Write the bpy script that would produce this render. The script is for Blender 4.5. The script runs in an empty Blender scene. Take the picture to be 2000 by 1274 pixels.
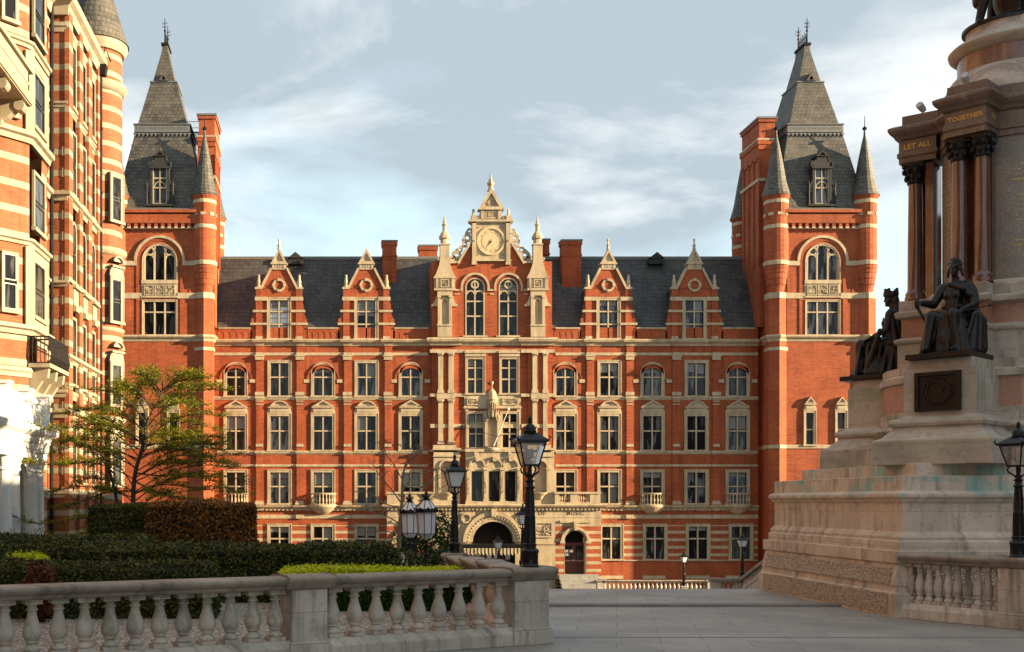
import bpy, math, random
import numpy as np
from mathutils import Vector, Matrix
R = math.radians
rnd = random.Random(7)
SC = bpy.context.scene
COL = SC.collection

# ------------------------------------------------------------------ camera, sky, sun, exposure
F, VX, HY, EYE = 2262.0, 640.0, 980.0, 2.04        # focal length and principal point in photo pixels, eye height over the terrace
SUN_AZ, SUN_EL = 76.8, 13.5                        # degrees to the right of straight behind the camera; elevation
cam_d = bpy.data.cameras.new('camera')
cam = bpy.data.objects.new('camera', cam_d)
COL.objects.link(cam)
cam.location = (0, 0, EYE)
cam.rotation_euler = (R(90), 0, 0)
cam_d.sensor_width = 36.0
cam_d.lens = 36.0 * F / 2000.0
cam_d.shift_x = (1000 - VX) / 2000.0
cam_d.shift_y = (HY - 637) / 2000.0
cam_d.clip_start, cam_d.clip_end = 0.1, 5000
SC.camera = cam
SC.view_settings.view_transform = 'Standard'
SC.view_settings.look = 'None'
SC.view_settings.gamma = 1.0
SC.view_settings.exposure = 2.1

sun_dir = Vector((math.sin(R(SUN_AZ)) * math.cos(R(SUN_EL)), -math.cos(R(SUN_AZ)) * math.cos(R(SUN_EL)), math.sin(R(SUN_EL))))
sl = bpy.data.lights.new('sun', 'SUN')
sl.energy, sl.angle, sl.color = 5.0, R(0.55), (1.0, 0.77, 0.47)
so = bpy.data.objects.new('sun', sl)
COL.objects.link(so)
so.rotation_euler = sun_dir.to_track_quat('Z', 'Y').to_euler()
so.location = (40, -20, 40)

W_ = bpy.data.worlds.new('World')
SC.world = W_
W_.use_nodes = True


class NT:
    """small node-tree writer"""
    def __init__(s, tree):
        s.t = tree
        s.n, s.l = tree.nodes, tree.links

    def node(s, typ, ins=None, **kw):
        n = s.n.new(typ)
        for k, v in kw.items():
            setattr(n, k, v)
        for k, v in (ins or {}).items():
            s.put(n, k, v)
        return n

    def put(s, n, k, v):
        sock = n.inputs[k]
        if isinstance(v, bpy.types.NodeSocket):
            s.l.new(v, sock)
        elif isinstance(v, bpy.types.Node):
            s.l.new(v.outputs[0], sock)
        else:
            if sock.type == 'RGBA' and len(v) == 3:
                v = (*v, 1)
            sock.default_value = v

    def math(s, op, a, b=None, clamp=False):
        n = s.n.new('ShaderNodeMath')
        n.operation, n.use_clamp = op, clamp
        s.put(n, 0, a)
        if b is not None:
            s.put(n, 1, b)
        return n.outputs[0]

    def noise(s, vec, scale, detail=4, rough=0.55, dist=0.0):
        n = s.node('ShaderNodeTexNoise', {'Scale': scale, 'Detail': detail, 'Roughness': rough, 'Distortion': dist})
        if vec is not None:
            s.put(n, 'Vector', vec)
        return n.outputs['Fac']

    def ramp(s, fac, stops, mode='LINEAR'):
        n = s.n.new('ShaderNodeValToRGB')
        e = n.color_ramp
        e.interpolation = mode
        while len(e.elements) < len(stops):
            e.elements.new(0.5)
        for el, (p, c) in zip(e.elements, stops):
            el.position = p
            el.color = (c, c, c, 1) if isinstance(c, (int, float)) else (*c, 1)
        s.put(n, 0, fac)
        return n.outputs[0]

    def mix(s, fac, a, b, mode='MIX'):
        n = s.n.new('ShaderNodeMix')
        n.data_type, n.blend_type = 'RGBA', mode
        s.put(n, 0, fac)
        s.put(n, 6, a)
        s.put(n, 7, b)
        return n.outputs[2]

    def xyz(s, x, y, z):
        return s.node('ShaderNodeCombineXYZ', {0: x, 1: y, 2: z}).outputs[0]

    def mapping(s, vec, scale=(1, 1, 1), rot=(0, 0, 0), loc=(0, 0, 0)):
        return s.node('ShaderNodeMapping', {'Vector': vec, 'Scale': scale, 'Rotation': rot, 'Location': loc}).outputs[0]


def sky_nodes():
    t = NT(W_.node_tree)
    t.n.clear()
    sky = t.node('ShaderNodeTexSky', sky_type='NISHITA', sun_disc=False)
    sky.sun_elevation = R(SUN_EL)
    # Nishita: rotation 0 puts the sun at +Y, growing clockwise seen from above
    sky.sun_rotation = math.atan2(sun_dir.x, sun_dir.y)
    sky.air_density, sky.dust_density, sky.ozone_density = 1.0, 0.6, 2.0
    g = t.node('ShaderNodeTexCoord').outputs['Generated']
    sp = t.node('ShaderNodeSeparateXYZ', {0: g})
    zz = t.math('MAXIMUM', sp.outputs[2], 0.0)
    den = t.math('ADD', zz, 0.16)
    u = t.math('DIVIDE', sp.outputs[0], den)
    v = t.math('DIVIDE', sp.outputs[1], den)
    p = t.xyz(u, v, 0.0)
    n1 = t.noise(t.mapping(p, (0.8, 0.8, 1), loc=(3.3, 1.7, 0)), 0.95, 8, 0.54, 0.25)
    n2 = t.noise(t.mapping(p, (0.9, 1.0, 1), loc=(8.1, 4.2, 0)), 1.55, 8, 0.58, 0.3)
    high = t.ramp(zz, [(0.16, 0.0), (0.36, 1.0)])                      # more cover overhead, open sky low down
    cov = t.math('ADD', n1, t.math('MULTIPLY', high, 0.19))
    fac = t.ramp(cov, [(0.44, 0.0), (0.62, 0.95)])
    shade = t.mix(t.ramp(t.math('ADD', n2, t.math('MULTIPLY', high, 0.16)), [(0.40, 0.0), (0.64, 1.0)]), (0.93, 0.925, 0.91), (0.38, 0.455, 0.505))
    ccol = t.mix(1.0, shade, (7.4, 7.4, 7.4), 'MULTIPLY')
    lift = t.mix(t.ramp(zz, [(0.0, 1.0), (0.5, 0.45)]), sky.outputs[0], (5.7, 7.4, 8.0))
    front = t.ramp(t.math('ADD', t.math('MULTIPLY', sp.outputs[1], 0.5), 0.5), [(0.3, 1.0), (0.75, 0.92)])     # sky brightness tuned by direction for fill light: slightly dimmer ahead than behind
    zen = t.ramp(zz, [(0.45, 0.92), (0.8, 1.0)])
    bg = t.node('ShaderNodeBackground', {'Color': t.mix(1.0, t.mix(1.0, t.mix(fac, lift, ccol), front, 'MULTIPLY'), zen, 'MULTIPLY'), 'Strength': 0.05})
    out = t.node('ShaderNodeOutputWorld')
    t.l.new(bg.outputs[0], out.inputs[0])


sky_nodes()

# ------------------------------------------------------------------ materials
MATS = {}


def material(name, fn):
    m = bpy.data.materials.new(name)
    m.use_nodes = True
    t = NT(m.node_tree)
    t.n.clear()
    b = t.node('ShaderNodeBsdfPrincipled')
    o = t.node('ShaderNodeOutputMaterial')
    t.l.new(b.outputs[0], o.inputs[0])
    fn(t, b)
    MATS[name] = m
    return m


def obj_uv(t):
    """(along the wall, height, 0) in metres for upright faces"""
    c = t.node('ShaderNodeTexCoord').outputs['Object']
    s = t.node('ShaderNodeSeparateXYZ', {0: c})
    return c, t.xyz(t.math('ADD', s.outputs[0], s.outputs[1]), s.outputs[2], 0.0), s


def bump(t, b, h, strength=0.3, dist=0.02):
    n = t.node('ShaderNodeBump', {'Height': h, 'Strength': strength, 'Distance': dist})
    t.l.new(n.outputs[0], b.inputs['Normal'])


def brick_color(t, c, uv, c1, c2, mortar, bw=0.235, rh=0.077):
    br = t.node('ShaderNodeTexBrick', {'Vector': uv, 'Color1': c1, 'Color2': c2, 'Mortar': mortar, 'Scale': 1.0,
                                       'Mortar Size': 0.006, 'Brick Width': bw, 'Row Height': rh, 'Bias': -0.1})
    n1 = t.noise(c, 0.55, 6, 0.6)
    n2 = t.noise(t.mapping(c, (1.0, 1.0, 7.0)), 1.6, 5, 0.65)
    col = t.mix(t.ramp(n1, [(0.35, 0.0), (0.7, 0.9)]), br.outputs[0], tuple(x * 0.55 for x in c1))
    col = t.mix(t.ramp(n2, [(0.4, 0.0), (0.75, 0.6)]), col, tuple(min(1, x * 1.35 + 0.01) for x in c2))
    n4 = t.noise(t.mapping(c, (1.0, 1.0, 13.0)), 2.3, 4, 0.7)
    col = t.mix(t.ramp(n4, [(0.5, 0.0), (0.72, 0.45)]), col, tuple(x * 0.55 for x in c1))
    n5 = t.noise(t.mapping(c, (3.0, 3.0, 0.16)), 1.1, 5, 0.6)
    col = t.mix(t.ramp(n5, [(0.52, 0.0), (0.76, 0.7)]), col, tuple(x * 0.38 for x in c1))
    return col, br


def stone_color(t, c, base, dark, scale=1.0):
    n1 = t.noise(c, 1.1 * scale, 7, 0.6)
    n2 = t.noise(t.mapping(c, (2.4, 2.4, 0.35)), 1.2 * scale, 5, 0.6)
    n3 = t.noise(c, 14 * scale, 4, 0.6)
    col = t.mix(t.ramp(n1, [(0.36, 0.0), (0.7, 1.0)]), base, tuple(x * 0.74 for x in base))
    col = t.mix(t.ramp(n2, [(0.46, 0.0), (0.74, 0.8)]), col, dark)
    return t.mix(t.ramp(n3, [(0.3, 0.35), (0.7, 0.0)]), col, tuple(x * 0.6 for x in base)), n3


def m_brick(name, c1, c2, mortar, **kw):
    def fn(t, b):
        c, uv, s = obj_uv(t)
        col, br = brick_color(t, c, uv, c1, c2, mortar, **kw)
        t.put(b, 'Base Color', col)
        b.inputs['Roughness'].default_value = 0.88
        bump(t, b, br.outputs['Fac'], 0.35, -0.01)
    return material(name, fn)


def m_banded(name, c1, c2, mortar, stone, dark, period, frac, z0):
    def fn(t, b):
        c, uv, s = obj_uv(t)
        col, br = brick_color(t, c, uv, c1, c2, mortar)
        st, n3 = stone_color(t, c, stone, dark)
        f = t.math('FRACT', t.math('DIVIDE', t.math('SUBTRACT', s.outputs[2], z0 - 100 * period), period))
        t.put(b, 'Base Color', t.mix(t.math('LESS_THAN', f, frac), col, st))
        b.inputs['Roughness'].default_value = 0.85
        bump(t, b, br.outputs['Fac'], 0.25, -0.01)
    return material(name, fn)


def m_stone(name, base, dark, rough=0.8, scale=1.0, bs=0.25, joints=None):
    def fn(t, b):
        c, uv, s = obj_uv(t)
        col, n3 = stone_color(t, c, base, dark, scale)
        h = n3
        if joints:
            br = t.node('ShaderNodeTexBrick', {'Vector': uv, 'Color1': (1, 1, 1), 'Color2': (0.8, 0.8, 0.8), 'Mortar': (0.35, 0.33, 0.3),
                                               'Scale': 1.0, 'Mortar Size': 0.006, 'Brick Width': joints[0], 'Row Height': joints[1]})
            col = t.mix(0.6, col, t.mix(1.0, col, br.outputs[0], 'MULTIPLY'))
        t.put(b, 'Base Color', col)
        b.inputs['Roughness'].default_value = rough
        bump(t, b, h, bs, 0.02)
    return material(name, fn)


def m_slate(name, c1, c2, w=0.33, h=0.26):
    def fn(t, b):
        c, uv, s = obj_uv(t)
        br = t.node('ShaderNodeTexBrick', {'Vector': uv, 'Color1': c1, 'Color2': c2, 'Mortar': tuple(x * 0.22 for x in c1), 'Scale': 1.0,
                                           'Mortar Size': 0.03, 'Brick Width': w, 'Row Height': h, 'Bias': 0.0})
        n1 = t.noise(c, 0.7, 6, 0.62)
        n2 = t.noise(c, 5.0, 4, 0.7)
        col = t.mix(t.ramp(n1, [(0.4, 0.0), (0.75, 0.6)]), br.outputs[0], tuple(x * 1.7 for x in c2))
        col = t.mix(t.ramp(n2, [(0.66, 0.0), (0.74, 0.5)]), col, (0.24, 0.23, 0.2))
        t.put(b, 'Base Color', col)
        b.inputs['Roughness'].default_value = 0.62
        bump(t, b, br.outputs['Fac'], 0.5, -0.02)
    return material(name, fn)


def m_plain(name, col, rough=0.5, metal=0.0, var=0.25, scale=6.0, bs=0.0, spec=0.5):
    def fn(t, b):
        c = t.node('ShaderNodeTexCoord').outputs['Object']
        n = t.noise(c, scale, 5, 0.6)
        t.put(b, 'Base Color', t.mix(t.ramp(n, [(0.3, 0.0), (0.7, 1.0)]), tuple(x * (1 - var) for x in col), tuple(min(1, x * (1 + var)) for x in col)))
        b.inputs['Roughness'].default_value = rough
        b.inputs['Metallic'].default_value = metal
        b.inputs['Specular IOR Level'].default_value = spec
        if bs:
            bump(t, b, n, bs, 0.02)
    return material(name, fn)


def m_pane(name, dark, light, amount):
    """window glass: dark room or pale blind behind, slightly uneven reflection"""
    def fn(t, b):
        c, uv, s = obj_uv(t)
        ri = t.node('ShaderNodeObjectInfo').outputs['Random']
        off = t.math('MULTIPLY', ri, 37.0)
        v = t.node('ShaderNodeVectorMath', {0: c, 1: t.xyz(off, off, off)}, operation='ADD').outputs[0]
        n = t.noise(t.mapping(v, (3.0, 3.0, 0.6)), 1.0, 3, 0.5)
        k = t.ramp(t.math('ADD', n, t.math('MULTIPLY', ri, 0.12)), [(0.56 - amount, 0.0), (0.64 - amount, 1.0)])
        t.put(b, 'Base Color', t.mix(k, dark, light))
        b.inputs['Roughness'].default_value = 0.05
        b.inputs['Specular IOR Level'].default_value = 0.22
        bump(t, b, t.noise(v, 1.3, 2), 0.05, 0.05)
    return material(name, fn)


def m_leaf(name, cols, rough=0.55, trans=0.25):
    def fn(t, b):
        g = t.node('ShaderNodeNewGeometry').outputs['Random Per Island']
        c = t.node('ShaderNodeTexCoord').outputs['Object']
        n = t.noise(c, 1.3, 4, 0.6)
        k = t.math('ADD', t.math('MULTIPLY', g, 0.6), t.math('MULTIPLY', n, 0.4))
        st = [(0.15 + 0.7 * i / (len(cols) - 1), cc) for i, cc in enumerate(cols)]
        col = t.ramp(k, st)
        t.put(b, 'Base Color', col)
        b.inputs['Roughness'].default_value = rough
        b.inputs['Specular IOR Level'].default_value = 0.22
        tr = t.node('ShaderNodeBsdfTranslucent', {'Color': col})
        mx = t.node('ShaderNodeMixShader', {0: trans, 1: b.outputs[0], 2: tr.outputs[0]})
        out = [x for x in t.n if x.type == 'OUTPUT_MATERIAL'][0]
        t.l.new(mx.outputs[0], out.inputs[0])
    return material(name, fn)


BR1, BR2, MOR = (0.27, 0.045, 0.009), (0.35, 0.076, 0.016), (0.27, 0.10, 0.04)
CREAM, CREAMD = (0.475, 0.37, 0.23), (0.19, 0.138, 0.085)
brick = m_brick('red brick', BR1, BR2, MOR)
brick_trim = m_brick('gauged brick', (0.30, 0.055, 0.011), (0.35, 0.074, 0.015), (0.26, 0.08, 0.03), bw=0.3, rh=0.09)
terra = m_stone('buff terracotta', CREAM, CREAMD, 0.75)
slate = m_slate('dark slate', (0.017, 0.017, 0.0165), (0.044, 0.042, 0.038), 0.42, 0.34)
slate_warm = m_slate('weathered slate', (0.030, 0.027, 0.021), (0.078, 0.068, 0.052), 0.34, 0.29)
lead = m_plain('lead sheet', (0.11, 0.108, 0.10), 0.6)
pane = m_pane('window glass', (0.010, 0.010, 0.011), (0.05, 0.05, 0.047), 0.0)
pane_blind = m_pane('window glass with blinds', (0.016, 0.017, 0.02), (0.12, 0.13, 0.135), 0.03)
sash = m_plain('dark sash', (0.022, 0.018, 0.015), 0.4)
sash_white = m_plain('white sash', (0.75, 0.72, 0.66), 0.45, var=0.06)
iron = m_plain('black iron', (0.007, 0.0065, 0.0065), 0.34, 0.0, 0.3, 9.0, 0.0, 0.3)
m_plain('roller blind', (0.16, 0.16, 0.155), 0.5, var=0.15)
dull_iron = m_plain('dull wrought iron', (0.014, 0.012, 0.012), 0.75, 0.0, 0.3, 9.0, 0.0, 0.12)
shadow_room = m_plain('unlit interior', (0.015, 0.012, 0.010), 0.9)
door_red = m_plain('varnished red door', (0.075, 0.018, 0.010), 0.35)


# ------------------------------------------------------------------ mesh builder
def PX(px, Y):
    return (px - VX) * Y / F


def PZ(py, Y):
    return EYE + (HY - py) * Y / F


def world_loc(o):
    v = Vector((0, 0, 0))
    while o is not None:
        v += o.location
        o = o.parent
    return v


class MB:
    def __init__(s):
        s.v, s.f, s.m = [], [], []

    def add(s, vs, fs, mi=0):
        k = len(s.v)
        s.v += [tuple(v) for v in vs]
        s.f += [tuple(i + k for i in f) for f in fs]
        s.m += [mi] * len(fs)
        return s

    def box(s, x0, x1, y0, y1, z0, z1, mi=0):
        vs = [(x, y, z) for z in (z0, z1) for y in (y0, y1) for x in (x0, x1)]
        return s.add(vs, [(0, 2, 3, 1), (4, 5, 7, 6), (0, 1, 5, 4), (2, 6, 7, 3), (0, 4, 6, 2), (1, 3, 7, 5)], mi)

    def cbox(s, cx, cy, z0, wx, wy, h, rot=0.0, mi=0, top=None):
        """box on its base centre, turned about z; top = scale of the upper face"""
        k = 1.0 if top is None else top
        vs = []
        for z, q in ((z0, 1.0), (z0 + h, k)):
            for a, b_ in ((-1, -1), (1, -1), (-1, 1), (1, 1)):
                x, y = a * wx / 2 * q, b_ * wy / 2 * q
                vs.append((cx + x * math.cos(rot) - y * math.sin(rot), cy + x * math.sin(rot) + y * math.cos(rot), z))
        return s.add(vs, [(0, 2, 3, 1), (4, 5, 7, 6), (0, 1, 5, 4), (2, 6, 7, 3), (0, 4, 6, 2), (1, 3, 7, 5)], mi)

    def prism_y(s, pts, y0, y1, mi=0):
        """outline in x,z pushed from y0 to y1"""
        n = len(pts)
        vs = [(x, y0, z) for x, z in pts] + [(x, y1, z) for x, z in pts]
        return s.add(vs, [tuple(range(n)), tuple(range(2 * n - 1, n - 1, -1))] + [(i, (i + 1) % n, n + (i + 1) % n, n + i) for i in range(n)], mi)

    def prism_x(s, pts, x0, x1, mi=0):
        n = len(pts)
        vs = [(x0, y, z) for y, z in pts] + [(x1, y, z) for y, z in pts]
        return s.add(vs, [tuple(range(n)), tuple(range(2 * n - 1, n - 1, -1))] + [(i, (i + 1) % n, n + (i + 1) % n, n + i) for i in range(n)], mi)

    def prism_z(s, pts, z0, z1, mi=0, top=None):
        n = len(pts)
        tp = top or pts
        vs = [(x, y, z0) for x, y in pts] + [(x, y, z1) for x, y in tp]
        return s.add(vs, [tuple(range(n)), tuple(range(2 * n - 1, n - 1, -1))] + [(i, (i + 1) % n, n + (i + 1) % n, n + i) for i in range(n)], mi)

    def lathe(s, cx, cy, prof, n=16, mi=0, a0=0.0, a1=2 * math.pi, sx=1.0, sy=1.0, rot=0.0):
        full = abs(a1 - a0 - 2 * math.pi) < 1e-6
        k = n if full else n + 1
        vs = []
        for r, z in prof:
            for i in range(k):
                a = a0 + (a1 - a0) * i / n + rot
                vs.append((cx + r * sx * math.cos(a), cy + r * sy * math.sin(a), z))
        fs = []
        for j in range(len(prof) - 1):
            for i in range(n):
                i2 = (i + 1) % k
                fs.append((j * k + i, j * k + i2, (j + 1) * k + i2, (j + 1) * k + i))
        if full:
            if prof[0][0] > 1e-4:
                fs.append(tuple(range(k - 1, -1, -1)))
            if prof[-1][0] > 1e-4:
                fs.append(tuple(range((len(prof) - 1) * k, len(prof) * k)))
        return s.add(vs, fs, mi)

    def tube(s, pts, radii, n=6, mi=0):
        pts = [Vector(p) for p in pts]
        if isinstance(radii, (int, float)):
            radii = [radii] * len(pts)
        vs, fs = [], []
        for i, p in enumerate(pts):
            d = (pts[min(i + 1, len(pts) - 1)] - pts[max(i - 1, 0)])
            d = d.normalized() if d.length > 1e-9 else Vector((0, 0, 1))
            up = Vector((0, 0, 1)) if abs(d.z) < 0.9 else Vector((1, 0, 0))
            a = d.cross(up).normalized()
            b_ = d.cross(a).normalized()
            for k in range(n):
                t = 2 * math.pi * k / n
                vs.append(p + (a * math.cos(t) + b_ * math.sin(t)) * radii[i])
        for i in range(len(pts) - 1):
            for k in range(n):
                k2 = (k + 1) % n
                fs.append((i * n + k, i * n + k2, (i + 1) * n + k2, (i + 1) * n + k))
        fs.append(tuple(range(n - 1, -1, -1)))
        fs.append(tuple(range((len(pts) - 1) * n, len(pts) * n)))
        return s.add(vs, fs, mi)

    def ball(s, c, r, n=10, mi=0, sz=1.0):
        m_ = max(4, n // 2)
        return s.lathe(c[0], c[1], [(r * math.sin(math.pi * i / m_), c[2] - r * sz * math.cos(math.pi * i / m_)) for i in range(m_ + 1)], n, mi)

    def ring_y(s, inner, outer, y0, y1, mi=0, closed=True):
        """flat frame between two outlines (x,z) of equal length, y0 in front"""
        n = len(inner)
        vs = [(x, y0, z) for x, z in inner] + [(x, y0, z) for x, z in outer] + [(x, y1, z) for x, z in inner] + [(x, y1, z) for x, z in outer]
        fs = []
        for i in range(n if closed else n - 1):
            j = (i + 1) % n
            fs += [(i, j, n + j, n + i), (2 * n + i, 2 * n + j, j, i), (n + i, n + j, 3 * n + j, 3 * n + i)]
        if not closed:
            fs += [(0, n, 3 * n, 2 * n), (n - 1, 2 * n - 1, 4 * n - 1, 3 * n - 1)]
        return s.add(vs, fs, mi)

    def arch(s, cx, zc, r0, r1, y0, y1, mi=0, n=14, a0=0.0, a1=math.pi):
        A = [a0 + (a1 - a0) * i / n for i in range(n + 1)]
        return s.ring_y([(cx + r0 * math.cos(a), zc + r0 * math.sin(a)) for a in A], [(cx + r1 * math.cos(a), zc + r1 * math.sin(a)) for a in A], y0, y1, mi, closed=False)

    def circle_ring(s, cx, zc, r0, r1, y0, y1, mi=0, n=20):
        A = [2 * math.pi * i / n for i in range(n)]
        return s.ring_y([(cx + r0 * math.cos(a), zc + r0 * math.sin(a)) for a in A], [(cx + r1 * math.cos(a), zc + r1 * math.sin(a)) for a in A], y0, y1, mi)

    def disc_y(s, cx, zc, r, y0, y1, mi=0, n=20):
        return s.prism_y([(cx + r * math.cos(2 * math.pi * i / n), zc + r * math.sin(2 * math.pi * i / n)) for i in range(n)], y0, y1, mi)

    def course(s, path, prof, mi=0, closed=False):
        """moulding: profile (out, z) carried along a plan path with mitred corners; out is to the right of travel"""
        P = [Vector((x, y)) for x, y in path]
        n = len(P)
        offs = []
        for i in range(n):
            d0 = (P[i] - P[i - 1]) if (i > 0 or closed) else None
            d1 = (P[(i + 1) % n] - P[i]) if (i < n - 1 or closed) else None
            d0 = d0.normalized() if d0 is not None else None
            d1 = d1.normalized() if d1 is not None else None
            n0 = Vector((d0.y, -d0.x)) if d0 is not None else None
            n1 = Vector((d1.y, -d1.x)) if d1 is not None else None
            if n0 is None:
                m = n1
            elif n1 is None:
                m = n0
            else:
                m = n0 + n1
                m = m / max(0.25, (1 + n0.dot(n1)))
            offs.append(m)
        k = len(prof)
        vs = []
        for i in range(n):
            for o, z in prof:
                q = P[i] + offs[i] * o
                vs.append((q.x, q.y, z))
        fs = []
        for i in range(n if closed else n - 1):
            i2 = (i + 1) % n
            for j in range(k):
                j2 = (j + 1) % k
                fs.append((i * k + j, i2 * k + j, i2 * k + j2, i * k + j2))
        if not closed:
            fs += [tuple(range(k)), tuple(range(n * k - 1, (n - 1) * k - 1, -1))]
        return s.add(vs, fs, mi)

    def wall_y(s, x0, x1, z0, z1, Y, holes=(), zb=(), mi=0, mat=None):
        """upright sheet facing -y with openings (xa, xb, za, zb, rise): rise > 0 makes an arched head of that height"""
        xs = sorted({x0, x1, *[h[0] for h in holes], *[h[1] for h in holes]})
        zs = sorted({z0, z1, *zb, *[h[2] for h in holes], *[h[3] for h in holes]})
        xs = [x for x in xs if x0 <= x <= x1]
        zs = [z for z in zs if z0 <= z <= z1]
        for i in range(len(xs) - 1):
            for j in range(len(zs) - 1):
                xm, zm = (xs[i] + xs[i + 1]) / 2, (zs[j] + zs[j + 1]) / 2
                if any(h[0] < xm < h[1] and h[2] < zm < h[3] for h in holes):
                    continue
                s.add([(xs[i], Y, zs[j]), (xs[i + 1], Y, zs[j]), (xs[i + 1], Y, zs[j + 1]), (xs[i], Y, zs[j + 1])], [(0, 1, 2, 3)], mat(zm) if mat else mi)
        for h in holes:
            if len(h) > 4 and h[4] > 0:
                pts = arch_pts(h[0], h[1], h[3] - h[4], h[4])
                for a, b_ in zip(pts[:-1], pts[1:]):
                    s.add([(a[0], Y, a[1]), (b_[0], Y, b_[1]), (b_[0], Y, h[3]), (a[0], Y, h[3])], [(0, 1, 2, 3)], mat(h[3]) if mat else mi)
        return s

    def build(s, name, mat, parent=None, loc=None, smooth=False, bevel=0.0, label=None, kind=None):
        me = bpy.data.meshes.new(name)
        me.from_pydata(s.v, [], s.f)
        for m_ in (mat if isinstance(mat, (list, tuple)) else [mat]):
            me.materials.append(m_)
        me.polygons.foreach_set('material_index', s.m)
        if smooth:
            me.polygons.foreach_set('use_smooth', [True] * len(s.f))
        me.update()
        return link(name, me, parent, loc, smooth, bevel, label, kind)


def link(name, me, parent=None, loc=None, smooth=False, bevel=0.0, label=None, kind=None):
    """loc None: vertices are in world space; otherwise loc is the world position of the mesh origin"""
    o = bpy.data.objects.new(name, me)
    COL.objects.link(o)
    base = world_loc(parent) if parent is not None else Vector((0, 0, 0))
    o.parent = parent
    o.location = Vector(loc or (0, 0, 0)) - base
    if smooth:
        try:
            me.set_sharp_from_angle(angle=R(40))
        except Exception:
            pass
    if bevel:
        b_ = o.modifiers.new('bevel', 'BEVEL')
        b_.width, b_.segments, b_.limit_method = bevel, 2, 'ANGLE'
    if label:
        o['label'] = label
    if kind:
        o['kind'] = kind
    return o


def arch_pts(xa, xb, zs, rise, n=12):
    c, h = (xa + xb) / 2, (xb - xa) / 2
    if abs(rise - h) < 1e-3:
        return [(c - h * math.cos(math.pi * i / n), zs + h * math.sin(math.pi * i / n)) for i in range(n + 1)]
    Rr = (h * h + rise * rise) / (2 * rise)
    zc = zs + rise - Rr
    a = math.asin(min(1.0, h / Rr))
    return [(c + Rr * math.sin(-a + 2 * a * i / n), zc + Rr * math.cos(-a + 2 * a * i / n)) for i in range(n + 1)]


def tag(o, label, cat, group=None, kind=None):
    o['label'], o['category'] = label, cat
    if group:
        o['group'] = group
    if kind:
        o['kind'] = kind
    return o


def thing(name, label, cat, loc, rz=0.0, group=None):
    o = bpy.data.objects.new(name, None)
    o.empty_display_size = 0.3
    COL.objects.link(o)
    o.location, o.rotation_euler = loc, (0, 0, rz)
    return tag(o, label, cat, group)


def copy_tree(o, parent=None):
    c = o.copy()
    COL.objects.link(c)
    c.parent = parent
    for ch in list(o.children):
        copy_tree(ch, c)
    return c


def place(o, loc, rz=None, label=None, scale=None):
    o.location = loc
    if rz is not None:
        o.rotation_euler = (0, 0, rz)
    if label:
        o['label'] = label
    if scale:
        o.scale = (scale, scale, scale)
    return o


def text_mesh(body, size, depth, align='CENTER', bold=0.0, space=1.0):
    cu = bpy.data.curves.new('lettering', 'FONT')
    cu.body, cu.size, cu.extrude, cu.align_x, cu.offset = body, size, depth, align, bold
    cu.resolution_u = 3
    cu.space_character = space
    ob = bpy.data.objects.new('lettering', cu)
    COL.objects.link(ob)
    dg = bpy.context.evaluated_depsgraph_get()
    me = bpy.data.meshes.new_from_object(ob.evaluated_get(dg))
    bpy.data.objects.remove(ob)
    bpy.data.curves.remove(cu)
    return me


# ------------------------------------------------------------------ windows (stone surround with mullions > pane)
WCACHE = {}


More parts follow.
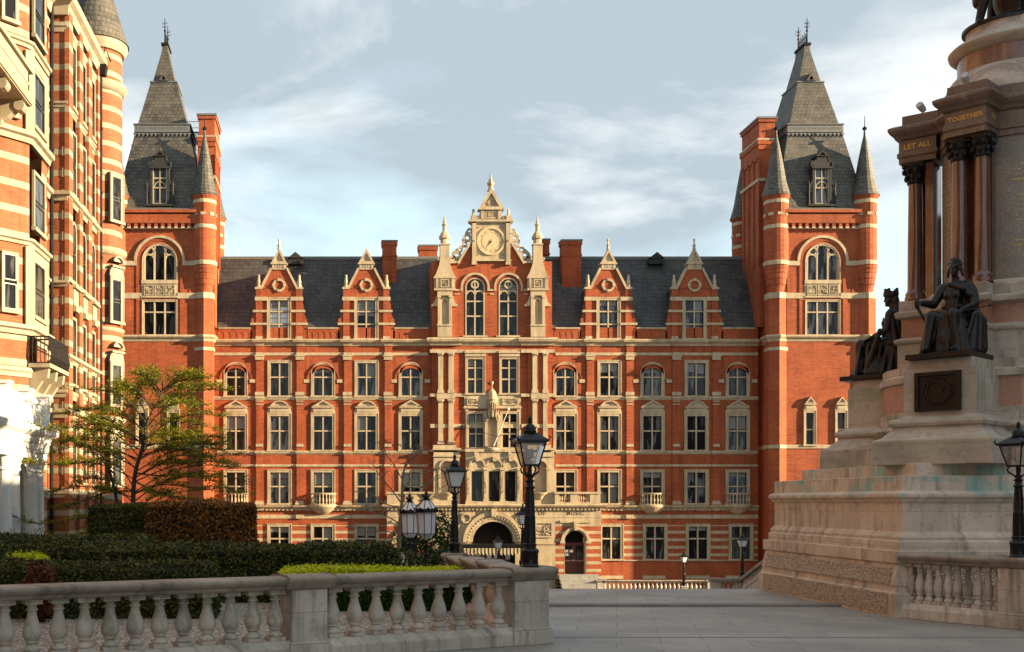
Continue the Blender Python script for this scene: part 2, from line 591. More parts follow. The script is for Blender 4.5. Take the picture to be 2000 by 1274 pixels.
def window(parent, cx, zb, w, h, Y, cols=2, trans=(), rise=0.0, sw=0.2, proj=0.06, head=None, glass=None, frame=None, mull=0.11, depth=0.2, name='window', sill=True, bars=0):
    """(cx, zb): bottom centre of the glazed opening in the wall plane Y, facing -y; trans: heights of transoms over zb"""
    key = (round(w, 3), round(h, 3), cols, tuple(round(q, 3) for q in trans), round(rise, 3), sw, proj, head, mull, depth, sill, bars)
    if key not in WCACHE:
        b = MB()
        hw = w / 2

        def outline(e):
            if rise > 0:
                top = arch_pts(-hw - e, hw + e, h - rise, rise + e)
                return [(hw + e, 0 if e == 0 else 0.0), ] + top[::-1] + [(-hw - e, 0.0)]
            return [(hw + e, 0.0), (hw + e, h + e), (-hw - e, h + e), (-hw - e, 0.0)]
        b.ring_y(outline(0), outline(sw), -proj, depth, closed=False)
        if sw > 0.12:
            b.ring_y(outline(sw * 0.72), outline(sw), -proj - 0.03, -proj + 0.002, closed=False)
        if sill:
            b.box(-hw - sw - 0.05, hw + sw + 0.05, -proj - 0.07, depth, -0.14, 0.0)
        for i in range(1, cols):
            x = -hw + w * i / cols
            ht = h - 0.01 if rise == 0 else h - 0.02 - rise * (abs(x) / hw) ** 2
            b.box(x - mull / 2, x + mull / 2, 0.02, depth - 0.003, 0.0, ht)
        for z in trans:
            b.box(-hw, hw, 0.03, depth - 0.006, z - mull / 2, z + mull / 2)
        if head == 'tri' or head == 'seg':
            z0 = h + sw
            b.box(-hw - sw * 0.5, hw + sw * 0.5, -proj - 0.02, 0.1, z0, z0 + 0.42)
            b.box(-hw - sw * 0.15, hw + sw * 0.15, -proj - 0.05, 0.0, z0 + 0.1, z0 + 0.34)
            for q in (-1, 1):
                b.prism_y([(q * (hw + sw * 0.5), z0), (q * (hw + sw * 1.15), z0), (q * (hw + sw * 0.9), z0 + 0.22), (q * (hw + sw * 0.5), z0 + 0.42)], -proj, 0.05)
            b.box(-hw - sw * 0.75, hw + sw * 0.75, -proj - 0.13, 0.1, z0 + 0.42, z0 + 0.52)
            e = hw + sw * 0.75
            if head == 'tri':
                pts = [(-e, z0 + 0.52), (e, z0 + 0.52), (0, z0 + 1.08)]
                inn = [(-e * 0.62, z0 + 0.6), (e * 0.62, z0 + 0.6), (0, z0 + 0.93)]
            else:
                e *= 0.86
                ap = arch_pts(-e, e, z0 + 0.52, 0.5)
                pts = [(x, z) for x, z in ap]
                inn = [(x * 0.78, z0 + 0.58 + (z - z0 - 0.52) * 0.7) for x, z in ap]
            b.ring_y(inn, pts, -proj - 0.15, 0.1, closed=True)
            b.prism_y(pts, -proj - 0.03, 0.09)
        p = MB()
        e = 0.04
        if rise > 0:
            p.prism_y([(hw + e, -0.02)] + arch_pts(-hw - e, hw + e, h - rise, rise + e)[::-1] + [(-hw - e, -0.02)], depth - 0.04, depth - 0.02)
        else:
            p.box(-hw - e, hw + e, depth - 0.04, depth - 0.02, -0.02, h + e)
        s_ = MB()
        tz = [0.0] + list(trans) + [h]
        for i in range(cols):
            xa, xb = -hw + w * i / cols + (mull / 2 if i else 0), -hw + w * (i + 1) / cols - (mull / 2 if i < cols - 1 else 0)
            for j in range(len(tz) - 1):
                za, zz = tz[j] + (mull / 2 if j else 0), tz[j + 1] - (mull / 2 if j < len(tz) - 2 else 0)
                if rise > 0 and j == len(tz) - 2:
                    zz -= rise * 0.55
                y0, y1 = depth - 0.075, depth - 0.043
                g = 0.045
                s_.box(xa, xa + g, y0, y1, za, zz)
                s_.box(xb - g, xb, y0, y1, za, zz)
                s_.box(xa + g, xb - g, y0 + 0.003, y1, za, za + g)
                if not (rise > 0 and j == len(tz) - 2):
                    s_.box(xa + g, xb - g, y0 + 0.003, y1, zz - g, zz)
                for q in range(bars):
                    zq = za + (zz - za) * (q + 1) / (bars + 1)
                    s_.box(xa + g, xb - g, y0 + 0.006, y1, zq - 0.014, zq + 0.014)
        ms = []
        for q, nm in ((b, 'window'), (p, 'pane'), (s_, 'sash')):
            me = bpy.data.meshes.new(nm)
            me.from_pydata(q.v, [], q.f)
            ms.append(me)
        WCACHE[key] = ms
    ms = WCACHE[key]
    fm, gm = frame or terra, glass or pane
    k2 = (key, fm.name, gm.name)
    if k2 not in WCACHE:
        tr = []
        for me, mt in zip(ms, (fm, gm, sash)):
            me = me.copy()
            me.materials.clear()
            me.materials.append(mt)
            tr.append(me)
        WCACHE[k2] = tr
    ms = WCACHE[k2]
    o = link(name, ms[0], parent, (cx, Y, zb))
    link('pane', ms[1], o, (cx, Y, zb))
    link('sash', ms[2], o, (cx, Y, zb))
    if cols == 2 and w > 0.9 and rnd.random() < 0.55:
        q = rnd.choice((0.14, 0.2, 0.3, 0.45)) * h * (0.5 if rise else 1.0)
        top = h - rise * 0.7
        bl = MB()
        for i in range(cols):
            if rnd.random() < 0.85:
                bl.box(-w / 2 + w * i / cols + 0.06, -w / 2 + w * (i + 1) / cols - 0.06, depth - 0.055, depth - 0.046, top - q * rnd.uniform(0.8, 1.1), top - 0.02)
        if bl.v:
            bl.build('blind', MATS['roller blind'], o, (cx, Y, zb))
    return o
# ------------------------------------------------------------------ the college across the lower street
YW, YT = 95.0, 92.5
STREET = -5.1


def X(p):
    return PX(p, YW)


def Z(p):
    return PZ(p, YW)


def ZT(p):
    return PZ(p, YT)


college = thing('college_building', 'long red brick college with two spired towers, buff stone trim and a central clock gable', 'college building', (X(957), YW, STREET))

LC = [460.5, 546, 631, 716, 802]
RC = [1104, 1190, 1274, 1360, 1440.5]
GL = [546, 631, 716]
GR = [1194, 1279.5, 1363, 1447]
PIL = [(500.5, 513), (579.5, 592), (672, 685), (751.5, 764), (1146, 1158), (1223.5, 1235.5), (1314, 1327), (1392, 1404)]
PP = 0.11                                            # pilaster projection
XW0, XW1 = -9.3, 35.3


def wpath(Y, x0, x1, pils, p):
    pts = [(x0, Y)]
    for a, b in pils:
        a, b = X(a), X(b)
        if a > x0 and b < x1:
            pts += [(a, Y), (a, Y - p), (b, Y - p), (b, Y)]
    return pts + [(x1, Y)]


holes, wins = [], []
GW, SW = 0.74, 0.25                                  # half width of the glazing, surround
for k, px in enumerate(LC + RC):
    c, i = X(px), k % 5
    if i % 2 == 0:
        wins.append((c, Z(773), 1.48, Z(713) - Z(773), 2, (Z(737) - Z(773),), 0.55, None))
    else:
        wins.append((c, Z(773), 1.48, Z(709.5) - Z(773), 2, (Z(737) - Z(773),), 0.0, None))
    wins.append((c, Z(879), 1.50, Z(813) - Z(879), 2, (Z(842) - Z(879),), 0.0, 'tri' if i % 2 == 0 else 'seg'))
    wins.append((c, Z(983), 1.50, Z(923) - Z(983), 2, (Z(950.5) - Z(983),), 0.0, None))
for px in GL + GR:
    wins.append((X(px), Z(1092), 1.52, Z(1029) - Z(1092), 2, (Z(1052.5) - Z(1092),), 0.0, None))
for c, zb, w, h, *_r in wins:
    rise = _r[2]
    e = 0.12
    holes.append((c - w / 2 - e, c + w / 2 + e, zb - 0.02, zb + h + e, rise))
banded = m_banded('banded brick and stone', BR1, BR2, MOR, CREAM, CREAMD, 14.7 * 0.042, 0.38, Z(1042.5))
w = MB()
DZ = (X(1098), X(1141.5), STREET - 0.3, Z(1057) + 0.9, 0.9)
DZL = (X(773), X(816.5), STREET - 0.3, Z(1057) + 0.9, 0.9)
EZ = (X(919), X(1003), STREET - 0.3, Z(1013), 0)
w.wall_y(XW0, XW1, STREET - 0.3, Z(640), YW, holes + [DZ, DZL, EZ], [Z(1026), Z(1094)], mat=lambda z: 1 if Z(1094) < z < Z(1026) else 0)
for a, b in PIL:                                     # brick pilasters
    for y0, y1 in ((993, 866), (866, 770), (770, 672)):
        w.box(X(a), X(b), YW - PP, YW + 0.02, Z(y0), Z(y1) - 0.004)
    w.box(X(a) - 0.1, X(b) + 0.1, YW - PP * 0.5, YW + 0.02, Z(990), Z(672))
for k, px in enumerate(LC + RC):                     # brick arches over the arched windows
    if k % 5 % 2 == 0:
        w.arch(X(px), Z(744), 1.04, 1.28, YW - 0.06, YW + 0.01, 0, 16)
        w.arch(X(px), Z(744), 1.28, 1.36, YW - 0.1, YW + 0.01, 0, 16)
w.box(XW0, XW1, 108.5, 109, STREET - 0.3, Z(640))
w.build('wall', [brick, banded], college)

# stone courses, capitals, bases
t = MB()
pav = [(836, 1085)]


def courses(mb, x0, x1, pils):
    P = wpath(YW, x0, x1, pils, PP)

    def c(y0, y1, o, extra=()):
        mb.course(P, [(-0.03, Z(y1)), (o, Z(y1)), *extra, (o, Z(y0)), (-0.03, Z(y0))])
    mb.course(P, [(-0.03, Z(676)), (0.06, Z(676)), (0.10, Z(672)), (0.30, Z(669)), (0.36, Z(665)), (0.30, Z(663.5)), (-0.03, Z(663))])
    c(694.5, 689, 0.05, ((0.05, Z(694)), ))
    c(779, 774.5, 0.09)
    c(781.5, 779.3, 0.04)
    c(885, 880.5, 0.10)
    c(887.5, 885.3, 0.04)
    c(911.5, 907.3, 0.06)
    mb.course(P, [(-0.03, Z(997)), (0.05, Z(997)), (0.09, Z(993)), (0.26, Z(990.5)), (0.3, Z(987.5)), (-0.03, Z(986.8))])
    n = int((x1 - x0) / 0.34)
    for i in range(n):
        xa = x0 + (i + 0.25) * (x1 - x0) / n
        mb.box(xa, xa + 0.16, YW - 0.17, YW, Z(997.5), Z(995))
    c(1013, 1005.5, 0.05)
    mb.box(x0, x1, YW - 0.07, YW, Z(1096), Z(1093.5))


courses(t, XW0, X(836), PIL)
courses(t, X(1085), XW1, PIL)
for a, b in PIL:
    xa, xb = X(a), X(b)
    for y0, y1, o, e in ((703.5, 695, 0.10, 0.08), (697, 694.6, 0.14, 0.14), (773, 766, 0.08, 0.1), (785, 783, 0.05, 0.03), (791, 789, 0.05, 0.03), (873, 867.5, 0.07, 0.02),
                         (986, 982.5, 0.12, 0.12), (982.4, 978.5, 0.07, 0.06)):
        t.box(xa - e, xb + e, YW - PP - o, YW, Z(y0), Z(y1))
for k, px in enumerate(LC + RC):
    if k % 5 % 2 == 0:
        for q in (-1, 1):
            c = X(px) + q * 1.36
            t.box(c - 0.22, c + 0.22, YW - 0.13, YW, Z(748), Z(741.5))
for px in (1194, 1277, 1363, 1440):
    t.box(X(px) - 0.95, X(px) + 0.95, YW - 0.08, YW, Z(1131), Z(1124.5))
t.build('stone_trim', terra, college)

# parapet with blind arcade
PSEG = ((427, 490), (601, 661), (770, 836), (1085, 1133), (1243, 1301), (1411, 1474))
for x0, x1 in PSEG:
    p = MB()
    xa, xb = X(x0), X(x1)
    p.box(xa, xb, YW + 0.06, YW + 0.3, Z(664), Z(641))
    p.box(xa, xb, YW - 0.04, YW + 0.06, Z(646.5), Z(642.5))
    p.box(xa, xb, YW - 0.03, YW + 0.06, Z(664), Z(661.5))
    n = int((xb - xa) / 0.47)
    st = (xb - xa) / n
    for i in range(n + 1):
        p.box(xa + i * st - 0.09, xa + i * st + 0.09, YW - 0.02, YW + 0.06, Z(661.5), Z(646.5))
    for i in range(n):
        c = xa + (i + 0.5) * st
        q = st / 2 - 0.09
        p.prism_y([(c - q, Z(646.5)), (c - q, Z(653)), (c - q * 0.7, Z(650)), (c, Z(648.6)), (c + q * 0.7, Z(650)), (c + q, Z(653)), (c + q, Z(646.5))], YW - 0.02, YW + 0.06)
    pa = p.build('parapet', brick_trim, college)
    p = MB()
    p.box(X(x0), X(x1), YW - 0.09, YW + 0.34, Z(642.5), Z(640))
    p.build('coping', terra, pa)

# main roof: steep slate with a bell-cast foot, lead ridge
r = MB()
prof = [(95.25, 16.25), (95.75, 17.2), (96.5, 19.05), (97.3, 20.6), (97.95, 21.7), (98.35, 22.62)]
back = [(98.75, 22.62), (103.5, 19.5), (109, 16.3)]
r.prism_x(prof + back, XW0 - 0.3, XW1 + 0.35)
r.build('roof', slate, college)
r = MB()
r.box(XW0, XW1, 98.3, 98.8, 22.6, 22.78)
r.tube([(XW0, 98.55, 22.82), (XW1, 98.55, 22.82)], 0.09, 6)
r.box(X(425), X(1476), 95.12, 95.32, 16.22, 16.36)
r.build('ridge_capping', lead, college)

for i, (c, zb, wd, h, cols, tr, rise, head) in enumerate(wins):
    right = c > X(1085)
    gl = pane_blind if (right and rnd.random() < 0.55) or rnd.random() < 0.12 else pane
    window(college, c, zb, wd, h, YW, cols, tr, rise, SW, 0.06, head, gl, bars=0)


# dormers: brick gable > window, roof behind
def dormer(px, finial):
    c = X(px)

    def xx(d):
        return c + d * 0.042
    root = MB()
    wd = (xx(-17.5), xx(17.5), Z(661) - 0.02, Z(584), 0)
    out = [(-56, 664), (-56, 640), (-52, 634), (-52, 620), (-48, 609), (-46.5, 600), (-45, 586), (-45, 566)]
    ytop = 564
    hh = [wd]
    # stepped body with the window opening left open
    for (y0, y1, e) in ((664, 634, 56), (634, 609, 52), (609, 586, 48), (586, 564, 45)):
        zz0, zz1 = Z(y0), Z(y1)
        for q in (-1, 1):
            xa, xb = xx(-17.5), xx(-e)
            if q > 0:
                xa, xb = xx(17.5), xx(e)
            if y0 == 586:
                continue
            pts = [(xa, zz0), (xb, zz0), (xb, zz0 + (zz1 - zz0) * 0.55), (xx(q * (e - 4)), zz1), (xa, zz1)]
            root.prism_y(pts if q > 0 else pts[::-1], YW - 0.02, YW + 0.3)
    root.prism_y([(xx(-45), Z(586)), (xx(45), Z(586)), (xx(45), Z(564)), (xx(-45), Z(564))], YW - 0.02, YW + 0.3)
    root.prism_y([(xx(-34), Z(565)), (xx(34), Z(565)), (xx(15.5), Z(527)), (xx(-15.5), Z(527))], YW - 0.02, YW + 0.3)
    root.box(xx(-10), xx(10), YW + 0.0, YW + 0.3, Z(527), Z(512))
    for q in (-1, 1):                                # pilasters beside the window
        xa, xb = sorted((xx(q * 33), xx(q * 45)))
        root.box(xa, xb, YW - 0.12, YW, Z(664), Z(564))
        for s_ in range(8):                          # scroll at the foot of the step
            pass
        root.disc_y(xx(q * 50), Z(626), 0.2, YW - 0.08, YW + 0.1)
    # cheeks and gabled roof going back into the main slope
    d = root.build('dormer', brick, college)
    s = MB()
    for y0, y1, e in ((588, 580.5, 47), (610.5, 606, 51), (635.5, 631, 56)):
        for q in (-1, 1):
            xa, xb = sorted((xx(q * 23), xx(q * e)))
            s.box(xa, xb, YW - 0.16, YW + 0.1, Z(y0), Z(y1))
    for q in (-1, 1):
        xa, xb = sorted((xx(q * 32.5), xx(q * 45.5)))
        s.box(xa, xb, YW - 0.2, YW + 0.02, Z(664), Z(657.5))
        s.box(*sorted((xx(q * 33), xx(q * 47))), YW - 0.17, YW + 0.2, Z(565.5), Z(561.5))
        pts = [(xx(q * 34), Z(566)), (xx(q * 37.5), Z(563)), (xx(q * 17), Z(523)), (xx(q * 14), Z(526))]
        s.prism_y(pts if q > 0 else pts[::-1], YW - 0.14, YW + 0.42)
        cx = xx(q * 39.5)
        s.lathe(cx, YW + 0.02, [(0.2, Z(561.5)), (0.2, Z(558)), (0.13, Z(556)), (0.17, Z(552)), (0.12, Z(546)), (0.09, Z(541)), (0.13, Z(539)), (0.0, Z(536))], 8)
    s.box(xx(-15.5), xx(15.5), YW - 0.1, YW + 0.4, Z(527), Z(524.5))
    s.box(xx(-11), xx(11), YW - 0.1, YW + 0.35, Z(524.5), Z(517))
    for q in (-1, 1):
        s.box(*sorted((xx(q * 9), xx(q * 13.5))), YW - 0.14, YW + 0.35, Z(524.5), Z(517.5))
    for a in range(3):
        s.box(xx(-7 + a * 5), xx(-4 + a * 5), YW - 0.13, YW, Z(523), Z(518.5))
    s.box(xx(-16.5), xx(16.5), YW - 0.2, YW + 0.5, Z(517), Z(514.5))
    tri = [(xx(-15.5), Z(514.5)), (xx(15.5), Z(514.5)), (xx(0), Z(486))]
    s.ring_y([(xx(-9.5), Z(511.5)), (xx(9.5), Z(511.5)), (xx(0), Z(494))], tri, YW - 0.18, YW + 0.4)
    s.prism_y(tri, YW - 0.08, YW + 0.38)
    if finial:
        s.lathe(c, YW + 0.05, [(0.15, Z(488)), (0.1, Z(482)), (0.16, Z(479.5)), (0.07, Z(477)), (0.06, Z(471)), (0.11, Z(468.5)), (0.0, Z(465.5))], 8)
    s.circle_ring(c, Z(557.5), 0.37, 0.53, YW - 0.1, YW + 0.02)
    for a in range(4):
        an = a * math.pi / 2
        s.box(c + 0.45 * math.cos(an) - 0.11, c + 0.45 * math.cos(an) + 0.11, YW - 0.14, YW, Z(557.5) + 0.45 * math.sin(an) - 0.11, Z(557.5) + 0.45 * math.sin(an) + 0.11)
    s.build('stone_trim', terra, d)
    b = MB()
    zr, ze = Z(515), Z(566)
    for q in (-1, 1):
        b.add([(xx(q * 44), YW + 0.28, ze - 0.1), (xx(0), YW + 0.28, zr), (xx(0), 98.3, zr), (xx(q * 44), 97.6, ze - 0.1)], [(0, 1, 2, 3)])
        b.add([(xx(q * 44), YW + 0.28, Z(650)), (xx(q * 44), YW + 0.28, ze), (xx(q * 44), 97.6, ze), (xx(q * 44), 95.6, Z(650))], [(0, 1, 2, 3)])
    b.build('dormer_roof', slate, d)
    o = window(d, c, Z(661), 35 * 0.042, Z(587) - Z(661), YW - 0.02, 2, (Z(633.6) - Z(661), Z(608.7) - Z(661)), 0, 0.26, 0.07, None, pane_sky if px == 545 else (pane_blind if px > 1000 else pane), bars=1)
    return d


def m_bright_pane():
    def fn(t_, b):
        b.inputs['Base Color'].default_value = (0.55, 0.60, 0.62, 1)  # pale colour stands in for bright sky seen in the pane
        b.inputs['Roughness'].default_value = 0.25
    return material('window glass with painted sky', fn)


pane_sky = m_bright_pane()
for px, fin in ((545, True), (715.5, False), (1188, True), (1356, True)):
    dormer(px, fin)

# chimneys on the roof, small roof vents
for x0, x1, top, zb, yb in ((747.5, 774.5, 470, 20.3, 97.2), (819, 854, 479, 21.5, 98.6), (1098, 1135.5, 468.5, 20.0, 97.0), (1059, 1073, 467, 20.0, 98.9)):
    xa, xb = PX(x0, yb), PX(x1, yb)
    zt = PZ(top, yb)
    b = MB()
    b.box(xa, xb, yb, yb + 1.1, zb, zt - 0.1)
    b.box(xa - 0.06, xb + 0.06, yb - 0.06, yb + 1.16, zt - 1.35, zt - 1.2)
    b.box(xa - 0.07, xb + 0.07, yb - 0.07, yb + 1.17, zt - 0.42, zt - 0.1)
    ch = b.build('chimney', brick, college)
    b = MB()
    b.box(xa - 0.1, xb + 0.1, yb - 0.1, yb + 1.2, zt - 0.1, zt + 0.03)
    b.build('chimney_cap', lead, ch)
for px in (577, 1281):
    y = 98.0
    c, z = PX(px, y), PZ(517, y)
    b = MB()
    b.box(c - 0.42, c + 0.42, y - 0.3, y + 0.8, z, z + 0.55)
    b.prism_y([(c - 0.62, z + 0.5), (c + 0.62, z + 0.5), (c, z + 1.0)], y - 0.4, y + 0.8)
    for q in (-1, 1):
        b.disc_y(c + q * 0.5, z + 0.17, 0.2, y - 0.36, y + 0.1, n=10)
    b.build('roof_vent', m_plain('dark lead', (0.030, 0.028, 0.026), 0.7, spec=0.2) if 'dark lead' not in MATS else MATS['dark lead'], college)


def ornament(b, x0, x1, z0, z1, Y, seed, depth=0.06, n=None):
    """foliage carving: rings, leaves and stems standing out of a sunk panel"""
    q = random.Random(seed)
    wd, h = x1 - x0, z1 - z0
    u = min(wd, h)
    n = n or int(5 + 7 * wd / h)
    for i in range(n):
        cx, cz = x0 + wd * q.uniform(0.1, 0.9), z0 + h * q.uniform(0.15, 0.85)
        if q.random() < 0.5:
            r1 = u * q.uniform(0.1, 0.22)
            b.circle_ring(cx, cz, r1 * 0.5, r1, Y - depth * q.uniform(0.6, 1.2), Y, n=8)
        else:
            a, L = q.uniform(0, math.pi), u * q.uniform(0.25, 0.5)
            dx, dz = math.cos(a) * L / 2, math.sin(a) * L / 2
            k = u * 0.05
            b.prism_y([(cx - dx, cz - dz), (cx + k * math.sin(a), cz - k * math.cos(a)), (cx + dx, cz + dz), (cx - k * math.sin(a), cz + k * math.cos(a))], Y - depth * q.uniform(0.6, 1.2), Y)


def panel(b, x0, x1, z0, z1, Y, seed, fr=0.08, depth=0.06):
    b.ring_y([(x0 + fr, z0 + fr), (x1 - fr, z0 + fr), (x1 - fr, z1 - fr), (x0 + fr, z1 - fr)], [(x0, z0), (x1, z0), (x1, z1), (x0, z1)], Y - depth, Y)
    ornament(b, x0 + fr, x1 - fr, z0 + fr, z1 - fr, Y, seed, depth)


# bowed balconies under third-row windows
def balcony(px):
    c = X(px)
    b = MB()
    z0, z1 = Z(986), Z(1005)
    pr = [(0.1, Z(1006)), (0.35, Z(1004)), (0.62, Z(1000)), (0.85, Z(995)), (1.0, Z(991.5)), (1.06, Z(989.5)), (1.06, Z(986.5)), (0.98, Z(985.6)), (0.2, Z(985.6))]
    b.lathe(c, YW, [(r_ * 1.08, z) for r_, z in pr], 18, 0, math.pi, 2 * math.pi, sy=0.62)
    top = [(0.88, Z(966)), (1.0, Z(966)), (1.04, Z(964.8)), (1.04, Z(963.2)), (0.88, Z(963))]
    b.lathe(c, YW, [(r_ * 1.03, z) for r_, z in top], 18, 0, math.pi, 2 * math.pi, sy=0.62)
    n = 11
    for i in range(n):
        a = math.pi + math.pi * (i + 0.5) / n
        x, y = c + 0.97 * math.cos(a), YW + 0.60 * math.sin(a)
        b.lathe(x, y, [(0.06, Z(985.6)), (0.035, Z(983)), (0.075, Z(978)), (0.03, Z(971)), (0.06, Z(966))], 6)
    b.build('balcony', terra, college)


for px in (460.5, 631, 1274, 1440.5):
    balcony(px)

# ------------------------------------------------------------------ central pavilion and porch
YP = YW - 0.22
pv = MB()
pwins = []
for px in (927.5, 993.5):
    pwins.append((X(px), Z(768.7), 28.6 * 0.042, Z(702.6) - Z(768.7), (Z(741.5) - Z(768.7), Z(719.6) - Z(768.7))))
for px in (928.7, 994.5):
    pwins.append((X(px), Z(874.5), 27.6 * 0.042, Z(809) - Z(874.5), (Z(848) - Z(874.5), Z(826.6) - Z(874.5))))
awins = [(X(927), Z(656.5), 1.38, Z(546) - Z(656.5)), (X(992), Z(656.5), 1.38, Z(546) - Z(656.5))]
ph = [(c - wd / 2 - 0.1, c + wd / 2 + 0.1, zb, zb + h + 0.1, 0) for c, zb, wd, h, _ in pwins]
ph += [(c - wd / 2 - 0.08, c + wd / 2 + 0.08, zb, zb + h + 0.08, wd / 2 + 0.08) for c, zb, wd, h in awins]
pv.wall_y(X(843), X(1077), Z(988), Z(512), YP, ph)
for xx_ in (843, 1077):
    pv.add([(X(xx_), YP, Z(988)), (X(xx_), YW, Z(988)), (X(xx_), YW, Z(640)), (X(xx_), YP, Z(640))], [(0, 1, 2, 3)])
    pv.add([(X(xx_), YP, Z(640)), (X(xx_), YP + 3.0, Z(640)), (X(xx_), YP + 3.0, Z(512)), (X(xx_), YP, Z(512))], [(0, 1, 2, 3)])
for q in (-1, 1):
    cc = X(958)
    pts = [(cc + q * 1.5, Z(512)), (cc + q * 2.75, Z(512)), (cc + q * 1.5, Z(466))]
    pv.prism_y(pts if q > 0 else pts[::-1], YP - 0.02, YP + 0.6)
    a, b_ = sorted((X(958 + q * 103), X(958 + q * 115)))
    pv.box(a, b_, YP - 0.12, YP, Z(660), Z(602))
for c0, c1 in ((847, 895), (1030, 1073)):
    pv.box(X(c0), X(c1), YP - 0.1, YP + 0.001, Z(870), Z(690))
for c, zb, wd, h in awins:
    zc = zb + h - wd / 2
    pv.arch(c, zc, 0.93, 1.12, YP - 0.05, YP + 0.01, 0, 16)
pv.build('pavilion_wall', brick, college)
pr_ = MB()                                           # pavilion roof behind the gable
zt_, ze_ = Z(470), Z(600)
for q in (-1, 1):
    pr_.add([(X(958) + q * 4.6, YP + 0.4, ze_), (X(958) + q * 0.2, YP + 0.4, zt_), (X(958) + q * 0.2, 100.5, zt_), (X(958) + q * 4.6, 100.5, ze_)], [(0, 1, 2, 3)])
pr_.build('pavilion_roof', slate, college)

g = MB()                                             # stone dressings of the pavilion
PVP = [(843, 898), (1018, 1077)]
pp = [(X(836), YW), (X(843) - 0.1, YW), (X(843) - 0.1, YP - 0.14), (X(898), YP - 0.14), (X(898), YP), (X(1018), YP), (X(1018), YP - 0.14), (X(1077) + 0.1, YP - 0.14), (X(1077) + 0.1, YW), (X(1085), YW)]
g.course(pp, [(-0.03, Z(676)), (0.06, Z(676)), (0.10, Z(672)), (0.30, Z(669)), (0.36, Z(664.5)), (0.30, Z(661.5)), (-0.03, Z(660.5))])
for y0, y1, o in ((690.5, 684, 0.07), (776, 769.8, 0.08), (836.5, 829, 0.03), (883, 878.5, 0.08)):
    g.course(pp[1:-1], [(-0.03, Z(y1)), (o, Z(y1)), (o, Z(y0)), (-0.03, Z(y0))])
for y0, y1, o in ((569.8, 566.5, 0.1), (577, 574.8, 0.06)):
    for a, b_ in ((888, 897.5), (956, 964), (1022, 1031)):
        g.box(X(a), X(b_), YP - o, YP, Z(y0), Z(y1))
for c, zb, wd, h in awins:
    zc = zb + h - wd / 2
    g.arch(c, zc, 1.02, 1.18, YP - 0.13, YP + 0.01, 0, 18)
    g.box(c - 1.0, c + 1.0, YP - 0.16, YP, zb - 0.14, zb)
    for q in (-1, 1):
        g.box(c + q * 1.1 - 0.09, c + q * 1.1 + 0.09, YP - 0.12, YP, Z(569.8), zc)
# lower stone bay: window heads, carved panels
for px in (927.5, 993.5):
    g.box(X(px - 20), X(px + 20), YP - 0.13, YP, Z(699.5), Z(686))
    g.box(X(px - 21), X(px + 21), YP - 0.2, YP, Z(691), Z(688))
g.box(X(906), X(1016), YP - 0.1, YP - 0.001, Z(800), Z(776))
g.box(X(904.5), X(1017.5), YP - 0.17, YP, Z(798.5), Z(795.5))
for a, b_, sd in ((911, 931, 1), (980, 1011, 2)):
    panel(g, X(a), X(b_), Z(792), Z(778.5), YP - 0.1, sd)
g.box(X(907.5), X(914), YP - 0.09, YP, Z(878), Z(800))
g.box(X(1008.5), X(1016), YP - 0.09, YP, Z(878), Z(800))
# paired pilasters in two storeys
for a, b_ in ((855, 864.5), (875, 885), (1038.3, 1047.5), (1059, 1067.5)):
    xa, xb = X(a), X(b_)
    for y0, y1 in ((769, 696), (868, 787)):
        g.box(xa, xb, YP - 0.24, YP, Z(y0), Z(y1))
        g.box(xa - 0.07, xb + 0.07, YP - 0.30, YP, Z(y0), Z(y0 - 6))
        g.prism_y([(xa, Z(y1)), (xb, Z(y1)), (xb + 0.12, Z(y1 - 6)), (xa - 0.12, Z(y1 - 6))], YP - 0.32, YP)
        for q in range(3):
            g.ball((xa + (xb - xa) * (q + 0.5) / 3, YP - 0.33, Z(y1 - 3)), 0.07, 6)
for a, b_ in ((852, 888), (1035.5, 1071)):
    g.box(X(a), X(b_), YP - 0.26, YP, Z(780), Z(769))
    g.box(X(a) - 0.3, X(b_) + 0.1, YP - 0.3, YP, Z(884), Z(870))
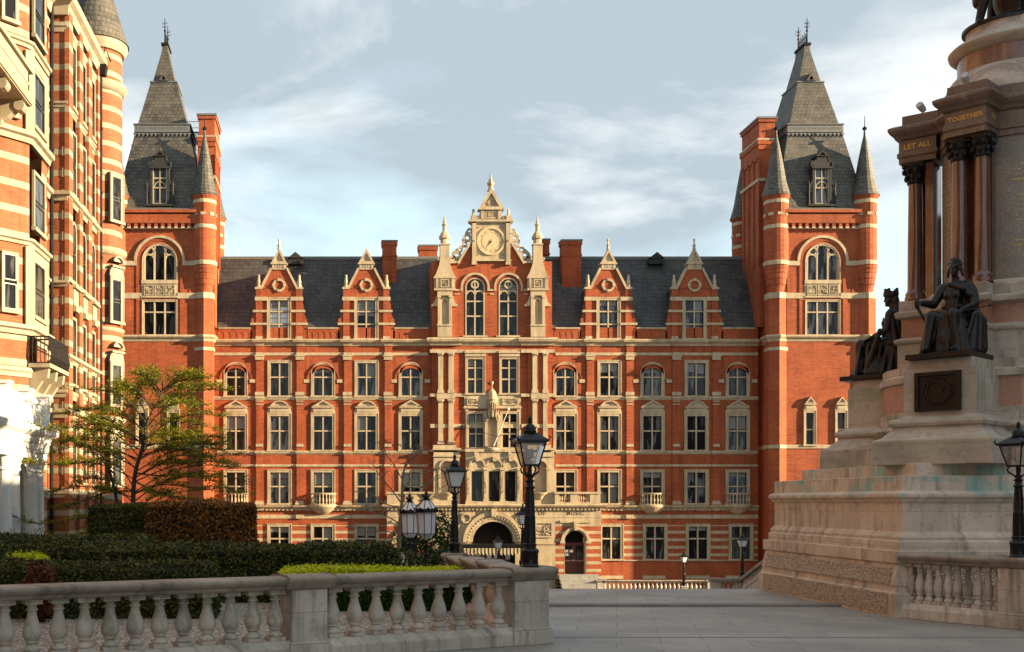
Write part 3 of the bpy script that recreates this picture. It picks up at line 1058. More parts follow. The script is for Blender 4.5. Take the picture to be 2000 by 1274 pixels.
# corner buttresses of the attic: panelled base, niche, scrolled shoulders, obelisk finial
for c0 in (867.5, 1048.5):
    c = X(c0)

    def bx(d0, d1, y0, y1, o, back=0.3):
        g.box(c + d0 * 0.042, c + d1 * 0.042, YP - o, YP + back, Z(y0), Z(y1))
    bx(-14, 14, 660, 637, 0.36)
    bx(-15, 15, 639, 636, 0.42)
    for q in (-1, 1):
        bx(q * 11 - 2.6, q * 11 + 2.6, 636, 584, 0.32)
        bx(q * 11 - 3.6, q * 11 + 3.6, 584, 579.5, 0.4)
        bx(q * 7 - 1.5, q * 7 + 1.5, 636, 592, 0.26)
        pts = [(c + q * 13.5 * 0.042, Z(600)), (c + q * 25 * 0.042, Z(600)), (c + q * 25 * 0.042, Z(597)), (c + q * 20 * 0.042, Z(592)), (c + q * 16 * 0.042, Z(580)), (c + q * 13.5 * 0.042, Z(578))]
        g.prism_y(pts if q > 0 else pts[::-1], YP - 0.22, YP + 0.2)
    bx(-9, 9, 636, 579, 0.12)
    g.arch(c, Z(592), 5 * 0.042, 9 * 0.042, YP - 0.26, YP, 0, 10)
    bx(-14.5, 14.5, 579.5, 570, 0.34)
    bx(-21, 21, 570, 566, 0.42)
    bx(-20, 20, 566, 546, 0.32)
    panel(g, c - 0.35, c + 0.35, Z(564), Z(548), YP - 0.33, 5)
    for q in (-1, 1):
        bx(q * 15 - 2, q * 15 + 2, 565, 547, 0.4)
    bx(-21.5, 21.5, 546.5, 543.5, 0.42)
    pts = [(-20.5, 543.5), (20.5, 543.5), (17.5, 538), (13.5, 528), (10.5, 519), (9, 508), (8.8, 481), (-8.8, 481), (-9, 508), (-10.5, 519), (-13.5, 528), (-17.5, 538)]
    g.prism_y([(c + a * 0.042, Z(b_)) for a, b_ in pts], YP - 0.3, YP + 0.3)
    for q in (-1, 1):
        g.circle_ring(c + q * 10.5 * 0.042, Z(508), 0.05, 0.14, YP - 0.28, YP + 0.2, n=10)
    g.box(c - 0.42, c + 0.42, YP - 0.36, YP + 0.36, Z(481), Z(478.5))
    g.lathe(c, YP, [(0.34, Z(478.5)), (0.34, Z(470)), (0.46, Z(468)), (0.47, Z(463)), (0.36, Z(461)), (0.36, Z(458.5)), (0.26, Z(456)), (0.16, Z(452)), (0.16, Z(443)), (0.24, Z(441)), (0.14, Z(438)),
                    (0.10, Z(432)), (0.05, Z(428)), (0.08, Z(426.5)), (0.0, Z(424))], 8, rot=math.pi / 8)
# clock gable
cc = X(958)


def cx_(d):
    return cc + d * 0.042


g.box(cx_(-37), cx_(37), YP - 0.10, YP + 0.5, Z(512), Z(432))
for q in (-1, 1):
    g.box(*sorted((cx_(q * 29), cx_(q * 37))), YP - 0.24, YP, Z(519.5), Z(436))
    g.box(*sorted((cx_(q * 28), cx_(q * 38))), YP - 0.28, YP, Z(519.5), Z(514))
    g.circle_ring(cx_(q * 33), Z(473), 0.05, 0.1, YP - 0.28, YP, n=8)
    pts = [(cx_(q * 37), Z(468)), (cx_(q * 66), Z(515)), (cx_(q * 63), Z(518)), (cx_(q * 37), Z(475))]
    g.prism_y(pts if q > 0 else pts[::-1], YP - 0.2, YP + 0.55)
    g.box(*sorted((cx_(q * 60), cx_(q * 80))), YP - 0.18, YP + 0.4, Z(516), Z(511.5))
    # open scrollwork up the slope
    for a, y, r_ in ((46, 466, 0.36), (42, 453, 0.24), (51, 478, 0.22), (66, 500, 0.36), (60, 489, 0.24), (74, 506, 0.24)):
        g.circle_ring(cx_(q * a), Z(y), r_ * 0.45, r_, YP - 0.1, YP + 0.12, n=12)
    g.tube([(cx_(q * 40), YP, Z(447)), (cx_(q * 48), YP, Z(455)), (cx_(q * 55), YP, Z(470)), (cx_(q * 54), YP, Z(484))], 0.08, 5)
    g.tube([(cx_(q * 56), YP, Z(482)), (cx_(q * 64), YP, Z(487)), (cx_(q * 74), YP, Z(496)), (cx_(q * 79), YP, Z(511))], 0.08, 5)
    g.box(*sorted((cx_(q * 37), cx_(q * 56))), YP - 0.1, YP + 0.1, Z(484.5), Z(482))
    g.box(*sorted((cx_(q * 29.5), cx_(q * 38.5))), YP - 0.3, YP + 0.3, Z(432), Z(423))
    g.lathe(cx_(q * 34), YP, [(0.15, Z(423)), (0.12, Z(420)), (0.09, Z(414)), (0.13, Z(411.5)), (0.0, Z(409))], 8)
    g.circle_ring(cx_(q * 25), Z(427), 0.07, 0.2, YP - 0.1, YP + 0.1, n=10)
g.box(cx_(-43), cx_(43), YP - 0.34, YP + 0.55, Z(436), Z(432))
g.box(cx_(-40), cx_(40), YP - 0.24, YP + 0.5, Z(438.5), Z(436))
g.box(cx_(-39), cx_(39), YP - 0.2, YP + 0.1, Z(512), Z(509))
g.box(cx_(-21), cx_(21), YP - 0.1, YP + 0.45, Z(432), Z(412))
for q in (-1, 1):
    g.box(*sorted((cx_(q * 13), cx_(q * 20))), YP - 0.2, YP, Z(430), Z(413))
panel(g, cx_(-11), cx_(11), Z(429), Z(415), YP - 0.1, 8)
g.box(cx_(-25), cx_(25), YP - 0.3, YP + 0.6, Z(412.5), Z(409.5))
tri = [(cx_(-24), Z(409.5)), (cx_(24), Z(409.5)), (cx_(0), Z(369))]
g.ring_y([(cx_(-15.5), Z(406.5)), (cx_(15.5), Z(406.5)), (cx_(0), Z(380))], tri, YP - 0.28, YP + 0.55)
g.prism_y(tri, YP - 0.12, YP + 0.54)
ornament(g, cx_(-8), cx_(8), Z(406), Z(392), YP - 0.12, 9)
g.lathe(cc, YP + 0.1, [(0.3, Z(375)), (0.2, Z(369)), (0.17, Z(366)), (0.28, Z(362)), (0.3, Z(358)), (0.14, Z(355)), (0.2, Z(353)), (0.1, Z(350)), (0.07, Z(346)), (0.1, Z(344)), (0, Z(341.5))], 8)
ztr = Z(473)
for q in (-1, 1):
    for z in (-1, 1):
        ornament(g, cx_(q * 24) - 0.15, cx_(q * 24) + 0.15, ztr + z * 1.1 - 0.15, ztr + z * 1.1 + 0.15, YP - 0.1, 11, 0.05, 5)
g.build('pavilion_trim', terra, college)

c_ = MB()
c_.circle_ring(cc, ztr, 1.0, 1.16, YP - 0.19, YP - 0.09, n=32)
c_.disc_y(cc, ztr, 1.02, YP - 0.125, YP - 0.09, n=32)
c_.circle_ring(cc, ztr, 0.72, 0.76, YP - 0.14, YP - 0.12, n=32)
clock = c_.build('clock', m_stone('clock face stone', (0.60, 0.45, 0.25), (0.4, 0.28, 0.15)), college)
c_ = MB()
for i in range(12):
    a = i * math.pi / 6
    x, z = 0.87 * math.sin(a), 0.87 * math.cos(a)
    tx, tz = math.cos(a) * 0.03, -math.sin(a) * 0.03
    ox, oz = math.sin(a) * 0.085, math.cos(a) * 0.085
    c_.prism_y([(cc + x - tx - ox, ztr + z - tz - oz), (cc + x + tx - ox, ztr + z + tz - oz), (cc + x + tx + ox, ztr + z + tz + oz), (cc + x - tx + ox, ztr + z - tz + oz)], YP - 0.137, YP - 0.124)
c_.build('hour_marks', m_plain('dark gilding', (0.33, 0.235, 0.125), 0.6), clock)
c_ = MB()
for a, L, wd in ((R(212), 0.62, 0.05), (R(205), 0.42, 0.09), (R(25), 0.2, 0.06)):
    dx, dz = math.sin(a), math.cos(a)
    c_.prism_y([(cc - dz * wd, ztr + dx * wd), (cc + dx * L, ztr + dz * L), (cc + dz * wd, ztr - dx * wd)], YP - 0.16, YP - 0.145)
c_.build('clock_hands', MATS['dark gilding'], clock)

for c, zb, wd, h, tr in pwins:
    window(college, c, zb, wd, h, YP, 2, tr, 0, 0.22, 0.1, None, pane, bars=1)
for i, (c, zb, wd, h) in enumerate(awins):
    window(college, c, zb, wd, h, YP, 2, (Z(618.5) - zb, Z(589.6) - zb, Z(570) - zb), wd / 2, 0.1, 0.03, None, pane, bars=1)
    tcr = MB()
    zc = zb + h - wd / 2
    tcr.circle_ring(c, zc + 0.22, 0.2, 0.34, YP + 0.0, YP + 0.14, n=14)
    for q in (-1, 1):
        tcr.arch(c + q * wd / 4, Z(576), 0.24, 0.34, YP + 0.01, YP + 0.14, n=8)
    tcr.build('tracery', terra, college)

# canopied niche with corbel between the second-storey windows, flagpole in front
n_ = MB()
c = X(960)
n_.lathe(c, YP - 0.05, [(0.02, Z(898)), (0.3, Z(892)), (0.42, Z(884)), (0.62, Z(880)), (0.62, Z(876)), (0.45, Z(875)), (0.3, Z(874.5))], 14, 0, math.pi, 2 * math.pi)
for q in (-1, 1):
    n_.box(c + q * 0.5 - 0.12, c + q * 0.5 + 0.12, YP - 0.34, YP, Z(875), Z(822))
    n_.lathe(c + q * 0.5, YP - 0.36, [(0.08, Z(822)), (0.11, Z(815)), (0.0, Z(809))], 6)
n_.box(c - 0.5, c + 0.5, YP - 0.12, YP, Z(875), Z(818))
n_.arch(c, Z(824), 0.36, 0.52, YP - 0.42, YP - 0.1, n=10)
for q in range(5):
    a = math.pi + math.pi * (q + 0.5) / 5
    n_.prism_y([(c + 0.5 * math.cos(a) - 0.1, Z(812)), (c + 0.5 * math.cos(a), Z(818)), (c + 0.5 * math.cos(a) + 0.1, Z(812)), (c + 0.5 * math.cos(a), Z(800))], YP - 0.2 + 0.4 * math.sin(a), YP)
n_.lathe(c, YP + 0.05, [(0.36, Z(812)), (0.44, Z(806)), (0.44, Z(803)), (0.34, Z(800)), (0.36, Z(791)), (0.44, Z(789)), (0.44, Z(786)), (0.40, Z(785)), (0.52, Z(781)), (0.52, Z(779)), (0.43, Z(778)), (0.42, Z(773)), (0.33, Z(766)), (0.17, Z(761.5)),
                        (0.08, Z(760)), (0.07, Z(753)), (0.13, Z(751)), (0.15, Z(746)), (0.0, Z(745.5))], 12)
for k in range(7):
    a = math.pi + math.pi * (k + 0.5) / 7
    n_.box(c + 0.4 * math.cos(a) - 0.035, c + 0.4 * math.cos(a) + 0.035, YP - 0.02 + 0.42 * math.sin(a), YP, Z(800), Z(786))
n_.build('niche_canopy', terra, college)
f_ = MB()
f_.tube([(X(962), YP - 0.45, Z(872)), (X(983.5), YP - 2.2, Z(814) + 0.35)], [0.05, 0.035], 6)
f_.ball((X(984), YP - 2.23, Z(813) + 0.38), 0.11, 8)
f_.build('flagpole', sash_white, college)
f_ = MB()
f_.tube([(X(962) + 0.3, YP - 1.0, Z(855)), (X(905), YP - 0.15, Z(835))], 0.02, 4)
f_.tube([(X(962) + 0.3, YP - 1.0, Z(855)), (X(1020), YP - 0.15, Z(838))], 0.02, 4)
f_.box(X(899), X(903), YP - 0.3, YP, Z(838), Z(832))
f_.build('flagpole_stay', iron, college)

# first-floor arcade and blind side bays
YA = YP - 0.42
a_ = MB()
S = 0.042
arc = [930, 963.4, 994.5]
ah = [(X(q) - 11 * S, X(q) + 11 * S, Z(979), Z(921), 0) for q in arc]
a_.wall_y(X(908), X(1018), Z(986), Z(880), YA, ah)
a_.box(X(906.5), X(1019.5), YA - 0.1, YP, Z(883.5), Z(878))
a_.box(X(908), X(1018), YA + 0.001, YP + 0.001, Z(881), Z(880))
for s_, e in ((908, 0.01), (1018, -0.01)):
    a_.add([(X(s_), YA, Z(986)), (X(s_), YP, Z(986)), (X(s_), YP, Z(880)), (X(s_), YA, Z(880))], [(0, 1, 2, 3)])
for q in arc:
    c = X(q)
    a_.arch(c, Z(912), 11.5 * S, 13.4 * S, YA - 0.05, YA + 0.05, 0, 12)
    a_.arch(c, Z(912), 13.4 * S, 16.6 * S, YA - 0.12, YA + 0.02, 0, 12)
    for s_ in (-1, 1):
        a_.box(c + s_ * 11 * S - 0.02, c + s_ * 11 * S + 0.02, YA, YA + 0.4, Z(979), Z(921))
    a_.prism_y([(c - 3 * S, Z(902)), (c + 3 * S, Z(902)), (c + 4 * S, Z(893)), (c - 4 * S, Z(893))], YA - 0.2, YA)
for q in (913.3, 946.7, 979, 1011.5):
    c = X(q)
    a_.box(c - 3.6 * S, c + 3.6 * S, YA - 0.1, YA, Z(979), Z(921))
    a_.box(c - 5 * S, c + 5 * S, YA - 0.16, YA, Z(919), Z(915))
    a_.box(c - 5.2 * S, c + 5.2 * S, YA - 0.16, YA, Z(983), Z(975))
    ornament(a_, c - 2 * S, c + 2 * S, Z(972), Z(925), YA - 0.1, int(q), 0.05, 26)
for q in (927, 993):
    a_.box(X(q) - 0.12, X(q) + 0.12, YA - 0.16, YA, Z(891), Z(883))
a_.box(X(907), X(1019), YA - 0.2, YP, Z(987), Z(980))
for x0, x1, cn in ((846, 897, 872), (1030, 1080, 1053)):       # side bays with blind arches
    c = X(cn)
    a_.wall_y(X(x0), X(x1), Z(988), Z(878), YA + 0.12, [(c - 12.5 * S, c + 12.5 * S, Z(963), Z(901), 12.5 * S)])
    for s_ in (x0, x1):
        a_.add([(X(s_), YA + 0.12, Z(988)), (X(s_), YW, Z(988)), (X(s_), YW, Z(878)), (X(s_), YA + 0.12, Z(878))], [(0, 1, 2, 3)])
    a_.add([(X(x0), YA + 0.12, Z(878)), (X(x1), YA + 0.12, Z(878)), (X(x1), YP, Z(878)), (X(x0), YP, Z(878))], [(0, 1, 2, 3)])
    a_.box(c - 13 * S, c + 13 * S, YA + 0.38, YA + 0.42, Z(965), Z(900))
    a_.arch(c, Z(913.5), 12.5 * S, 16 * S, YA + 0.03, YA + 0.4, 0, 14)
    for s_ in (-1, 1):
        a_.box(c + s_ * 14.5 * S - 0.1, c + s_ * 14.5 * S + 0.1, YA + 0.06, YA + 0.4, Z(963), Z(918))
        a_.box(c + s_ * 15.5 * S - 0.2, c + s_ * 15.5 * S + 0.2, YA + 0.0, YA + 0.3, Z(918), Z(914))
    a_.box(X(x0) - 0.05, X(x1) + 0.05, YA + 0.02, YP, Z(893), Z(890))
    a_.box(X(x0) - 0.08, X(x1) + 0.08, YA - 0.02, YP, Z(880), Z(876))
    a_.lathe(c, YA + 0.1, [(0.1, Z(976)), (0.3, Z(970)), (0.55, Z(965)), (0.6, Z(962.5)), (0.3, Z(962))], 12, 0, math.pi, 2 * math.pi, sy=0.6)
a_.build('arcade', terra, college)
b = MB()
for q in arc:
    b.box(X(q) - 11.4 * S, X(q) + 11.4 * S, YA + 0.3, YA + 0.32, Z(980), Z(920))
b.build('arcade_glass', pane, college)

# porch storey: frieze with the name, entrance arch, roundels, side doors
YR = YW - 0.75
q_ = MB()
R0, R1 = 59 * S, 40 * S
ec, ez = X(961), Z(1058.5)
porch_banded = banded


def porch_mat(z):
    return 0


q_.wall_y(X(845), X(1081), STREET - 0.3, Z(986), YR, [(ec - R1, ec + R1, STREET - 0.3, ez + R1, R1)], [])
for px in (755, 1081):
    x0, x1 = (755, 845) if px == 755 else (1081, 1170)
    dc = X(794) if px == 755 else X(1119.7)
    q_.wall_y(X(x0), X(x1), STREET - 0.3, Z(986), YR, [(dc - 21 * S, dc + 21 * S, STREET - 0.3, Z(1057) + 21 * S, 21 * S)], [Z(1024)], mat=lambda z: 1 if z < Z(1024) else 0)
    q_.arch(dc, Z(1057), 21 * S, 23.5 * S, YR - 0.06, YR + 0.3, 0, 16)
    q_.arch(dc, Z(1057), 23.5 * S, 28 * S, YR - 0.13, YR + 0.05, 0, 16)
    for s_ in (-1, 1):
        q_.box(dc + s_ * 25 * S - 0.2, dc + s_ * 25 * S + 0.2, YR - 0.14, YR, Z(1061), Z(1056.5))
        q_.box(dc + s_ * 21 * S - 0.03, dc + s_ * 21 * S + 0.03, YR, YR + 0.7, STREET, Z(1057))
    q_.prism_y([(dc - 2.5 * S, Z(1036)), (dc + 2.5 * S, Z(1036)), (dc + 4 * S, Z(1019)), (dc - 4 * S, Z(1019))], YR - 0.22, YR)
    q_.box(dc - 30 * S, dc + 30 * S, YR - 0.09, YR, Z(1021), Z(1016.5))
for x_ in (755, 1170):
    q_.add([(X(x_), YR, STREET), (X(x_), YW, STREET), (X(x_), YW, Z(986)), (X(x_), YR, Z(986))], [(0, 1, 2, 3)])
q_.add([(X(755), YR, Z(986)), (X(1170), YR, Z(986)), (X(1170), YW, Z(986)), (X(755), YW, Z(986))], [(0, 1, 2, 3)])
# entrance arch orders and keystone
q_.arch(ec, ez, R1, R1 + 0.22, YR - 0.03, YR + 0.8, 0, 28)
q_.arch(ec, ez, R1 + 0.22, R1 + 0.5, YR - 0.09, YR + 0.3, 0, 28)
for i in range(24):
    a = math.pi * (i + 0.5) / 24
    q_.ball((ec + (R1 + 0.37) * math.cos(a), YR - 0.1, ez + (R1 + 0.37) * math.sin(a)), 0.08, 6)
q_.arch(ec, ez, R1 + 0.5, R0, YR - 0.17, YR + 0.05, 0, 28)
q_.prism_y([(ec - 4 * S, Z(1009)), (ec + 4 * S, Z(1009)), (ec + 5.2 * S, Z(994)), (ec - 5.2 * S, Z(994))], YR - 0.3, YR)
for px in (908, 1013.8):
    q_.circle_ring(X(px), Z(1012), 7 * S, 10 * S, YR - 0.12, YR)
    q_.disc_y(X(px), Z(1012), 7 * S, YR - 0.03, YR)
for a, b_, sd in ((852, 887, 21), (1040.5, 1076, 22)):
    panel(q_, X(a), X(b_), Z(1049.5), Z(1019.5), YR, sd, 0.12, 0.1)
for a, b_ in ((845, 897), (1025, 1081)):
    q_.box(X(a), X(b_), YR - 0.07, YR, Z(1063), Z(1060.5))
q_.course([(X(753), YW - 0.3), (X(753), YR), (X(1172), YR), (X(1172), YW - 0.3)], [(-0.03, Z(997)), (0.04, Z(996.5)), (0.09, Z(993)), (0.3, Z(990)), (0.36, Z(987)), (0.3, Z(985.5)), (-0.03, Z(985.2))])
q_.course([(X(753), YR), (X(1172), YR)], [(-0.03, Z(1011)), (0.03, Z(1011)), (0.03, Z(1010)), (-0.03, Z(1009.8))])
nn = 56
for i in range(nn):
    xa = X(753) + (i + 0.3) * (X(1172) - X(753)) / nn
    q_.box(xa, xa + 0.14, YR - 0.17, YR, Z(996.5), Z(993.4))
# parapet walls over the side doors
for x0, x1, gaps in ((755, 846, ((776, 790), (813, 826))), (1080, 1168, ((1088, 1110), (1125, 1148)))):
    for a, b_ in zip([x0] + [g_[1] for g_ in gaps], [g_[0] for g_ in gaps] + [x1]):
        q_.box(X(a), X(b_), YR - 0.02, YR + 0.28, Z(985.5), Z(965))
    q_.box(X(x0) - 0.06, X(x1) + 0.06, YR - 0.09, YR + 0.34, Z(965), Z(961))
    q_.box(X(x0), X(x1), YR - 0.05, YR + 0.3, Z(985.4), Z(981.5))
    for a, b_ in gaps:
        for i in range(5):
            xx_ = X(a) + (i + 0.5) * (X(b_) - X(a)) / 5
            q_.lathe(xx_, YR + 0.12, [(0.07, Z(981.5)), (0.04, Z(979)), (0.09, Z(975)), (0.035, Z(969)), (0.07, Z(965))], 6)
q_.build('porch', [terra, banded], college)
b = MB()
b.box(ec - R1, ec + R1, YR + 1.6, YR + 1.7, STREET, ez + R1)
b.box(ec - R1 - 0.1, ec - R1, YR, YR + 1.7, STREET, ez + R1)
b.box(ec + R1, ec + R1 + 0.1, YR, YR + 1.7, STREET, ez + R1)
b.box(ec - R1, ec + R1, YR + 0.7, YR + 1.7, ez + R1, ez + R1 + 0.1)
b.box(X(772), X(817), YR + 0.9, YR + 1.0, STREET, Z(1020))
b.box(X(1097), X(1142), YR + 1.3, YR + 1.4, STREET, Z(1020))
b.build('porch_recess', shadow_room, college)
b = MB()
b.box(ec - R1, ec + R1, YR + 0.9, YR + 1.02, Z(1080), Z(1076))
for i in range(4):
    xa = ec - R1 + 0.1 + i * (2 * R1 - 0.2) / 4
    b.box(xa, xa + (2 * R1 - 0.2) / 4 - 0.06, YR + 0.95, YR + 1.0, STREET, Z(1080))
ed = b.build('entrance_doors', door_red, college)
b = MB()
for i, dx in enumerate((0.35, 0.5, 0.3, 0.45)):
    xa = ec - R1 + 0.1 + i * (2 * R1 - 0.2) / 4
    b.box(xa + dx - 0.1, xa + dx + 0.28, YR + 0.935, YR + 0.947, Z(1091) - 0.1 * (i % 2), Z(1083))
b.build('door_notice', m_plain('white paper', (0.75, 0.74, 0.7), 0.8, var=0.04), ed)
sd = MB()
zb_ = Z(1120)
sd.box(X(1098.5), X(1141), YR + 0.72, YR + 0.8, zb_, Z(1062))
for s_ in range(2):
    xa = X(1099.5) + s_ * 0.9
    for z0, z1 in ((Z(1116), Z(1101)), (Z(1098), Z(1093))):
        sd.ring_y([(xa + 0.17, z0 + 0.07), (xa + 0.67, z0 + 0.07), (xa + 0.67, z1 - 0.07), (xa + 0.17, z1 - 0.07)], [(xa + 0.1, z0), (xa + 0.74, z0), (xa + 0.74, z1), (xa + 0.1, z1)], YR + 0.68, YR + 0.73)
sd.box(X(1098), X(1141.5), YR + 0.66, YR + 0.84, Z(1063.5), Z(1060))
sdo = sd.build('side_door', door_red, college)
b = MB()
for s_ in range(2):
    xa = X(1099.5) + s_ * 0.9
    b.box(xa + 0.12, xa + 0.72, YR + 0.70, YR + 0.715, Z(1091), Z(1066))
b.build('door_glass', pane, sdo)
b = MB()
for x_, z_ in ((1103, 1079), (1112.5, 1079), (1103.5, 1086)):
    b.box(X(x_), X(x_ + 6.5), YR + 0.685, YR + 0.695, Z(z_), Z(z_ - 5))
b.build('door_notice', MATS['white paper'], sdo)
# glazed entrance canopy with scalloped fringe
b = MB()
ya = YR - 2.2
b.box(X(896), X(1022), ya, YR, Z(1064.5), Z(1061))
b.box(X(897), X(1021), ya + 0.02, ya + 0.08, Z(1068), Z(1064.5))
n = 18
for i in range(n + 1):
    xa = X(897) + i * (X(1021) - X(897)) / n
    b.box(xa - 0.025, xa + 0.025, ya + 0.01, ya + 0.06, Z(1079), Z(1064))
b.box(X(896), X(899), ya + 0.1, ya + 0.22, STREET, Z(1064))
b.box(X(1019), X(1022), ya + 0.1, ya + 0.22, STREET, Z(1064))
cn = b.build('entrance_canopy', iron, college)
b = MB()
for i in range(n):
    xa = X(897) + i * (X(1021) - X(897)) / n
    wd = (X(1021) - X(897)) / n
    pts = [(xa + 0.03, Z(1065)), (xa + 0.03, Z(1077))] + [(xa + 0.03 + (wd - 0.06) * k / 6, Z(1077) - 0.2 * math.sin(math.pi * k / 6)) for k in range(1, 6)] + [(xa + wd - 0.03, Z(1077)), (xa + wd - 0.03, Z(1065))]
    b.prism_y(pts, ya + 0.03, ya + 0.045)
b.build('canopy_fringe', m_plain('pale patterned glass', (0.42, 0.34, 0.2), 0.35), cn)
# carved name: ROYAL COLLEGE OF MUSIC
dark_letter = m_plain('dark incised letter', (0.06, 0.04, 0.03), 0.8)
for wd, px in (('ROYAL', 794), ('COLLEGE', 873), ('OF', 1054.3), ('MUSIC', 1119.7)):
    me = text_mesh(wd, 0.43, 0.002, bold=0.016, space=1.22)
    me.transform(Matrix.Rotation(R(90), 4, 'X'))
    me.materials.append(dark_letter)
    link('lettering', me, college, (X(px), YR - 0.004, Z(1006)))
# rain-water pipes and steps to the side door
b = MB()
for i, (y0, y1) in enumerate(((1150, 1143), (1143, 1136), (1136, 1129), (1129, 1121))):
    b.box(X(1084), X(1160), YR - 2.4 + i * 0.45, YR + 0.9, Z(y0) - 0.2, Z(y1))
b.box(X(1160), X(1170), YR - 1.9, YR, STREET, Z(1128))
b.build('door_steps', m_stone('grey step stone', (0.34, 0.32, 0.29), (0.16, 0.15, 0.13)), college)


# ------------------------------------------------------------------ the two towers
def tower(cx, chim):
    s = YT / F
    H = 3.86                                          # half width of the front
    D = 8.4

    def zz(p):
        return ZT(p)
    wz = (zz(653), zz(588.7))
    hw = 1.24
    azc = zz(509)                                     # spring of the big arch
    b = MB()
    hol = [(cx - hw - 0.1, cx + hw + 0.1, wz[0] - 0.02, wz[1] + 0.1, 0), (cx - hw - 0.1, cx + hw + 0.1, zz(546), azc + hw + 0.1, hw + 0.1)]
    yf = YT + 0.22
    sw = []
    if cx > 0:
        for px in (1583.5, 1645):
            sw.append((PX(px, YT), zz(868), 0.62, zz(806) - zz(868)))
    else:
        for px in (277, 338):
            sw.append((PX(px, YT), zz(868), 0.62, zz(806) - zz(868)))
    hol += [(c - w_ / 2 - 0.08, c + w_ / 2 + 0.08, z - 0.01, z + h_ + 0.08, 0) for c, z, w_, h_ in sw]
    b.wall_y(cx - H, cx + H, STREET - 0.3, zz(407), yf, hol)
    for q in (-1, 1):
        x = cx + q * H
        b.add([(x, yf, STREET), (x, YT + D, STREET), (x, YT + D, zz(407)), (x, yf, zz(407))], [(0, 1, 2, 3)])
    b.add([(cx - H, YT + D, STREET), (cx + H, YT + D, STREET), (cx + H, YT + D, zz(407)), (cx - H, YT + D, zz(407))], [(0, 1, 2, 3)])
    # diamond corner piers below, round corbelled turrets above
    for q in (-1, 1):
        px_, py_ = cx + q * 3.56, YT + 0.52
        for y_ in (py_, YT + D - 0.5):
            pts = [(px_ + 0.78 * math.cos(a), y_ + 0.78 * math.sin(a)) for a in (-math.pi / 2, 0, math.pi / 2, math.pi)]
            if y_ == py_:
                pts = [(px_, y_ - 0.62), (px_ + 0.72, y_ - 0.28), (px_ + 0.72, y_ + 0.6), (px_ - 0.72, y_ + 0.6), (px_ - 0.72, y_ - 0.28)]
            b.prism_z(pts, STREET - 0.3, zz(580))
    # blind arch rings in brick
    b.arch(cx, azc, 1.62, 1.84, yf - 0.06, yf + 0.02, 0, 22)
    b.arch(cx, azc, 1.40, 1.62, yf - 0.02, yf + 0.02, 0, 22)
    # corbel table under the eaves
    b.box(cx - H, cx + H, yf - 0.3, yf + 0.02, zz(436), zz(419))
    n = 11
    x0, x1 = cx - 2.95, cx + 2.95
    st = (x1 - x0) / n
    for i in range(n + 1):
        x = x0 + i * st
        b.box(x - 0.12, x + 0.12, yf - 0.26, yf, zz(445), zz(436))
    for i in range(n):
        c = x0 + (i + 0.5) * st
        w2 = st / 2 - 0.11
        b.prism_y([(c - w2, zz(436)), (c - w2, zz(439)), (c - w2 * 0.7, zz(437.3)), (c, zz(436.6)), (c + w2 * 0.7, zz(437.3)), (c + w2, zz(439)), (c + w2, zz(436))], yf - 0.24, yf)
    b.box(cx - H, cx + H, yf - 0.42, yf, zz(416), zz(410))
    # recess piers each side of the window
    for q in (-1, 1):
        b.box(cx + q * 1.75 - 0.12, cx + q * 1.75 + 0.12, yf - 0.05, yf, zz(653), azc)
        b.box(cx + q * 2.6 - 0.25, cx + q * 2.6 + 0.25, yf - 0.03, yf, zz(653), azc)
    b.build('tower_wall', brick, college)
    # stone dressings
    g = MB()
    yq = YT + 0.52

    def P(e=0.0):
        l = cx - 3.56
        r = cx + 3.56
        return [(cx - H - e, YT + D), (cx - H - e, yq + 0.6), (l - 0.72, yq + 0.6), (l - 0.72, yq - 0.28), (l, yq - 0.62), (l + 0.72, yq - 0.28), (l + 0.72, yf),
                (r - 0.72, yf), (r - 0.72, yq - 0.28), (r, yq - 0.62), (r + 0.72, yq - 0.28), (r + 0.72, yq + 0.6), (cx + H + e, yq + 0.6), (cx + H + e, YT + D)]
    g.course(P(), [(-0.03, zz(667)), (0.05, zz(666.5)), (0.1, zz(662)), (0.24, zz(659)), (0.28, zz(656)), (0.2, zz(654)), (-0.03, zz(653.5))])
    g.course(P(), [(-0.03, zz(876)), (0.07, zz(876)), (0.09, zz(869)), (-0.03, zz(868.5))])
    for q in (-1, 1):
        l = cx + q * 3.56
        g.prism_z([(l - 0.78, yq - 0.31), (l, yq - 0.69), (l + 0.78, yq - 0.31), (l + 0.78, yq + 0.6), (l - 0.78, yq + 0.6)], zz(684.5), zz(678))
        g.prism_z([(l - 0.76, yq - 0.30), (l, yq - 0.66), (l + 0.76, yq - 0.30), (l + 0.76, yq + 0.62), (l - 0.76, yq + 0.62)], zz(582.5), zz(571))
        # wall bands between pier and window
        a, c2 = sorted((cx + q * 1.45, cx + q * 2.95))
        g.box(a, c2, yf - 0.07, yf + 0.01, zz(582.5), zz(571.5))
        a, c2 = sorted((cx + q * 1.84, cx + q * 2.9))
        g.box(a, c2, yf - 0.1, yf + 0.01, zz(518), zz(509))
    g.arch(cx, azc, 1.84, 2.04, yf - 0.14, yf + 0.02, 0, 24)
    for i in range(n):                                # stone lip of the corbel table
        g.box(x0 + i * st + 0.11, x0 + (i + 1) * st - 0.11, yf - 0.1, yf, zz(446.5), zz(444.6))
    for i in range(n + 1):
        g.box(x0 + i * st - 0.13, x0 + i * st + 0.13, yf - 0.3, yf, zz(446.5), zz(443))
    # sill between the two windows, carved panels, frames
    g.box(cx - 1.45, cx + 1.45, yf - 0.1, yf + 0.25, zz(553.5), zz(546.3))
    g.box(cx - 1.45, cx + 1.45, yf - 0.02, yf + 0.25, zz(580), zz(553))
    g.box(cx - 1.45, cx + 1.45, yf - 0.1, yf + 0.2, zz(581), zz(577.5))
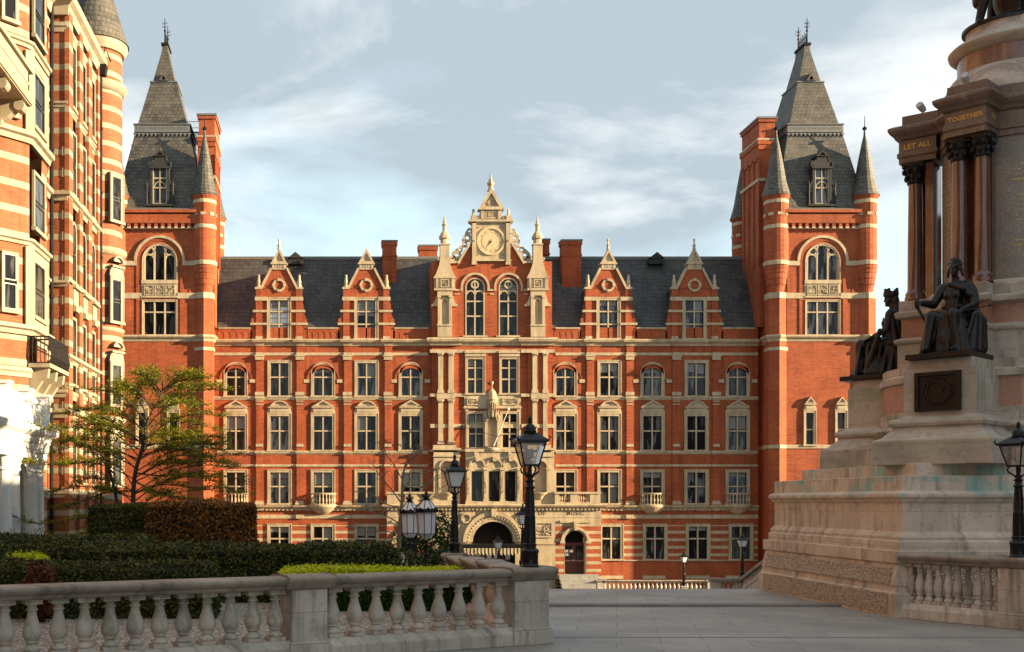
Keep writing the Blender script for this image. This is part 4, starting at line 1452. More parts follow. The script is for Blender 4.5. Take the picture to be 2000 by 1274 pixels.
    for i in range(3):
        c = cx + (i - 1) * 0.86
        panel(g, c - 0.38, c + 0.38, zz(576.5), zz(556), yf - 0.02, 40 + i + int(cx), 0.06, 0.08)
    g.build('tower_trim', terra, college)
    # rectangular window below, traceried arch above
    window(college, cx, wz[0], 2 * hw, wz[1] - wz[0], yf, 3, (zz(609) - wz[0],), 0, 0.17, 0.04, None, pane_blind if cx > 0 else pane, bars=0)
    za = zz(546)
    ht = azc + hw - za
    window(college, cx, za, 2 * hw, ht, yf, 1, (), hw, 0.17, 0.05, None, pane_blind if cx > 0 else pane, sill=False)
    tr = MB()
    for q in (-1, 1):
        tr.box(cx + q * 0.43 - 0.06, cx + q * 0.43 + 0.06, yf, yf + 0.17, za, zz(489))
        tr.arch(cx + q * 0.85, zz(505), 0.32, 0.42, yf + 0.01, yf + 0.16, 0, 12)
        tr.box(cx + q * 1.2 - 0.05, cx + q * 1.2 + 0.05, yf + 0.02, yf + 0.16, za, zz(505))
        tr.circle_ring(cx + q * 0.76, zz(489.5), 0.24, 0.36, yf + 0.0, yf + 0.17, n=16)
    tr.arch(cx, zz(486), 0.36, 0.47, yf + 0.005, yf + 0.17, 0, 12)
    tr.build('tracery', terra, college)
    for c, z, w_, h_ in sw:
        window(college, c, z, w_, h_, yf, 1, (h_ * 0.47,), 0, 0.2, 0.1, 'tri', pane, bars=1)
    # turrets
    for q in (-1, 1):
        for y_ in (YT + 0.62, YT + D - 0.4):
            x = cx + q * 3.56
            r = 0.93
            b = MB()
            b.lathe(x, y_, [(0.62, zz(572)), (0.66, zz(562)), (0.70, zz(556)), (0.76, zz(555)), (0.78, zz(545)), (0.83, zz(543.5)), (0.84, zz(534)), (0.89, zz(532)), (0.9, zz(526)), (r, zz(524)), (r, zz(519)),
                            (r, zz(388)), (r + 0.04, zz(386)), (r + 0.13, zz(383)), (r + 0.13, zz(381))], 20)
            tu = b.build('turret', brick, college)
            b = MB()
            for y0, y1, o in ((518, 508.5, 0.07), (446.5, 438, 0.025), (397, 389, 0.025)):
                b.lathe(x, y_, [(r - 0.02, zz(y0)), (r + o, zz(y0) + 0.03), (r + o, zz(y1) - 0.05), (r - 0.02, zz(y1))], 20)
            for k in range(8):
                a = math.pi * 2 * k / 8 - math.pi / 2
                b.cbox(x + r * math.cos(a), y_ + r * math.sin(a), zz(421), 0.42, 0.06, 0.24, a + math.pi / 2)
            b.build('turret_band', terra, tu)
            b = MB()
            a = -math.pi / 2
            b.cbox(x + r * math.cos(a), y_ + r * math.sin(a), zz(415), 0.07, 0.04, 0.75, 0)
            b.build('slit_window', shadow_room, tu)
            b = MB()
            b.lathe(x, y_, [(r + 0.2, zz(381)), (r + 0.1, zz(375)), (0.78, zz(352)), (0.5, zz(310)), (0.24, zz(277)), (0.1, zz(262)), (0.07, zz(250))], 18)
            rf = b.build('turret_roof', slate_warm, college)
            b = MB()
            b.lathe(x, y_, [(0.08, zz(262)), (0.06, zz(250)), (0.17, zz(248.5)), (0.19, zz(246)), (0.12, zz(244)), (0.035, zz(242)), (0.02, zz(222))], 8)
            b.build('turret_finial', dull_iron, rf)
    # spire: two slopes, band, ledge, ridge with cresting
    yc = YT + 4.1
    zl = [(3.95, 4.05, zz(409)), (3.6, 3.7, zz(401)), (2.22, 2.5, 31.9), (2.12, 2.4, 32.55), (2.05, 2.33, 32.6), (1.05, 1.6, 36.45), (0.98, 1.52, 36.5), (0.9, 1.44, 36.55), (0.26, 0.95, 39.2), (0.2, 0.9, 39.9)]
    sp = MB()
    for (a0, d0, z0), (a1, d1, z1) in zip(zl[:-1], zl[1:]):
        p0 = [(cx - a0, yc - d0), (cx + a0, yc - d0), (cx + a0, yc + d0), (cx - a0, yc + d0)]
        p1 = [(cx - a1, yc - d1), (cx + a1, yc - d1), (cx + a1, yc + d1), (cx - a1, yc + d1)]
        for k in range(4):
            k2 = (k + 1) % 4
            sp.add([(*p0[k], z0), (*p0[k2], z0), (*p1[k2], z1), (*p1[k], z1)], [(0, 1, 2, 3)])
    spire = sp.build('spire', slate_warm, college)
    b = MB()
    b.course([(cx - 2.2, yc - 2.48), (cx - 2.2, yc + 2.48), (cx + 2.2, yc + 2.48), (cx + 2.2, yc - 2.48)][::-1], [(0, 32.05), (0.07, 32.05), (0.05, 32.62), (0.13, 32.66), (0.13, 32.74), (-0.1, 32.74)], closed=True)
    b.course([(cx - 1.03, yc - 1.57), (cx - 1.03, yc + 1.57), (cx + 1.03, yc + 1.57), (cx + 1.03, yc - 1.57)][::-1], [(0, 36.42), (0.1, 36.42), (0.1, 36.52), (-0.1, 36.56)], closed=True)
    b.course([(cx - 3.85, yc - 3.95), (cx - 3.85, yc + 3.95), (cx + 3.85, yc + 3.95), (cx + 3.85, yc - 3.95)][::-1], [(0, zz(411)), (0.2, zz(411)), (0.22, zz(408)), (-0.2, zz(404))], closed=True)
    for k in range(14):
        x = cx - 1.95 + 3.9 * k / 13
        b.circle_ring(x, 32.35, 0.06, 0.13, yc - 2.55, yc - 2.42, n=8)
        x = cx - 2.2 + 4.4 * k / 13
        b.prism_y([(x - 0.16, 31.95), (x, 31.7), (x + 0.16, 31.95)], yc - 2.62, yc - 2.45)
    b.build('spire_band', lead, spire)
    b = MB()
    b.cbox(cx, yc, 39.75, 0.6, 2.0, 0.2)
    b.cbox(cx, yc, 40.1, 0.05, 1.7, 0.05)
    b.cbox(cx, yc, 40.5, 0.05, 1.7, 0.04)
    for i in range(9):
        y = yc - 0.85 + 1.7 * i / 8
        b.tube([(cx, y, 39.9), (cx, y, 40.75 if i % 2 else 40.95)], 0.03, 5)
    for y in (yc - 0.88, yc + 0.88):
        b.tube([(cx, y, 39.9), (cx, y, 42.0)], [0.07, 0.025], 6)
        b.ball((cx, y, 40.95), 0.1, 8)
        for z in (41.2, 41.5):
            for k in range(4):
                a = k * math.pi / 2
                b.tube([(cx, y, z), (cx + 0.17 * math.cos(a), y + 0.17 * math.sin(a), z + 0.07), (cx + 0.22 * math.cos(a), y + 0.22 * math.sin(a), z + 0.2)], 0.022, 4)
    b.build('ridge_cresting', dull_iron, spire)
    # small vent gablet over the ledge
    b = MB()
    for sgn in (0,):
        b.ring_y([(cx - 0.2, 36.6), (cx + 0.2, 36.6), (cx, 36.95)], [(cx - 0.42, 36.52), (cx + 0.42, 36.52), (cx, 37.2)], yc - 1.75, yc - 0.9)
    b.build('spire_vent', slate_warm, spire)
    # spire dormer
    yd = YT + 0.32
    dz = PZ(399, yd)

    def dx(p):
        return cx + p * yd / F

    def dq(p):
        return PZ(p, yd)
    b = MB()
    b.box(dx(-28), dx(28), yd - 0.15, yd + 0.9, dq(403), dq(399))
    for q in (-1, 1):
        b.box(*sorted((dx(q * 14), dx(q * 18.5))), yd - 0.06, yd + 2.2, dq(399), dq(330))
        b.lathe(dx(q * 25.5), yd, [(0.11, dq(399)), (0.11, dq(392)), (0.08, dq(390)), (0.08, dq(366)), (0.12, dq(362)), (0.06, dq(357)), (0.0, dq(352))], 8)
        b.box(*sorted((dx(q * 18), dx(q * 26))), yd, yd + 1.2, dq(399), dq(376))
        b.circle_ring(dx(q * 21.5), dq(370), 0.08, 0.2, yd - 0.04, yd + 0.2, n=10)
        b.tube([(dx(q * 25), yd, dq(376)), (dx(q * 22), yd, dq(362)), (dx(q * 18), yd, dq(352))], 0.08, 5)
        b.circle_ring(dx(q * 17), dq(318), 0.07, 0.19, yd - 0.04, yd + 0.3, n=10)
        b.box(*sorted((dx(q * 19.5), dx(q * 22.5))), yd - 0.1, yd + 0.2, dq(327), dq(316))
        b.tube([(dx(q * 20), yd, dq(322)), (dx(q * 14), yd, dq(315)), (dx(q * 11), yd, dq(305))], 0.08, 5)
    b.box(dx(-20), dx(20), yd - 0.16, yd + 2.4, dq(330), dq(326))
    b.box(dx(-17), dx(17), yd - 0.05, yd + 2.6, dq(326), dq(316))
    b.prism_y([(dx(-12), dq(316)), (dx(12), dq(316)), (dx(9), dq(306)), (dx(-9), dq(306))], yd - 0.04, yd + 2.8)
    b.ring_y([(dx(-7), dq(304.5)), (dx(7), dq(304.5)), (dx(0), dq(298))], [(dx(-13), dq(306)), (dx(13), dq(306)), (dx(0), dq(293))], yd - 0.14, yd + 3.0)
    b.prism_y([(dx(-12), dq(306)), (dx(12), dq(306)), (dx(0), dq(294))], yd - 0.02, yd + 2.9)
    b.tube([(dx(0), yd, dq(294)), (dx(0), yd, dq(279))], [0.07, 0.02], 5)
    b.box(dx(-14), dx(14), yd + 0.25, yd + 2.0, dq(399), dq(330))
    b.build('spire_dormer', MATS['dark lead'], spire)
    b = MB()
    for q in (-1, 1):
        b.box(*sorted((dx(q * 12), dx(q * 14))), yd + 0.0, yd + 0.2, dq(398), dq(330))
    b.box(dx(-0.9), dx(0.9), yd + 0.03, yd + 0.2, dq(398), dq(330))
    b.box(dx(-13), dx(13), yd + 0.04, yd + 0.2, dq(349.5), dq(346.5))
    b.arch(cx, dq(366), 10.5 * yd / F, 12 * yd / F, yd + 0.035, yd + 0.2, n=10)
    b.box(dx(-12), dx(12), yd + 0.03, yd + 0.2, dq(368), dq(365.5))
    b.box(dx(-13), dx(13), yd + 0.04, yd + 0.2, dq(399), dq(396.5))
    b.build('dormer_frame', m_plain('warm painted timber', (0.30, 0.24, 0.16), 0.6) if 'warm painted timber' not in MATS else MATS['warm painted timber'], spire)
    b = MB()
    b.box(dx(-13), dx(13), yd + 0.12, yd + 0.15, dq(399), dq(330))
    b.build('dormer_glass', pane_blind if cx > 0 else pane, spire)
    # tall chimney
    x0, x1, y0, y1, top = chim
    b = MB()
    zt = PZ(top, y0)
    b.box(x0, x1, y0, y1, Z(640), zt - 0.1)
    b.box(x0 - 0.1, x1 + 0.1, y0 - 0.1, y1 + 0.1, zt - 0.35, zt - 0.1)
    b.box(x0 - 0.16, x1 + 0.12, y0 - 0.14, y1 + 0.14, zt - 2.2, zt - 1.85)
    b.box(x0 - 0.08, x1 + 0.06, y0 - 0.08, y1 + 0.08, zt - 2.6, zt - 2.2)
    for side in (x0 - 0.06, x1 + 0.06):
        for k in range(4):
            yk = y0 + (y1 - y0) * (k + 0.02) / 3.5
            b.box(side - 0.05, side + 0.05, yk - 0.12, yk + 0.12, zt - 12, zt - 3.2)
        b.box(side - 0.05, side + 0.05, y0, y1, zt - 3.4, zt - 2.6)
    ck = b.build('chimney', brick, college)
    b = MB()
    b.box(x0 - 0.16, x1 + 0.16, y0 - 0.16, y1 + 0.16, zt - 0.1, zt + 0.06)
    b.build('chimney_cap', lead, ck)
    b = MB()
    b.box(x0 - 0.18, x1 + 0.14, y0 - 0.16, y1 + 0.16, zt - 1.85, zt - 1.72)
    b.box(x0 - 0.13, x1 + 0.1, y0 - 0.1, y1 + 0.1, zt - 5.2, zt - 4.95)
    b.build('chimney_band', terra, ck)


tower(PX(1608.7, YT), (35.2, 36.5, 94.45, 98.4, 230))
tower(PX(311, YT), (-10.45, -9.15, 93.9, 97.9, 224))
b = MB()                                              # guard rail between left spire and its chimney
for z in (PZ(238, 95), PZ(250, 95)):
    b.tube([(PX(365, 95), 95, z), (PX(390, 95), 95, z)], 0.025, 4)
for i in range(9):
    x = PX(370 + i * 2.2, 95)
    b.tube([(x, 95, PZ(285, 95)), (x, 95, PZ(258, 95))], 0.03, 4)
b.box(PX(368, 95), PX(390, 95), 94.95, 95.05, PZ(259.5, 95), PZ(257.5, 95))
b.build('roof_railing', iron, college)
# ------------------------------------------------------------------ mansion block on the left, facing the low sun
LB1, LB2 = (0.215, 0.050, 0.013), (0.27, 0.076, 0.020)
LST, LSTD = (0.34, 0.29, 0.20), (0.20, 0.155, 0.095)
lbrick = m_brick('mansion brick', LB1, LB2, (0.19, 0.10, 0.06))
lband = m_banded('mansion brick with stone bands', LB1, LB2, (0.19, 0.10, 0.06), LST, LSTD, 0.93, 0.27, 2.35)
ltur = m_banded('turret brick with stone bands', LB1, LB2, (0.19, 0.10, 0.06), LST, LSTD, 0.90, 0.29, 2.15)
lstone = m_stone('mansion stone', LST, LSTD, 0.75)
white = m_plain('white painted stucco', (0.62, 0.62, 0.61), 0.55, var=0.05)

mansion = thing('mansion_block', 'tall striped brick and stone mansion block with round turret and white portico', 'mansion block', (-14, 45, STREET))
ZTOP = 24.2
NEAR = [(-12, -45), (-12, 41.4), (-11.1, 42.5), (-11.0, 42.7), (-11.0, 45.4), (-12.2, 46.6), (-12.2, 50.7), (-11.5, 50.7), (-11.5, 57.8), (-12.6, 57.8)]


def along(b, path, z0, z1, skip=None):
    for (x0, y0), (x1, y1) in zip(path[:-1], path[1:]):
        b.add([(x0, y0, z0), (x1, y1, z0), (x1, y1, z1), (x0, y1 if x0 == x1 else y0, z1)] if x0 == x1 else [(x0, y0, z0), (x1, y1, z0), (x1, y1, z1), (x0, y0, z1)], [(0, 1, 2, 3)])


b = MB()
along(b, NEAR, STREET, ZTOP)
b.add([(-12.6, 57.8, STREET), (-30, 57.8, STREET), (-30, 57.8, ZTOP), (-12.6, 57.8, ZTOP)], [(0, 1, 2, 3)])
b.add([(-12, -45, STREET), (-30, -45, STREET), (-30, -45, ZTOP), (-12, -45, ZTOP)], [(0, 1, 2, 3)])
b.add([(-30, -45, STREET), (-30, 57.8, STREET), (-30, 57.8, ZTOP), (-30, -45, ZTOP)], [(0, 1, 2, 3)])
# projecting piers between the windows of the far bay
for y in (51.0, 53.15, 55.2, 57.4):
    b.box(-11.5, -11.30, y - 0.36, y + 0.36, STREET, ZTOP - 0.6)
b.build('wall', lband, mansion)
b = MB()
b.prism_y([(-12.0, ZTOP), (-30, ZTOP), (-26, ZTOP + 5), (-15, ZTOP + 5)], -45, 57.8)
b.build('roof', slate, mansion)

PTH = NEAR
g = MB()


def lc(z0, z1, o, path=PTH, lip=0.0):
    g.course(path, [(-0.05, z0), (o * 0.4, z0), (o * 0.55, z0 + (z1 - z0) * 0.45), (o, z0 + (z1 - z0) * 0.6), (o + lip, z1 - 0.04), (o, z1), (-0.05, z1)])


lc(23.3, 24.2, 0.42, NEAR[5:])
lc(22.6, 23.0, 0.12, NEAR[5:])
lc(19.3, 19.55, 0.12, NEAR[5:])
lc(15.2, 15.6, 0.28)
lc(11.45, 11.7, 0.2)
lc(8.15, 8.5, 0.28)
lc(6.6, 6.95, 0.14)
lc(5.7, 6.1, 0.22)
lc(18.7, 18.95, 0.2, NEAR[:5])
lc(22.8, 23.2, 0.28, NEAR[:5])
lc(2.2, 2.5, 0.12)
# stone facing of the canted bay and its corner pilasters
for z0, z1 in ((8.5, 11.4), (15.6, 18.6)):
    g.box(-11.1, -10.93, 42.75, 43.15, z0, z1)
    g.box(-11.1, -10.93, 44.95, 45.35, z0, z1)
    g.box(-11.1, -10.93, 43.15, 44.95, z1 - 0.35, z1)
    g.box(-11.1, -10.95, 43.15, 44.95, z0, z0 + 0.5)
    g.cbox(-11.02, 42.62, z0, 0.35, 0.35, z1 - z0, R(40))
# quoins of the far wing's end wall
for i in range(17):
    z = STREET + 7.4 + i * 0.93
    g.box(-11.62, -11.47, 50.66, 50.95, z, z + 0.4)
# shell-headed panels under the far bay's windows
for y in (52.07, 54.17, 56.3):
    for z in (11.75,):
        g.box(-11.5, -11.3, y - 0.5, y + 0.5, z - 0.95, z - 0.2)
        g.cbox(-11.36, y, z - 0.2, 0.4, 1.3, 0.14)
        g.box(-11.5, -11.22, y - 0.32, y + 0.32, z - 1.2, z - 0.95)
g.build('stone_trim', lstone, mansion)


def side_window(px_y, z, w_, h_, xf, head=None, sw=0.16, cols=1, rise=0.0, root=None, fr=None, rz=90.0):
    o = window(root or mansion, xf, z, w_, h_, px_y, cols, (h_ * 0.5,), rise, sw, 0.035, head, pane, fr or lstone, depth=0.06, bars=0)
    o.rotation_euler = (0, 0, R(rz))
    return o


# windows stand slightly in front of the brick, so they need no holes: their depth is kept inside a stone box
def boxed(px_y, z, w_, h_, xf, head=None, rz=90.0, rise=0.0, fr=None):
    return side_window(px_y + 0.08 * math.sin(R(rz - 90)), z, w_, h_, xf + 0.08 * math.cos(R(rz - 90)), head, 0.12 if rz == 90 else 0.08, 1, rise, None, fr, rz)


for y in (52.07, 54.17, 56.3):
    boxed(y, 19.7, 0.7, 2.7, -11.5, None)
    boxed(y, 15.8, 0.8, 2.7, -11.5, None)
    boxed(y, 11.9, 0.8, 2.6, -11.5, None, rise=0.4)
    boxed(y, 7.3, 0.8, 2.9, -11.5, None)
    boxed(y, 2.9, 0.8, 2.6, -11.5, None)
for z in (9.0, 12.3, 16.1, 19.5):
    boxed(44.05, z, 1.5, 2.0, -11.05)
for z in (9.0, 16.1, 19.5):
    for t_ in (0.5,):
        boxed(41.4 + 1.1 * t_, z, 0.55, 2.0, -12 + 0.9 * t_, rz=50.7)
for z in (3.2, 6.9 + 2.0, 12.3, 16.1, 19.5):
    for y in (31, 34, 37, 39.6):
        boxed(y, z, 1.0, 2.0, -12)
for y in (47.6, 49.4):
    for z in (9.0, 12.3, 16.1, 19.5):
        boxed(y, z, 0.8, 2.0, -12.2)

# round corner turret with a slated cone
tx, ty, trd = -12.06, 60.0, 1.4
b = MB()
b.lathe(tx, ty, [(trd, STREET), (trd, 25.2)], 28)
tu = b.build('turret', ltur, mansion, smooth=True)
b = MB()
for z0, z1, o in ((25.05, 25.65, 0.28), (23.0, 23.5, 0.24), (18.6, 18.9, 0.1), (14.6, 15.0, 0.24), (10.7, 10.95, 0.12), (6.0, 6.4, 0.2)):
    b = MB()
    b.lathe(tx, ty, [(trd - 0.02, z0), (trd + o * 0.4, z0 + 0.05), (trd + o, z0 + (z1 - z0) * 0.6), (trd + o, z1 - 0.03), (trd - 0.02, z1)], 28)
    b.build('turret_band', lstone, tu, smooth=True)
b = MB()
b.lathe(tx, ty, [(trd + 0.36, 25.6), (trd + 0.28, 25.75), (trd + 0.1, 26.3), (0.05, 31.0)], 28)
b.build('turret_roof', slate_warm, mansion)
for z, h_ in ((11.25, 2.1), (7.0, 2.0), (16.4, 2.2), (2.9, 2.2)):
    a = R(-32)
    x, y = tx + (trd + 0.085) * math.cos(a), ty + (trd + 0.085) * math.sin(a)
    o = window(mansion, x, z, 0.62, h_, y, 1, (h_ * 0.5,), 0, 0.2, 0.05, 'seg' if z < 15 else None, pane, lstone, depth=0.06)
    o.rotation_euler = (0, 0, R(90) + a)

# stone balcony high up on the near side, carried on scrolled brackets
b = MB()
b.box(-12, -10.75, 30, 42.0, 16.35, 16.7)
b.box(-10.95, -10.8, 30, 41.9, 16.7, 17.55)
b.box(-12, -10.8, 41.75, 41.9, 16.7, 17.55)
b.box(-12, -10.68, 30, 42.08, 17.55, 17.7)
b.course([(-10.75, 30), (-10.75, 42.0), (-12, 42.0)][::1], [(-0.02, 16.4), (0.05, 16.4), (0.1, 16.6), (0.1, 16.68), (-0.02, 16.68)])
for i in range(40):
    b.ball((-10.8, 38.0 + i * 0.1, 17.1), 0.05, 6)
for y in (41.4, 39.2, 37, 34.8, 32.6):
    b.prism_y([(-12, 15.5), (-11.75, 15.55), (-11.4, 15.75), (-11.0, 16.1), (-10.85, 16.35), (-12, 16.35)], y - 0.2, y + 0.2)
    for x, z, r_ in ((-10.98, 16.15, 0.19), (-11.75, 15.62, 0.16)):
        b.prism_y([(x + r_ * math.cos(k * math.pi / 6), z + r_ * math.sin(k * math.pi / 6)) for k in range(12)], y - 0.24, y + 0.24)
b.build('balcony', lstone, mansion)
# iron balcony on curved brackets above the portico
b = MB()
yb0, yb1, xb = 42.6, 45.6, -10.25
for z in (7.15, 8.0, 8.12):
    b.tube([(-11, yb0, z), (xb, yb0, z), (xb, yb1, z), (-11, yb1, z)], 0.03, 5)
for i in range(22):
    y = yb0 + (yb1 - yb0) * i / 21
    bulge = 0.0
    b.tube([(xb, y, 7.15), (xb + 0.1, y, 7.4), (xb + 0.02, y, 7.8), (xb, y, 8.12)], 0.018, 4)
    if i % 2:
        b.tube([(xb + 0.06, y - 0.1, 7.35), (xb + 0.08, y, 7.55), (xb + 0.06, y + 0.1, 7.35)], 0.018, 4)
for i in range(6):
    x = -11 + 0.75 * i / 5
    b.tube([(x, yb0, 7.15), (x, yb0 - 0.08, 7.4), (x, yb0, 8.12)], 0.018, 4)
b.build('iron_railing', dull_iron, mansion)
b = MB()
b.box(-11, xb + 0.05, yb0 - 0.05, yb1 + 0.05, 6.98, 7.13)
for y in (yb0 + 0.3, (yb0 + yb1) / 2, yb1 - 0.3):
    b.prism_y([(-11.0, 5.6), (-10.9, 5.65), (-10.8, 6.1), (-10.55, 6.5), (-10.35, 6.62), (-10.3, 6.98), (-11.0, 6.98)], y - 0.14, y + 0.14)
b.build('balcony_slab', lstone, mansion)

# white portico
b = MB()
py0, py1, pxf = 27.0, 42.3, -10.25
b.box(-12, pxf - 0.1, py0, py1 - 0.1, 4.15, 4.3)
b.course([(pxf, py0), (pxf, py1), (-12, py1)], [(-0.3, 3.55), (0.0, 3.55), (0.0, 3.75), (0.04, 3.78), (0.04, 4.05), (0.1, 4.1), (0.14, 4.3), (0.34, 4.42), (0.38, 4.6), (0.3, 4.66), (-0.3, 4.66)])
b.course([(pxf - 0.05, py0), (pxf - 0.05, py1 - 0.05), (-12, py1 - 0.05)], [(-0.25, 4.66), (0.0, 4.66), (0.0, 5.45), (0.09, 5.5), (0.09, 5.66), (-0.25, 5.66)])
for y in (42.05, 39.6, 36.9):
    b.box(pxf - 0.3, pxf + 0.12, y - 0.25, y + 0.22, 4.66, 5.8)
    b.box(pxf - 0.35, pxf + 0.18, y - 0.3, y + 0.27, 5.8, 5.9)
for y in (41.95, 41.0, 38.7, 37.7):
    b.lathe(pxf - 0.28, y, [(0.34, -1.0), (0.34, -0.55), (0.27, -0.45), (0.27, 0.4), (0.255, 2.0), (0.23, 3.05), (0.28, 3.1), (0.24, 3.2), (0.30, 3.42), (0.36, 3.55)], 16)
for y0, y1 in ((38.9, 40.8),):
    c_, h_ = (y0 + y1) / 2, (y1 - y0) / 2
    pts = [(y0 - 0.1, -1.0), (y0, -1.0), (y0, 2.4)] + [(c_ - h_ * math.cos(math.pi * k / 12), 2.4 + h_ * math.sin(math.pi * k / 12)) for k in range(1, 12)] + [(y1, 2.4), (y1, -1.0), (y1 + 0.1, -1.0), (y1 + 0.1, 3.56), (y0 - 0.1, 3.56)]
    b.prism_x(pts, pxf - 0.45, pxf - 0.25)
b.box(-12, pxf - 0.4, 41.85, 42.05, -1.0, 3.56)
b.build('portico', white, mansion)
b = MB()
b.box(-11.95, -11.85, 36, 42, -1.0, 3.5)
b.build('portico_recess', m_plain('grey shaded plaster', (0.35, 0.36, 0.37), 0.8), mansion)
for x, y, z1 in ((-12.02, 50.45, 24), (-11.28, 57.55, 23.5)):
    b = MB()
    b.tube([(x, y, STREET), (x, y, z1)], 0.085, 8)
    for k in range(9):
        b.lathe(x, y, [(0.085, STREET + 3.2 * k), (0.12, STREET + 3.2 * k + 0.02), (0.12, STREET + 3.2 * k + 0.14), (0.085, STREET + 3.2 * k + 0.16)], 8)
    if x > -11.5:
        b.cbox(x, y, z1 - 0.3, 0.5, 0.4, 0.5, 0, top=1.3)
        b.tube([(x, y, z1 + 0.2), (x + 0.25, y - 0.1, z1 + 1.1), (x + 0.5, y, z1 + 0.4)], 0.05, 5)
    b.build('drainpipe', dull_iron, mansion)

# unseen block of flats right of the frame, put in and stepped to shade the forecourt
flats = thing('shading_flats', 'unseen long brick block of flats put in right of the frame to shade the court', 'block of flats', (41, 10, 0))
b = MB()
b.box(35, 47, -60, 22.5, -0.3, 18.5)
b.box(35, 47, 22.5, 52, STREET, 13.9)
b.build('wall', lbrick, flats)
b = MB()
b.prism_y([(34.6, 18.5), (47.4, 18.5), (43, 21), (39, 21)], -60, 22.6)
b.prism_y([(34.7, 13.9), (47.3, 13.9), (43, 14.6), (39, 14.6)], 22.6, 52)
b.build('roof', slate, flats)
for k in range(9):
    for z in (2.5, 6.0, 9.5):
        o = window(flats, 35, z, 1.4, 2.2, 3 + 5.2 * k, 2, (1.1,), 0, 0.2, 0.14, None, pane, depth=-0.02)
        o.rotation_euler = (0, 0, R(-90))
# ------------------------------------------------------------------ memorial on the right: stepped stone base, granite pedestal, paired columns, drum
CX, CY = 13.7, 23.5
memorial = thing('memorial_monument', 'tall granite and stone memorial with paired polished columns and stepped weathered base', 'memorial', (CX, CY, 0))


def m_weathered(name, base, green, greena):
    def fn(t, b):
        c = t.node('ShaderNodeTexCoord').outputs['Object']
        s = t.node('ShaderNodeSeparateXYZ', {0: c})
        rv = t.node('ShaderNodeObjectInfo').outputs['Random']
        u = t.math('ADD', t.math('ADD', s.outputs[0], s.outputs[1]), t.math('MULTIPLY', rv, 40.0))
        c = t.node('ShaderNodeVectorMath', {0: c, 1: t.xyz(t.math('MULTIPLY', rv, 23.0), 0.0, t.math('MULTIPLY', rv, 9.0))}, operation='ADD').outputs[0]
        n1 = t.noise(c, 1.3, 7, 0.6)
        st = t.noise(t.xyz(t.math('MULTIPLY', u, 2.6), t.math('MULTIPLY', s.outputs[2], 0.28), 0.0), 1.6, 6, 0.65)
        n3 = t.noise(c, 9.0, 5, 0.65)
        br = t.node('ShaderNodeTexBrick', {'Vector': t.xyz(u, s.outputs[2], 0.0), 'Color1': (1, 1, 1), 'Color2': (0.78, 0.8, 0.82), 'Mortar': (0.5, 0.47, 0.43), 'Scale': 1.0, 'Mortar Size': 0.006, 'Brick Width': 0.9, 'Row Height': 0.62})
        col = t.mix(t.ramp(n1, [(0.35, 0.0), (0.68, 1.0)]), base, tuple(x * 0.70 for x in base))
        col = t.mix(0.65, col, t.mix(1.0, col, br.outputs[0], 'MULTIPLY'))
        col = t.mix(t.ramp(st, [(0.50, 0.0), (0.72, 0.85)]), col, (0.085, 0.07, 0.05))
        col = t.mix(t.ramp(n3, [(0.55, 0.0), (0.78, 0.55)]), col, (0.10, 0.09, 0.07))
        col = t.mix(t.ramp(t.noise(c, 3.1, 6, 0.7), [(0.55, 0.0), (0.68, 0.6)]), col, tuple(x * 0.42 for x in base))
        if greena:
            cell = t.node('ShaderNodeTexWhiteNoise', {'Vector': t.xyz(t.math('FLOOR', t.math('DIVIDE', u, 0.62)), t.math('FLOOR', t.math('DIVIDE', s.outputs[2], 0.3)), 0.0)}).outputs['Value']
            gn = t.noise(t.xyz(t.math('MULTIPLY', u, 1.6), t.math('MULTIPLY', s.outputs[2], 0.8), 3.0), 1.3, 6, 0.65)
            zf = t.ramp(t.math('DIVIDE', s.outputs[2], 4.0), [(0.32, 0.08), (0.36, 0.35), (0.40, 0.08), (0.52, 0.15), (0.56, 1.0)])
            gk = t.ramp(t.math('ADD', gn, t.math('MULTIPLY', cell, 0.16)), [(0.58, 0.0), (0.76, greena)])
            k = t.math('MULTIPLY', gk, zf)
            col = t.mix(k, col, green)
        t.put(b, 'Base Color', col)
        b.inputs['Roughness'].default_value = 0.85
        bump(t, b, n3, 0.35, 0.02)
    return material(name, fn)


portland = m_weathered('weathered portland stone', (0.71, 0.58, 0.45), (0.17, 0.42, 0.40), 0.85)
pale_granite = m_weathered('pale grey granite', (0.56, 0.47, 0.385), (0.22, 0.25, 0.12), 0.45)


def m_granite(name, c1, c2, rough, spec=0.5):
    def fn(t, b):
        c = t.node('ShaderNodeTexCoord').outputs['Object']
        n = t.noise(c, 42.0, 3, 0.7)
        n2 = t.noise(c, 2.2, 5, 0.6)
        st = t.noise(t.mapping(c, (5.5, 5.5, 0.3)), 1.4, 4, 0.6)
        col = t.mix(t.ramp(n, [(0.38, 0.0), (0.62, 1.0)]), c1, c2)
        col = t.mix(t.ramp(n2, [(0.4, 0.0), (0.75, 0.6)]), col, tuple(x * 0.55 for x in c1))
        col = t.mix(t.ramp(st, [(0.58, 0.0), (0.78, 0.45)]), col, tuple(min(1, x * 1.9 + 0.05) for x in c2))
        t.put(b, 'Base Color', col)
        b.inputs['Roughness'].default_value = rough
        b.inputs['Specular IOR Level'].default_value = spec
    return material(name, fn)


pink = m_granite('pink granite', (0.32, 0.145, 0.085), (0.46, 0.25, 0.16), 0.5)
polished = m_granite('polished brown granite', (0.10, 0.040, 0.026), (0.175, 0.08, 0.05), 0.08, 0.75)
greygran = m_granite('dark grey granite', (0.16, 0.135, 0.11), (0.31, 0.27, 0.225), 0.4)
bronze = m_plain('dark bronze', (0.013, 0.0105, 0.0085), 0.40, 0.2, 0.4, 5.0, 0.15, 0.4)
gold = m_plain('gilt lettering', (0.55, 0.36, 0.09), 0.45, 0.3, 0.2, 20)


